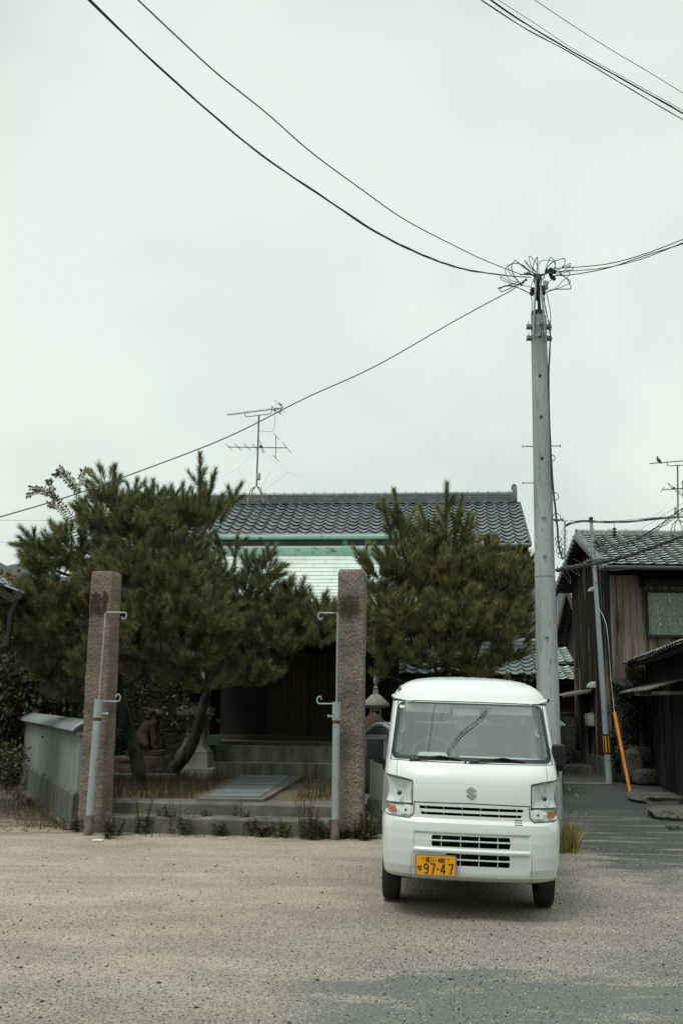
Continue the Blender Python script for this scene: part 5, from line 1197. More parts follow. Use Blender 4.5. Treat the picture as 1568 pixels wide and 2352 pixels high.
wire('thin slack cable sagging below the eave then rising to the right edge',[(1315,1283),(1345,1298),(1380,1308),(1420,1309),(1470,1297),(1520,1263),(1590,1208)],13.2,14.8,.0045,M_WIRE,G3,strands=2,tw=.004)
wire('fine stay wire rising diagonally from the ridge of the wooden house',[(1400,1250),(1470,1215),(1530,1178),(1590,1142)],25.5,18,.004,M_WIRE,G3)
wire('steep thin drop wire falling across the roof tiles',[(1408,1216),(1425,1258),(1440,1301)],23.5,23.4,.006,M_BLK,G3)
G4='faint distant wires at the left edge'
wire('faint straight distant wire crossing behind the pine at the left edge',[(-15,1195),(60,1195),(135,1196)],60,60,.011,M_WIRE,G4)
wire('faint sloping distant wire at the left edge above the hill',[(-15,1239),(25,1249),(55,1256)],60,60,.011,M_WIRE,G4)
wire('dark tangled service cable from the pole to the charred gable',[(1280,1308),(1310,1302),(1335,1296),(1352,1287),(1392,1284)],12.9,23.4,.010,M_BLK,'service cables',strands=4,tw=.03,cloop=3)
o=wire('looping thin wires hanging beside the pole below the service cable',[(1287,1306),(1308,1340),(1306,1322),(1290,1296),(1312,1310),(1330,1322),(1318,1304),(1296,1297)],12.9,13.0,.004,M_STEEL,'service cables')
# spool insulator on the messenger wire
c=at(1410,1222,14.0); m=MB()
m.tube([c+Vector((0,0,.14)),c+Vector((0,0,-.10))],.004,6); 
for dz in(.03,-.01,-.05): m.lathe([(.018,dz),(.038,dz+.012),(.018,dz+.024)],12,c=tuple(c))
single('spool_insulator',m,M_BLK,'small black spool insulator hanging from the messenger wire above the tiles','insulator',smooth=50)
# ---- leaning steel pole and its guy
lb=onz(1399,1803,0); lt=at(1356,1190,lb.y); t=thing('leaning_pole','slim leaning grey pole with black and yellow wrap in front of the wooden house','pole',lb)
m=MB(); m.tube([lb-Vector((0,0,.1))]+[lb.lerp(lt,i/10) for i in range(1,11)],[.076-.040*i/10 for i in range(11)],20); m.build('shaft',M_TANKCONC,t,40,world=True)
def lp(py): return lb.lerp(lt,(1803-py)/(1803-1190)), .076-.040*(1803-py)/613
a,r=lp(1196); b,_=lp(1188); m=MB(); m.tube([a,b],r+.008,16); m.build('top_cap',M_BLK,t,40,world=True)
a,r=lp(1734); b,_=lp(1690); m=MB(); m.tube([a,b],r+.006,20); wr=m.build('marker_wrap',M_BLK,t,40,world=True)
for k in range(8):
    an=2*math.pi*k/8+.3; m=MB(); aa,_=lp(1731); bb,_=lp(1694); off=Vector((math.cos(an),math.sin(an),0))*(r+.0095); tn=Vector((-math.sin(an),math.cos(an),0))*.014
    m.add([aa+off-tn,aa+off+tn,bb+off+tn,bb+off-tn],[(0,1,2,3)]); m.build('yellow_stripe',M_YEL,wr,world=True)
for py in(1748,1640,1505,1440,1360): 
    a,r=lp(py); m=MB(); m.tube([a-Vector((0,0,.006)),a+Vector((0,0,.006))],r+.003,18); m.build('thin_band',M_STEEL,t,40,world=True)
for py in(1226,1249,1258,1273,1315,1345): 
    a,r=lp(py); m=MB(); m.blob(a+Vector((0,-r,0)),(.014,.01,.014)); m.build('bolt_hole',M_BLK,t,world=True)
m=MB(); a,r=lp(1250)
for k in range(9):
    m2=[a+Vector((.05,0,0))]+[a+Vector((.04+.05*j+.05*math.sin(k*2.1+j),-.1*math.sin(k+j),.10*math.sin(k*1.7+j*1.4))) for j in range(1,5)]+[a+Vector((.03,0,-.03*k))]
    m.tube(cr_(m2,5),.005,4)
m.build('cable_tangle',M_CABLE,t,60,world=True)
c=at(1403,1284,14); a,r=lp(1262); m=MB(); m.box(tuple(a+Vector((.12,-.1,-.10))),tuple(a+Vector((.30,.02,.02))),0,None,.01); m.tube([a,a+Vector((.12,-.05,.05)),a+Vector((.14,-.05,-.02))],.01,6); m.build('terminal_box',pm('terminal_grey',(.12,.14,.14),rough=.5),t,40,world=True)
g0=onz(1447,1820,0); g1=at(1410,1636,g0.y+.7); 
t=thing('guy_anchor','bright orange guy wire guard leaning beside the slim grey pole','guy wire',g0)
m=MB(); m.tube([g0-Vector((0,0,.05)),g1],.036,16); m.build('orange_guard',M_ORANGE,t,40,world=True)
a,_=lp(1395); m=MB(); m.tube(cr_([g1,at(1402,1560,g0.y+1.0),at(1392,1440,g0.y+1.4),a],6),.0055,6); m.build('guy_wire',M_STEEL,t,60,world=True)
# ---- aerials
def aerial(label,f,Y,mast,b1,b2,els1,els2,cross,legs,box,guys,dip,extra=None):
    base=f(*mast[0],Y); t=thing('tv_aerial',label,'tv aerial',base,group='rooftop tv aerials')
    m=MB(); m.tube([f(*mast[0],Y),f(*mast[1],Y)],.02,8); m.build('mast',M_STEEL2,t,50,world=True)
    A,B=f(*b1[0],Y),f(*b1[1],Y); m=MB(); m.tube([A,B],.012,6)
    for i in range(els1):
        p=A.lerp(B,i/els1); m.tube([p+Vector((-.035,-.11,.0)),p+Vector((.035,.11,0))],.005,4)
    m.build('upper_boom',M_STEEL2,t,50,world=True)
    m=MB(); P=[f(x,y,Y) for x,y in dip]; m.tube(cr_(P,5),.011,6); m.build('boom_brace',M_STEEL2,t,50,world=True)
    A,B=f(*b2[0],Y),f(*b2[1],Y); m=MB(); m.tube([A,B],.013,6)
    for k,l in els2: p=A.lerp(B,k); m.tube([p+Vector((-.055*l,-.36*l,0)),p+Vector((.055*l,.36*l,0))],.008,5)
    if cross:
        p0,p1=f(*cross[0],Y),f(*cross[1],Y); m.tube([p0,p1],.011,6)
        for p in(p0,p1): m.tube([p+Vector((-.04,-.36,0)),p+Vector((.07,.30,-.0))],.008,5)
    m.build('lower_boom',M_STEEL2,t,50,world=True)
    for L_ in legs: m=MB(); m.tube(cr_([f(x,y,Y+dy) for x,y,dy in L_],4),.014,6); m.build('stand_leg',pm('rust_specked_leg',(.2,.2,.19),(.22,.10,.06),scale=12,rough=.7),t,50,world=True)
    c=f(*box,Y); m=MB(); m.box((c.x-.05,c.y-.04,c.z-.10),(c.x+.05,c.y+.04,c.z+.10),0,None,.02); m.build('booster_box',pm('pale_booster',(.4,.42,.4),rough=.6),t,40,world=True)
    for G in guys: m=MB(); m.tube([f(x,y,Y+dy) for x,y,dy in G],.0028,4); m.build('stay_wire',M_STEEL,t,world=True)
    if extra: extra(t)
    return t
M_STEEL2=pm('aerial_metal',(.10,.12,.12),(.07,.085,.085),scale=12,rough=.5,metal=.3)
f8=lambda zx,zy,Y: at((850+zx*.22321)/1.7417,(1580+zy*.22321)/1.7417,Y)
def ex1(t):
    Y=26.6; m=MB(); A=f8(1190,140,Y);B=f8(1240,215,Y);C_=f8(1205,330,Y); m.tube(cr_([A,B,C_],5),.016,6)
    for (x,y) in((1190,140),(1225,195),(1220,270),(1200,335)): p=f8(x,y,Y); m.tube([p+Vector((-.12,-.18,.02)),p+Vector((.12,.18,-.02))],.006,4)
    m.build('reflector',M_STEEL2,t,50,world=True)
    m=MB(); m.tube([f8(1060,200,Y),f8(1115,245,Y),f8(1175,300,Y),f8(1172,250,Y),f8(1115,250,Y),f8(1058,265,Y),f8(1060,200,Y)],.008,5); m.blob(f8(1112,272,Y),(.028,.028,.035)); m.build('dipole',M_STEEL2,t,50,world=True)
    m=MB(); m.tube(cr_([f8(1112,290,Y),f8(1118,450,Y),f8(1105,600,Y),f8(1050,655,Y),f8(950,655,Y),f8(860,642,Y),f8(832,670,Y),f8(830,800,Y)],6),.005,4); m.build('coax_lead',M_STEEL2,t,world=True)
    m=MB(); m.tube(cr_([f8(810,820,Y),f8(850,830,Y),f8(880,920,Y),f8(930,1020,Y),f8(900,1028,Y),f8(865,940,Y)],5),.009,5); m.blob(f8(868,922,Y),(.045,.04,.04)); m.build('folded_dipole',M_STEEL2,t,50,world=True)
aerial('spindly tv aerial with two booms on the main hall ridge behind the pines',f8,26.6,((790,1640),(832,365)),((272,356),(1232,235)),((285,932),(1340,948)),20,[(.005,1),(.165,1),(.325,1),(.46,1),(.995,1.6)],((1135,745),(1128,1140)),
 [[(775,1640,0),(690,1700,0),(640,1850,0),(620,1945,-.35)],[(765,1650,.0),(715,1730,.2),(700,1800,.3)],[(815,1640,0),(870,1700,0),(900,1850,0),(922,1945,-.35)],[(805,1650,.1),(850,1720,.2),(880,1790,.3)],[(640,1893,-.2),(905,1890,-.2)]],
 (826,1460),[[(785,980,0),(455,1325,-.5),(150,1480,-1)],[(785,980,0),(490,1480,-.3),(200,1800,-.6)],[(455,1325,-.5),(700,1690,0)],[(850,1025,0),(1040,1355,-.3),(1500,1790,-.6)],[(920,1030,0),(1370,1380,-.5),(1600,1470,-1)],[(1040,1355,-.3),(870,1690,0)],[(1370,1380,-.5),(900,1730,0)]],
 [(582,318),(582,350),(600,388),(640,390),(820,365),(1000,345),(1050,320),(1062,270),(1060,240)],ex1)
f9=lambda zx,zy,Y: at((2400+zx*.21259)/1.7417,(1750+zy*.21259)/1.7417,Y)
def ex2(t):
    Y=26.5; m=MB(); m.tube(cr_([f9(1385,950,Y),f9(1290,870,Y),f9(1268,872,Y),f9(1340,950,Y),f9(1400,1000,Y),f9(1540,1105,Y),f9(1550,1085,Y),f9(1400,960,Y)],4),.008,5); m.blob(f9(1380,950,Y),(.04,.03,.035)); m.build('folded_dipole',M_STEEL2,t,50,world=True)
aerial('tv aerial on the wooden house ridge with a small bird on its upper boom',f9,26.5,((1458,1545),(1448,515)),((925,490),(1960,410)),((1160,985),(1900,930)),18,[(.005,.9),(.5,1),(.8,1),(1,1)],((1540,815),(1552,1105)),
 [[(1440,1550,0),(1360,1635,0),(1325,1745,-.2)],[(1450,1560,-.1),(1410,1620,-.3),(1378,1795,-.7)],[(1475,1550,0),(1510,1640,0),(1535,1748,-.2)],[(1480,1550,.1),(1555,1610,.2),(1600,1740,.3)]],
 (1425,1380),[[(1430,1000,0),(1160,1385,-.4),(640,1735,-.9)],[(1160,1385,-.4),(1350,1640,0)],[(1160,1385,-.4),(470,1735,-1)],[(1470,1000,0),(1700,1300,0)]],
 [(1247,480),(1250,510),(1290,532),(1448,526),(1600,515),(1640,470)],ex2)
# the bird on the boom
p=f9(1092,472,26.47); m=MB()
m.tube(cr_([p+Vector(v) for v in((.075,.0,-.035),(.05,0,.0),(.02,0,.045),(-.008,0,.085),(-.025,0,.125),(-.022,0,.155),(-.04,0,.160))],3),[.006,.012,.018,.026,.034,.042,.047,.05,.05,.047,.04,.033,.026,.024,.025,.024,.018,.010,.003][:19],10)
single('bird',m,pm('dove_grey',(.16,.16,.15),(.10,.10,.095),scale=30,rough=.9),'small grey dove perched on the upper boom of the right rooftop aerial','bird',smooth=60)
# ------------------------------------------------------------------ foliage engines (numpy)
def nrm(a): return a/np.maximum(np.linalg.norm(a,axis=-1,keepdims=True),1e-9)
def needles(base,dirs,lens,npn,nl,wd,ang=(28,52),start=.12,seed=0):
    """bottle-brush shoots: needles leave every shoot forwards; returns V,F (triangles)"""
    r=np.random.default_rng(seed); n=len(base)
    B=np.repeat(base,npn,0);D=np.repeat(dirs,npn,0);Ls=np.repeat(lens,npn)
    t=start+(1-start)*r.random(n*npn)**.8
    rv=r.normal(size=(n*npn,3)); sd=nrm(np.cross(D,rv))
    a=np.radians(ang[0]+(ang[1]-ang[0])*r.random(n*npn))*(1.12-.55*t)
    nd=nrm(D*np.cos(a)[:,None]+sd*np.sin(a)[:,None]+np.array([0,0,-.06]))
    ll=nl*(.75+.45*r.random(n*npn))*(1-.15*t)
    p0=B+D*(Ls*t)[:,None]; p1=p0+nd*ll[:,None]
    ww=nrm(np.cross(nd,r.normal(size=nd.shape)))*wd*.5
    V=np.stack([p0-ww,p0+ww,p1],1).reshape(-1,3); Fc=np.arange(len(V)).reshape(-1,3)
    return V,Fc
def shoots_in_lobes(lobes,seed=0,upb=.75):
    r=np.random.default_rng(seed); Bs=[];Ds=[];Ls=[];Cs=[]
    for (px,py,Y,rx,ry,ry_depth,n) in lobes:
        c=np.array(at(px,py,Y)); k=Y/CF*1.02; R=np.array([rx*k,ry_depth,ry*k])
        d=nrm(r.normal(size=(n,3))); d[:,2]=np.where(d[:,2]<-.5,d[:,2]*.6,d[:,2]); rr=(.35+.65*r.random(n)**.45)
        p=c+d*rr[:,None]*R
        dr=nrm(d*np.array([1,1,.7])*.85+np.array([0,-.10,upb])+r.normal(size=(n,3))*.28)
        L_=.15+.18*r.random(n); Bs.append(p-dr*(L_*.6)[:,None]);Ds.append(dr);Ls.append(L_);Cs.append(np.repeat(c[None],n,0))
    return np.concatenate(Bs),np.concatenate(Ds),np.concatenate(Ls),np.concatenate(Cs)
def pine(name,label,trunk,tr_r,lobes,spires,limbs_to,mat,seed,npn=115,nl=.145,wd=.0068,group='dark green pine trees',upb=.75,cones=0):
    base=Vector(trunk[0]); t=thing(name,label,'pine tree',base,group=group)
    Q=cr_(trunk,8); m=MB(); n=len(Q); rs=[tr_r[0]+(tr_r[1]-tr_r[0])*(i/(n-1))**.8+.012*mnoise.noise(Vector((i*.7,seed,0))) for i in range(n)]
    rs[0]*=1.35; rs[1]*=1.15; m.tube(Q,rs,14)
    # roughen
    for v in m.v:
        v+=Vector((mnoise.noise(v*9),mnoise.noise(v*9+Vector((5,0,0))),0))*.014
    m.build('trunk',M_BARK,t,50,world=True)
    m=MB(); r=random.Random(seed)
    for (px,py,Y,rx,ry,dp,n_) in lobes:
        c=at(px,py+ry*.3,Y); k=min(range(len(Q)),key=lambda i:(Q[i]-c).length+max(0,Q[i].z-c.z)*1.5+(0 if i>len(Q)*.45 else 1.2))
        a=Q[k]; mid=a.lerp(c,.5)+Vector((r.uniform(-.1,.1),r.uniform(-.1,.1),-.12)); m.tube(cr_([a,mid,c],5),[.05-.035*i/10 for i in range(11)],7)
    m.build('limb',M_BARK,t,50,world=True)
    B,D,L_,C=shoots_in_lobes(lobes,seed,upb)
    # twigs: from near the lobe centre to each shoot tip
    m=MB(); idx=list(range(len(B)))
    V=[];Fc=[]
    for i in idx[::1]:
        p=Vector(B[i]);q=p+Vector(D[i])*L_[i]; c=Vector(C[i]); s=p.lerp(c,min(1,.35/max(.01,(c-p).length))) if (c-p).length>.12 else p
        o_=len(V); u=Vector((.006,0,0));w_=Vector((0,.006,0)); w2=Vector((0,0,.006))
        for P_,f in((s,1.),(p,.8),(q,.35)): V+= [P_+u*f,P_-u*.5*f+w2*f,P_-u*.5*f-w_*f]
        for a in(0,3):
            for j in range(3): Fc.append((o_+a+j,o_+a+(j+1)%3,o_+a+3+(j+1)%3,o_+a+3+j))
    npmesh('twigs',np.array([tuple(v) for v in V]),np.array(Fc),[M_TWIG],t)
    V1,F1=needles(B,D,L_,npn,nl,wd,seed=seed)
    # spires: long needle-clad leaders
    sb=[];sd=[];sl=[]; m=MB()
    for (x0,y0,x1,y1,Y,side) in spires:
        a=at(x0,y0,Y);b=at(x1,y1,Y-.05); ml=MB(); ml.tube([a,b],[.013,.006],5); ml.build('leader_shoot',M_TWIG,t,50,world=True); ax=(b-a)
        k=max(2,int(ax.length/.14))
        for j in range(k): sb.append(a+ax*(j/k)); sd.append(ax.normalized()); sl.append(ax.length/k*1.15)
        for j in range(side):
            f=.15+.6*j/max(1,side); rd=Vector((r.uniform(-1,1),r.uniform(-1,1),0)).normalized(); d_=(ax.normalized()+rd*.75).normalized(); sb.append(a+ax*f); sd.append(d_); sl.append(.20+.1*r.random())
    Vs=[V1];Fs=[F1]; off=len(V1)
    if sb:
        V2,F2=needles(np.array([tuple(v) for v in sb]),np.array([tuple(v) for v in sd]),np.array(sl),int(npn*1.5),nl*.95,wd,ang=(28,50),start=0,seed=seed+5); Vs.append(V2);Fs.append(F2+off); off+=len(V2)
    V=np.concatenate(Vs);Fc=np.concatenate(Fs)
    npmesh('crown',V,Fc,[mat],t)
    if cones:
        rr=np.random.default_rng(seed+9); sel=rr.choice(len(B),cones,replace=False)
        for i in sel:
            p=Vector(B[i])+Vector(D[i])*L_[i]*.5+Vector((0,-.03,0)); m=MB(); m.blob(p,(.022,.022,.035),0,8,6,.3,seed=int(i)); m.build('cone',pm('pine_cone',(.13,.11,.075),rough=.9),t,60,world=True)
    return t
YA=16.0
lA=[(265,1190,16.1,80,75,.6,120),(180,1270,16.0,95,70,.6,120),(330,1250,16.0,95,90,.7,150),(410,1250,16.1,75,80,.6,110),(440,1330,15.9,90,80,.7,150),(300,1350,15.7,130,90,.8,220),(395,1420,15.6,110,80,.7,180),(100,1290,15.9,48,40,.5,55),(140,1370,15.9,95,60,.6,120),(215,1430,15.9,110,65,.6,130),(75,1410,16.0,55,35,.4,45),(330,1480,15.6,80,50,.6,90),(480,1420,15.5,70,60,.6,90),(240,1120,16.2,30,45,.3,22),(365,1170,16.2,45,40,.4,40),(420,1190,16.2,40,30,.4,30),(460,1180,16.2,45,45,.4,40),(180,1480,15.9,60,40,.4,50),(120,1450,15.8,70,45,.5,80),(60,1380,15.9,55,40,.4,60),(200,1530,15.7,45,35,.4,40),(400,1350,15.5,90,70,.5,110),(340,1420,15.4,80,60,.5,100),(435,1505,15.6,75,40,.5,80),(335,1535,15.8,65,32,.4,50),(230,1500,15.6,60,40,.4,50),(130,1530,16.4,80,50,.5,90),(40,1470,16.4,60,50,.5,70),(170,1590,16.8,60,35,.4,45)]
sA=[(265,1190,264,1075,16.0,5),(300,1180,315,1105,16.1,4),(225,1190,214,1120,16.0,4),(350,1180,352,1110,16.3,3),(390,1190,394,1120,16.3,3),(421,1190,420,1115,16.2,3),(458,1220,460,1048,16.1,7),(470,1180,494,1085,16.1,4),(505,1200,552,1115,16.0,4),(110,1290,52,1215,15.8,5),(160,1260,120,1200,15.8,5),(85,1260,45,1250,15.9,3),(200,1200,180,1160,16.0,4),(480,1220,510,1140,16.0,4),(320,1200,335,1130,16.1,3),(100,1400,25,1370,15.8,3),(120,1330,60,1290,15.8,3)]
b0=onz(314,1812,CZ); trA=[b0,at(319,1765,b0.y),at(302,1700,b0.y),at(285,1640,b0.y+.05),at(272,1570,b0.y+.1),at(280,1480,b0.y+.2),at(300,1380,b0.y+.3),at(320,1260,b0.y+.3)]
pine('pine_tree','big shaggy pine behind the left pillar, curved trunk in front of the lion statue',trA,(.125,.05),lA,sA,None,M_NEEDLE,21,cones=8)
lB=[(560,1370,16.6,80,65,.6,140),(605,1320,16.6,38,38,.4,40),(515,1330,16.7,45,35,.5,35),(640,1420,16.4,60,55,.5,90),(560,1460,16.3,85,50,.6,120),(640,1480,16.3,55,40,.5,60),(690,1420,16.4,45,40,.4,45),(740,1410,16.3,38,35,.4,35),(400,1550,15.9,48,42,.5,45),(475,1560,16.0,50,38,.5,45),(565,1545,16.1,60,42,.5,60),(620,1540,16.2,30,25,.3,18),(480,1480,16.0,70,50,.5,80),(730,1460,16.2,40,32,.4,28),(670,1370,16.6,40,35,.4,35)]
sB=[(600,1310,630,1258,16.5,3),(570,1320,565,1270,16.6,3),(655,1370,672,1335,16.5,2),(700,1400,712,1360,16.4,2),(600,1330,648,1300,16.5,3),(520,1290,495,1225,16.7,3),(540,1290,545,1235,16.7,2)]
b0=onz(396,1792,CZ); trB=[b0,at(402,1764,b0.y),at(432,1728,b0.y),at(456,1670,b0.y),at(470,1610,b0.y),at(490,1540,b0.y-.1),at(520,1460,b0.y-.2),at(560,1380,b0.y-.2)]
pine('pine_tree','smaller pine whose dark trunk leans right beside the left stone lantern',trB,(.13,.05),lB,sB,None,M_NEEDLE,33,cones=6)
lC=[(1000,1330,16.4,95,70,.8,190),(940,1290,16.4,60,70,.6,110),(1080,1300,16.5,70,60,.7,120),(1150,1350,16.4,70,70,.7,140),(1195,1330,16.5,35,55,.4,50),(880,1400,16.3,50,50,.5,70),(940,1420,16.1,80,65,.7,150),(1040,1420,16.0,100,75,.8,200),(1130,1440,16.1,80,65,.7,140),(1185,1420,16.3,40,50,.4,50),(1000,1500,16.0,80,38,.6,90),(1090,1510,16.1,70,30,.5,60),(900,1490,16.1,50,40,.5,50),(870,1340,16.5,45,40,.4,45),(860,1460,16.2,28,50,.4,35),(1170,1500,16.2,40,25,.4,25),(1100,1540,15.9,30,22,.3,16),(990,1240,16.6,35,40,.4,32),(870,1540,16.0,16,28,.3,10)]
sC=[(930,1290,905,1130,16.4,8),(900,1250,880,1150,16.4,4),(1000,1280,965,1165,16.5,5),(1020,1280,1026,1115,16.4,8),(1035,1280,1060,1145,16.4,6),(1050,1290,1075,1185,16.4,5),(985,1260,940,1200,16.5,4),(1110,1300,1132,1235,16.4,4),(1060,1260,1085,1190,16.5,3),(870,1330,815,1262,16.4,4),(900,1320,862,1255,16.4,4),(1175,1310,1190,1265,16.4,3),(1195,1320,1212,1275,16.4,3),(860,1310,832,1275,16.5,3),(1140,1290,1140,1240,16.4,3),(940,1240,920,1180,16.4,4),(1200,1480,1225,1455,16.2,2)]
b0=onz(1020,1790,CZ); trC=[b0,at(1010,1700,b0.y),at(1030,1600,b0.y),at(1015,1500,b0.y-.1),at(1005,1400,b0.y-.1),at(1015,1290,b0.y-.1)]
pine('pine_tree','bushy pine with upright shoots standing behind the white van',trC,(.13,.05),lC,sC,None,M_NEEDLE2,44,cones=8)
# ------------------------------------------------------------------ leafy trees
def leaves(lobes,size,seed,droop=.3,asp=.42,world_lobes=False):
    r=np.random.default_rng(seed); Ps=[];Ds=[]
    for Lb in lobes:
        px,py,Y,rx,ry,dp,n=Lb
        c=np.array(at(px,py,Y)); k=Y/CF*1.02; R=np.array([rx*k,dp,ry*k])
        # clumps
        nc=max(4,n//26); cd=nrm(r.normal(size=(nc,3)))*(.45+.55*r.random((nc,1))**.5)*R+c
        which=r.integers(0,nc,n); p=cd[which]+r.normal(size=(n,3))*R.mean()*.17
        dd=nrm((p-c)/R+r.normal(size=(n,3))*.7+np.array([0,0,-droop])); Ps.append(p);Ds.append(dd)
    P=np.concatenate(Ps);D=np.concatenate(Ds); n=len(P); s=size*(.6+.7*r.random((n,1)))
    w_=nrm(np.cross(D,r.normal(size=(n,3))))*s*asp; tip=P+D*s; mid=P+D*s*.5
    nn=nrm(np.cross(D,w_))*s*.08
    V=np.stack([P,mid+w_*.5+nn,tip,mid-w_*.5+nn],1).reshape(-1,3); return V,np.arange(len(V)).reshape(-1,4)
def leaftree(name,label,cat,base,trunk,r0,lobes,size,mat,seed,group=None,droop=.3,extra=None,asp=.42):
    base=Vector(base); t=thing(name,label,cat,base,group=group)
    Q=cr_(trunk,6); m=MB(); m.tube(Q,[r0*(1-.7*i/(len(Q)-1)) for i in range(len(Q))],10)
    m.build('trunk',M_BARK,t,50,world=True); m=MB(); r=random.Random(seed)
    for Lb in lobes:
        c=at(Lb[0],Lb[1]+Lb[4]*.2,Lb[2]); a=Q[min(len(Q)-1,int(len(Q)*.5)+r.randint(0,max(0,len(Q)//2-1)))]; m.tube(cr_([a,a.lerp(c,.5)+Vector((0,0,-.08)),c],4),[r0*.4,r0*.36,r0*.33,r0*.3,r0*.27,r0*.24,r0*.2,r0*.17,r0*.14],6)
    m.build('limb',M_BARK,t,50,world=True)
    V,Fc=leaves(lobes,size,seed,droop,asp); 
    npmesh('crown',V,Fc,[mat],t); return t
lf=[(30,1500,21.8,110,95,1.0,3000),(130,1530,21.7,90,90,.9,2500),(60,1620,21.8,120,80,1.0,3000),(150,1640,21.9,90,70,.9,2200),(-60,1580,21.6,110,120,1.,1800),(40,1700,22.,120,60,1.,2200),(130,1480,21.2,70,45,.6,1400),(-20,1720,21.8,90,80,1.,1200),(150,1740,22.3,100,50,.6,1400)]
leaftree('broadleaf_tree','dark olive broadleaf tree drooping over the white wall at the left edge','tree',(-6.9,22.,0),[Vector((-6.9,22.,0)),Vector((-6.8,22.,1.2)),Vector((-6.6,21.9,2.4)),Vector((-6.5,21.9,3.2))],.12,lf,.15,M_LEAFD,51,'broadleaf trees at the left edge',.8)
lf=[(20,1370,24,75,45,1.0,1400),(100,1390,24,70,45,1.0,1400),(-60,1400,24,70,50,1.,600),(160,1430,24.2,80,50,1.,900),(60,1440,24,90,45,1.,1300)]
leaftree('autumn_tree','orange brown autumn tree showing above the neighbour eave, behind the pine','tree',(-7.4,24,0),[Vector((-7.4,24,0)),Vector((-7.3,24,2)),Vector((-7.1,24,3.3))],.13,lf,.15,M_LEAFO,52,'broadleaf trees at the left edge',.5)
# thin sprig tree: leaf-lined twigs sticking out above the pine
def sprig_tree():
    base=Vector((-4.3,17.2,0)); t=thing('sapling','slender tree with tan leafy sprigs poking out above the big pine','tree',base,group='broadleaf trees at the left edge')
    k=.7015/1.7417
    def z1_(zx,zy,Y=17.): return at(zx*k,(1750+zy*.7015)/1.7417,Y)
    fork=z1_(470,520); m=MB(); m.tube(cr_([base,Vector((-4.2,17.1,2.2)),Vector((-3.9,17,3.4)),fork],5),[.07-.05*i/15 for i in range(16)],8); m.build('trunk',M_BARK,t,50,world=True)
    sprigs=[[(470,520),(440,400),(435,300),(400,230),(340,175)],[(440,330),(460,250),(480,190),(512,185)],[(470,520),(400,430),(320,340),(240,310),(160,325)],[(350,400),(310,330),(290,270),(280,240)],[(320,345),(250,290),(180,285)],[(435,300),(400,260),(345,205),(318,212)],[(470,520),(500,470),(455,470),(440,400)],[(480,600),(400,480),(330,400),(280,380)],[(480,700),(370,620),(320,580),(270,580)],[(470,640),(380,660),(340,610)]]
    Vs=[];r=random.Random(5); m=MB()
    for S_ in sprigs:
        P=cr_([z1_(x,y,17+.05*math.sin(i)) for i,(x,y) in enumerate(S_)],8); m.tube(P,.006,4)
        for i in range(2,len(P)):
            for q in range(2):
                p=P[i]; d=(P[i]-P[i-1]).normalized(); sd=d.cross(Vector((r.uniform(-1,1),-1,r.uniform(-1,1)))).normalized()*(1 if q else -1)
                ld=(d*.6+sd*.8+Vector((0,0,-.45))).normalized(); s=.075*r.uniform(.7,1.3); w_=ld.cross(Vector((0,1,.2))).normalized()*s*.19
                Vs+=[p,p+ld*s*.5+w_,p+ld*s,p+ld*s*.5-w_]
    m.build('twigs',M_TWIG,t,50,world=True); V=np.array([tuple(v) for v in Vs]); npmesh('crown',V,np.arange(len(V)).reshape(-1,4),[M_LEAFS],t)
sprig_tree()
# evergreen mass in the dark behind the left wall
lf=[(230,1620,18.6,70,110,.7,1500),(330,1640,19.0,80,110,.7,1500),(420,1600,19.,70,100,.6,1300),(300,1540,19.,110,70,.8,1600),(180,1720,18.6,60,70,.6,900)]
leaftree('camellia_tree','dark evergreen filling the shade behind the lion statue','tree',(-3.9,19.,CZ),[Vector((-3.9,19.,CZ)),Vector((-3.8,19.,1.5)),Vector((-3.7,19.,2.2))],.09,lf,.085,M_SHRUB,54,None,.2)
lf=[(-40,1760,19.5,80,45,.8,700),(40,1765,20.5,60,35,.7,600)]
leaftree('garden_bush','low dark bush beyond the far end of the white wall','bush',(-7.0,20.,0),[Vector((-7.,20.,0)),Vector((-7.,20.,.4))],.05,lf,.09,M_LEAFD,55,None,.2)
# shrub in front of the wooden house
lf=[(1440,1640,23.6,42,50,.45,900),(1425,1700,23.6,30,45,.4,600),(1465,1690,23.6,35,50,.4,700),(1430,1600,23.7,12,28,.15,110),(1450,1590,23.7,8,24,.12,70),(1415,1740,23.5,18,30,.3,250)]
leaftree('garden_shrub','dark glossy evergreen shrub between the wooden house and black shed','shrub',(6.55,23.6,.4),[Vector((6.55,23.6,.35)),Vector((6.6,23.6,.9)),Vector((6.6,23.6,1.5))],.05,lf,.085,M_SHRUB,56,None,.2)
# leafy sprout behind the van roof on the right
def small_sprout(label,px,py,Y,zb,n,h,mat,seed,size=.05,name='weed',cat='weed',group=None,spread=.12):
    p=at(px,py,Y); r=random.Random(seed); m=MB(); V=[]
    for s in range(n):
        a=r.uniform(0,6.28); q=p+Vector((spread*.4*math.cos(a),spread*.4*math.sin(a),0)); e=p+Vector((spread*math.cos(a),spread*math.sin(a),h*r.uniform(.6,1.)))
        P=cr_([q,q.lerp(e,.5)+Vector((0,0,h*.1)),e],4); m.tube(P,.0025,4)
        for i in range(1,len(P)):
            for k in range(3):
                t_=r.uniform(0,1); c=P[i-1].lerp(P[i],t_); b=r.uniform(0,6.28); ld=Vector((math.cos(b),math.sin(b),r.uniform(-.2,.7))).normalized(); s_=size*r.uniform(.6,1.2)*(1.1-.5*i/len(P)); w_=ld.cross(Vector((0,0,1))).normalized()*s_*.16
                V+=[c,c+ld*s_*.5+w_,c+ld*s_,c+ld*s_*.5-w_]
    o=len(m.v); m.add([tuple(v) for v in V],[(4*i,4*i+1,4*i+2,4*i+3) for i in range(len(V)//4)],1)
    return single(name,m,[M_TWIG,mat],label,cat,group)
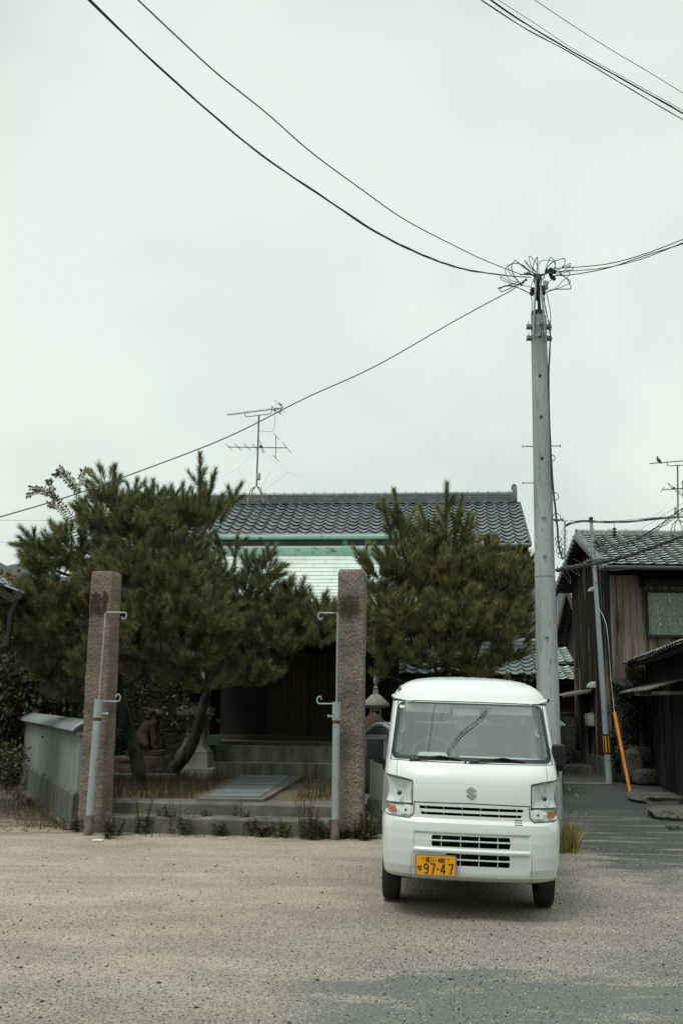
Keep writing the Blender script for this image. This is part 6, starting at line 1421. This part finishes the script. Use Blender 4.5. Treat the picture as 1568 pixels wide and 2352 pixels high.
small_sprout('tan leaved twigs showing just above the van roof beside the utility pole',1196,1600,13.6,0,6,.35,M_LEAFS,61,.09,'twiggy_shrub','shrub',spread=.22)
# ------------------------------------------------------------------ weeds along the steps
WP=[(250,1912,.30,6),(268,1905,.22,5),(325,1902,.42,5),(368,1897,.30,6),(395,1900,.36,7),(430,1903,.28,5),(475,1898,.26,6),(505,1905,.18,4),(555,1898,.34,7),(575,1905,.22,4),(628,1905,.20,3),(700,1912,.52,6),(718,1915,.34,7),(745,1912,.22,4),(815,1925,.22,5),(838,1930,.34,7),(856,1925,.26,6),(160,1905,.16,5),(178,1910,.2,5),(785,1925,.16,4),(645,1910,.16,4),(600,1908,.14,4)]
LB=['leafy weed at the foot of the steps near the left pillar','low weed tucked against the left end of the lower step','tall thin weed against the lower step, left of centre','bushy weed against the lower step, second from the tall thin one','broad leafed dark weed against the middle left of the lower step','spiky weed rising between two leafy weeds by the lower step','grassy weed in front of the lower step below the path','small sprout in front of the lower step under the path','dark clumped weed against the centre of the lower step','short weed right of the dark clumped one at the step','sparse sprout against the bare right half of the step','tallest weed spire overlapping the steps beside the right banner pole','bushy weed at the foot of the tallest spire by the right banner pole','low weed touching the base of the right banner pole','small weed at the base of the right stone pillar','bushy weed between the right stone pillar and the van','weed touching the white wall beside the van wheel','low weed at the foot of the white wall, far left','low weed just left of the left banner pole base','tiny weed between right banner pole and right pillar','tiny sprout left of the tallest weed spire','tiny sprout in front of the middle of the lower step']
for i,((px,py,h,n),lb_) in enumerate(zip(WP,LB)):
    g0_=onz(px,py,0); g0_=onz(px,py+(13 if py<1920 and 240<px<760 else 0),0); small_sprout(lb_,px,py+(13 if py<1920 and 240<px<760 else 0),g0_.y,0,n+4,h*1.15,M_GRASSG if i%3 else M_GRASS,70+i,.085,group='weeds at the foot of the steps',spread=.07+.03*(i%3))
# grass
def blades(pts,hmin,hmax,wd,seed,lean=.35,heads=0):
    r=np.random.default_rng(seed); n=len(pts); P=np.array(pts); a=r.random(n)*6.283; L_=(hmin+(hmax-hmin)*r.random(n)); ln=lean*r.random(n)
    d=np.stack([np.cos(a)*ln,np.sin(a)*ln,np.ones(n)],1); mid=P+d*L_[:,None]*.55; tip=P+np.stack([np.cos(a)*ln*1.8,np.sin(a)*ln*1.8,np.ones(n)*.92],1)*L_[:,None]
    b=r.random(n)*6.283; w_=np.stack([np.cos(b),np.sin(b),np.zeros(n)],1)*wd*.5
    V=np.stack([P-w_,P+w_,mid+w_*.8,mid-w_*.8,tip],1).reshape(-1,3); i0=np.arange(n)*5
    F3=np.concatenate([np.stack([i0,i0+1,i0+2],1),np.stack([i0,i0+2,i0+3],1),np.stack([i0+3,i0+2,i0+4],1)]); return V,F3
def scatter(fn,n,seed):
    r=random.Random(seed); out=[]
    while len(out)<n:
        p=fn(r)
        if p is not None: out.append(p)
    return out
def gleft(r):
    px,py=r.uniform(256,600),r.uniform(1765,1835); 
    lim=452+(1834-py)*1.9
    if px>lim-8: return None
    p=onz(px,py,CZ-.01)
    if mnoise.noise(Vector((p.x*1.3,p.y*1.3,2)))<-.25: return None
    return tuple(p)
V,F3=blades(scatter(gleft,3800,1),.06,.26,.008,1); o=npmesh('courtyard_grass',V,F3,[M_GRASS]); tag(o,'dry straggly grass covering the courtyard left of the approach path','grass',kind='stuff')
def gright(r):
    px,py=r.uniform(640,770),r.uniform(1768,1838)
    if px<622+(1836-py)*1.55: return None
    p=onz(px,py,CZ-.01)
    if mnoise.noise(Vector((p.x*1.6,p.y*1.6,7)))<(.05 if py>1800 else -.3): return None
    return tuple(p)
V,F3=blades(scatter(gright,900,2),.03,.13,.007,2); o=npmesh('sparse_grass',V,F3,[M_GRASS]); tag(o,'sparse dry grass on bare soil right of the approach path','grass',kind='stuff')
def gwall(r):
    t_=r.random(); a=Vector((-3.40,14.0,0));b=Vector((-6.3,21,0)); p=a.lerp(b,t_**1.4)+Vector((-r.random()**2*.55-.12,0,0)); return (p.x,p.y,0)
V,F3=blades(scatter(gwall,900,3),.03,.16,.008,3); o=npmesh('wall_foot_grass',V,F3,[M_GRASS]); tag(o,'thin dry grass along the foot of the white boundary wall','grass',kind='stuff')
def gstep(r):
    px=r.uniform(235,770); p=onz(px,1916+r.uniform(-3,10)+(px-500)*.015,0); return tuple(p)
V,F3=blades(scatter(gstep,500,4),.02,.11,.006,4); o=npmesh('step_foot_grass',V,F3,[M_GRASS]); tag(o,'wisps of grass in the gravel along the lower step','grass',kind='stuff')
# yellow green tuft with seed heads beside the utility pole
c=onz(1304,1955,0); pts=scatter(lambda r:(c.x-.02+r.gauss(0,.065),c.y+.15+r.gauss(0,.12),-.02),900,6)
V,F3=blades(pts,.08,.42,.008,6,.6); me_t=thing('grass_tuft','yellow green grass tuft with nodding seed heads beside the van and utility pole','grass tuft',(c.x,c.y+.15,-.02))
npmesh('blades',V,F3,[M_GRASSY],me_t)
m=MB(); r=random.Random(9)
for k in range(9):
    a=Vector((c.x+r.gauss(-.02,.06),c.y+.15+r.gauss(0,.06),0)); x=r.uniform(-.10,.20); h=r.uniform(.42,.75); P=cr_([a,a+Vector((x*.3,0,h*.6)),a+Vector((x,0,h)),a+Vector((x+.03,0,h-.03))],5); m.tube(P,.0018,4); e=P[-2]; d=(P[-1]-P[-4]).normalized(); m.tube([e,e+d*.02,e+d*.045,e+d*.06],[.003,.007,.006,.001],6,1)
m.build('seed_heads',[M_GRASS,pm('seed_head_tan',(.32,.28,.17),rough=1)],me_t,50,world=True)
# ------------------------------------------------------------------ loose stones on the gravel
def pebbles(n,fn,smin,smax,seed,mats,name,label):
    r=np.random.default_rng(seed); rr=random.Random(seed); P=np.array([fn(rr) for _ in range(n)]); s=smin+(smax-smin)*r.random(n)**3
    oc=np.array([[1,0,0],[-1,0,0],[0,1,0],[0,-1,0],[0,0,1],[0,0,-1]],float); f=np.array([[0,2,4],[2,1,4],[1,3,4],[3,0,4],[2,0,5],[1,2,5],[3,1,5],[0,3,5]])
    jit=.65+.7*r.random((n,6,1)); a=r.random(n)*6.28; R=np.stack([np.stack([np.cos(a),-np.sin(a),a*0],1),np.stack([np.sin(a),np.cos(a),a*0],1),np.stack([a*0,a*0,a*0+.6],1)],1)
    V=np.einsum('nij,nkj->nki',R,oc[None]*jit)*s[:,None,None]+P[:,None,:]; Fc=(f[None]+6*np.arange(n)[:,None,None]).reshape(-1,3)
    mi=np.repeat(r.integers(0,len(mats),n),8); o=npmesh(name,V.reshape(-1,3),Fc,mats,None,mi); tag(o,label,'gravel',kind='stuff')
def pf(r):
    y=5.2+8*r.random()**1.1; x=(r.random()-.5)*2*(.36*y+.3); 
    k=.35+.4*smooth(-1.5,1.5,x)+.4*smooth(10,6,y)
    if r.random()>k: return pf(r)
    return (x,y,gz(x,y)+.001)
pebbles(22000,pf,.0025,.009,5,[pm('pebble_tan',(.36,.31,.24),rough=.9),pm('pebble_grey',(.14,.14,.13),rough=.9),pm('pebble_pale',(.5,.47,.4),rough=.9),pm('pebble_dark',(.05,.055,.052),rough=.9)],'loose_gravel','fine loose grit scattered over the sandy parking ground')
def pf2(r):
    y=5.5+7*r.random()**1.3; x=(r.random()-.5)*2*(.34*y); return (x,y,gz(x,y)+.004)
pebbles(300,pf2,.007,.017,6,[pm('pebble_dark',(.05,.055,.052),rough=.9),pm('pebble_slate',(.09,.10,.10),rough=.9)],'dark_chippings','scattered darker chippings on the gravel')
# litter of leaves below the trees left
def lf_(r): 
    return (r.uniform(-5.6,-3.6),r.uniform(13.8,19),gz(-4,16)+.006)
r=random.Random(3); V=[]
for k in range(420):
    x,y,z=lf_(r); a=r.uniform(0,6.28); s=r.uniform(.02,.05); c_,s_=math.cos(a)*s,math.sin(a)*s
    V+=[(x-c_,y-s_,z),(x+s_*.4,y-c_*.4,z+.006),(x+c_,y+s_,z+.002),(x-s_*.4,y+c_*.4,z+.008)]
o=npmesh('leaf_litter',np.array(V),np.arange(len(V)).reshape(-1,4),[M_LEAFO]); tag(o,'fallen brown leaves on the ground left of the white wall','leaves',kind='stuff')
# ------------------------------------------------------------------ stone lanterns
def lantern(base,label):
    t=thing('stone_lantern',label,'stone lantern',base,-FA,'granite lanterns flanking the approach')
    def sq(nm,lo,hi,w0,w1,bev=.012,n=4):
        m=MB(); m.lathe([(w0*.7071,lo),(w1*.7071,hi)],4,rot=0); 
        return m.build(nm,M_LANTERN,t)
    sq('base_step',0,.17,.84,.84); sq('base_step',.17,.40,.61,.57)
    m=MB(); m.lathe([(.53*.7071,.40),(.53*.7071,.44),(.41*.7071,.52),(.32*.7071,.64),(.26*.7071,.80),(.24*.7071,.92),(.30*.7071,1.0),(.32*.7071,1.02)],4); m.build('shaft',M_LANTERN,t)
    sq('middle_platform',1.02,1.08,.38,.56); sq('middle_platform',1.08,1.20,.56,.56); sq('middle_platform',1.20,1.24,.50,.44)
    m=MB(); w_=.20
    for sx in(-1,1):
        for sy in(-1,1): m.box((sx*w_-(.05 if sx>0 else 0),sy*w_-(.05 if sy>0 else 0),1.24),(sx*w_+(.05 if sx<0 else 0),sy*w_+(.05 if sy<0 else 0),1.56))
    m.box((-.15,-.15,1.24),(.15,.15,1.30)); m.box((-.15,-.15,1.50),(.15,.15,1.56)); ch_=m.build('light_chamber',M_LANTERN,t); 
    m=MB(); m.box((-.12,-.12,1.30),(.12,.12,1.50)); m.build('chamber_core',M_BLK,ch_)
    m=MB(); prof=[(.30,1.56),(.46,1.585),(.50,1.62),(.49,1.65),(.36,1.72),(.20,1.81),(.12,1.84)]; m.lathe([(r*1.0,z) for r,z in prof],24,cap=True)
    m.build('roof_cap',M_LANTERN,t,50)
    sq('finial_base',1.84,1.94,.20,.19); m=MB(); m.lathe([(.05,1.94),(.09,1.97),(.06,2.0),(.04,2.02),(.085,2.07),(.095,2.13),(.07,2.19),(.025,2.24),(.003,2.26)],16); m.build('finial_jewel',M_LANTERN,t,60)
    return t
lb_=onz(442,1793,CZ); lantern((lb_.x-.12,lb_.y+1.05,CZ-.01),'grey granite lantern half hidden by pine branches left of the approach path')
rb_=at(864,1600,17.3); o=lantern((rb_.x-.01,17.3,CZ),'grey granite lantern peeping out between the right stone pillar and the van')
o.scale=(.45,.45,.79)
# brown boulder and white pieces next to the right lantern
m=MB(); p=at(858,1668,16.2); m.blob((p.x,p.y,p.z-.48),(.30,.3,.62),0,20,14,.35,seed=3); single('boulder',m,pm('rusty_brown_rock',(.075,.05,.034),(.045,.033,.025),scale=5,rough=.95,bump=.6,bscale=20),'rounded rusty brown boulder behind the right boundary wall beside the van','boulder',smooth=70)
# ------------------------------------------------------------------ guardian lion dog and its plinth
pb_=onz(318,1792,CZ); PLY=pb_.y+.35
k=PLY/CF*1.02
px0,px1=at(267,1760,PLY).x,at(379,1760,PLY).x
t=thing('statue_plinth','rough brown stone block plinth carrying the lion statue','plinth',((px0+px1)/2,PLY,CZ),-FA)
W_=(px1-px0)/2; zt_=at(320,1737,PLY).z-CZ
m=MB(); n=14; 
for (A_,B_,C_,D_) in (((-W_,-.3,.10),(W_*.55,-.3,.10),(W_*.55,-.3,zt_),(-W_,-.3,zt_)),((W_*.55,-.3,.10),(W_,-.12,.10),(W_,-.12,zt_),(W_*.55,-.3,zt_)),((W_,-.12,.10),(W_,.5,.10),(W_,.5,zt_),(W_,-.12,zt_)),((W_,.5,.1),(-W_,.5,.1),(-W_,.5,zt_),(W_,.5,zt_)),((-W_,.5,.1),(-W_,-.3,.1),(-W_,-.3,zt_),(-W_,.5,zt_))):
    A_,B_,C_,D_=map(Vector,(A_,B_,C_,D_)); nn=(B_-A_).cross(D_-A_).normalized(); rows=[]
    for i in range(n+1):
        r_=[]
        for j in range(n+1):
            q=A_.lerp(B_,j/n).lerp(D_.lerp(C_,j/n),i/n); e=min(i,j,n-i,n-j)/n; q=q+nn*(.03*mnoise.noise(q*6)+.02*mnoise.noise(q*17))*min(1,e*6); r_.append(q)
        rows.append(r_)
    m.grid(rows)
m.add([(-W_,-.3,zt_),(W_*.55,-.3,zt_),(W_,-.12,zt_),(W_,.5,zt_),(-W_,.5,zt_)],[(0,1,2,3,4)]); m.build('block',pm('plinth_stone',(.17,.13,.095),(.11,.088,.068),scale=5,rough=.95,bump=.6,bscale=30),t,40)
m=MB(); m.box((-W_-.12,-.5,-.05),(W_+.28,.7,.11),0,None,.03); m.build('footing_slab',M_CEMENT,t,40)
lx=at(337,1730,PLY).x; t=thing('lion_dog_statue','seated stone guardian lion dog facing right on its brown plinth','statue',(lx,PLY+.05,CZ+zt_),-FA)
hz=(at(337,1626,PLY).z-at(337,1737,PLY).z)/.78
m=MB(); 
S_=hz
def V3(x,y,z): return (x*S_,y*S_,z*S_)
m.box(V3(-.32,-.13,0),V3(.27,.13,.10),0,None,.012); m.build('statue_base',M_LION,t,40)
bm=None
def skinned(name,verts,edges,radii,mat,parent,sub=2):
    me=bpy.data.meshes.new(name); me.from_pydata(verts,edges,[]); o=bpy.data.objects.new(name,me); COL.objects.link(o)
    md=o.modifiers.new('s','SKIN'); md.use_smooth_shade=True; o.modifiers.new('u','SUBSURF').levels=sub
    for i,r in enumerate(radii): me.skin_vertices[0].data[i].radius=r if isinstance(r,tuple) else (r,r)
    me.skin_vertices[0].data[0].use_root=True
    dg=bpy.context.evaluated_depsgraph_get(); nm=bpy.data.meshes.new_from_object(o.evaluated_get(dg)); o.modifiers.clear(); o.data=nm; nm.materials.clear(); nm.materials.append(mat)
    nm.polygons.foreach_set('use_smooth',[True]*len(nm.polygons)); o.parent=parent; return o
vs=[V3(-.12,0,.22),V3(-.06,0,.36),V3(.02,0,.50),V3(.07,0,.60),V3(.10,0,.70),V3(.20,0,.68),V3(.25,0,.66)]
ed=[(0,1),(1,2),(2,3),(3,4),(4,5),(5,6)]; ra=[.13*S_,.13*S_,.12*S_,.105*S_,.10*S_,.075*S_,.05*S_]
for sy in(-1,1):
    b=len(vs); vs+=[V3(.08,sy*.07,.46),V3(.12,sy*.08,.28),V3(.12,sy*.08,.15),V3(.19,sy*.08,.125)]; ed+=[(2,b),(b,b+1),(b+1,b+2),(b+2,b+3)]; ra+=[.06*S_,.045*S_,.038*S_,.038*S_]
    b=len(vs); vs+=[V3(-.04,sy*.12,.22),V3(.03,sy*.13,.17),V3(-.02,sy*.12,.125),V3(.06,sy*.12,.12)]; ed+=[(0,b),(b,b+1),(b+1,b+2),(b+2,b+3)]; ra+=[.085*S_,.055*S_,.035*S_,.032*S_]
b=len(vs); vs+=[V3(-.24,0,.26),V3(-.28,0,.40),V3(-.22,0,.52)]; ed+=[(0,b),(b,b+1),(b+1,b+2)]; ra+=[.05*S_,.055*S_,.03*S_]
skinned('body',vs,ed,ra,M_LION,t)
m=MB(); r=random.Random(2)
for k_ in range(40):
    a=r.uniform(0,6.28); h=r.uniform(-.5,1); q=Vector((.06-.02*h,0,.66))+Vector((.11*math.cos(a)*(1 if math.cos(a)<0 else .25),.115*math.sin(a),.10*h)); m.blob(V3(*q),(.035*S_,.03*S_,.035*S_),0,8,6)
m.build('curled_mane',M_LION,t,60)
for sy in(-1,1): m=MB(); m.blob(V3(.11,sy*.095,.73),(.03*S_,.018*S_,.04*S_),0,8,6); m.build('ear',M_LION,t,60)
m=MB(); m.blob(V3(.21,0,.725),(.035*S_,.05*S_,.025*S_),0,8,6); m.blob(V3(.275,0,.70),(.025*S_,.03*S_,.02*S_),0,8,6); m.build('brow_and_nose',M_LION,t,60)
# ------------------------------------------------------------------ stones beside the alley
def rock(px,py,zr,sx,sy,sz,seed,label,Y=None,flat=False,group=None,rz=0,mat=None):
    c=onz(px,py,0) if Y is None else at(px,py,Y); m=MB()
    bm=bmesh.new(); bmesh.ops.create_icosphere(bm,subdivisions=3,radius=1)
    for v in bm.verts:
        q=v.co.copy(); q=Vector([math.copysign(abs(a)**.55,a) for a in q]); k=1+.22*mnoise.noise(q*1.3+Vector((seed*3.7,0,0)))+.06*mnoise.noise(q*4+Vector((0,seed,0))); v.co=Vector((q.x*sx*k,q.y*sy*k,q.z*sz*k+sz*.8))
    bm.verts.index_update(); m.add([v.co+c+Vector((0,0,zr)) for v in bm.verts],[tuple(v.index for v in f.verts) for f in bm.faces],0); bm.free()
    return single('stone_slab' if flat else 'field_stone',m,mat or M_ROCK,label,'stone',group,35)
G5='retaining stones under the shrub'
rock(1428,1795,0,.24,.25,.30,1,'dark rounded retaining stone just right of the leaning pole base',group=G5)
rock(1452,1790,.0,.20,.25,.36,2,'tall upright retaining stone behind the orange guard',Y=23.2,group=G5); 
for i,(px,Y,z,sx,sz,lb__) in enumerate(((1455,23.3,0,.24,.22,'lower squared retaining stone under the shrub'),(1448,23.5,.38,.15,.22,'narrow upright retaining stone in the upper row'),(1472,23.4,.40,.22,.20,'pale edged squared retaining stone in the upper row'),(1482,22.9,0,.26,.17,'retaining stone against the shed corner'))):
    p=Vector((at(px,1780,Y).x,Y,z)); m=MB(); bm=bmesh.new(); bmesh.ops.create_icosphere(bm,subdivisions=3,radius=1)
    for v in bm.verts:
        q=Vector([math.copysign(abs(a)**.5,a) for a in v.co]); k=1+.2*mnoise.noise(q*1.2+Vector((i*5.1,0,0))); v.co=Vector((q.x*sx*k,q.y*.25*k,q.z*sz*k+sz))
    bm.verts.index_update(); m.add([v.co+p for v in bm.verts],[tuple(v.index for v in f.verts) for f in bm.faces]); bm.free(); single('field_stone',m,M_ROCK,lb__,'stone',G5,35)
G6='slabs along the shed'
c=onz(1503,1838,0); rock(1503,1842,-.02,.42,.5,.10,7,'broad flat dark stone slab at the foot of the black shed',flat=True,group=G6)
rock(1556,1880,-.02,.40,.5,.10,9,'second flat slab nearer the camera at the right edge',flat=True,group=G6)
for i,(px,py) in enumerate(((1478,1838),(1530,1868),(1546,1905),(1520,1862),(1462,1822))):
    rock(px,py,-.02,.10,.12,.05,20+i,['low broken stone by the base of the orange guard','low rubble stone between the two slabs','small kerb stone at the right edge below the slabs','crumbling kerb piece in front of the broad slab','small stone touching the orange guard foot'][[4,1,2,3,0][i]],group='rubble stones on the alley edge')
p=at(1470,1752,23.4); m=MB(); m.box((p.x-.30,p.y-.15,p.z-.16),(p.x+.38,p.y+.15,p.z+.10),0,None,.015); single('planter_trough',m,M_CEMENT,'weathered concrete planter trough on the retaining stones under the shrub','planter',smooth=40)
m=MB(); p=onz(345,1921,0); p=onz(345,1921,0); m.box((-2.93,12.95,.0),(-2.80,13.05,.02),0,None,.006); single('white_stone',m,pm('white_flat_stone',(.6,.6,.55),rough=.9),'small flat white stone lying by the left banner pole','stone',smooth=40)
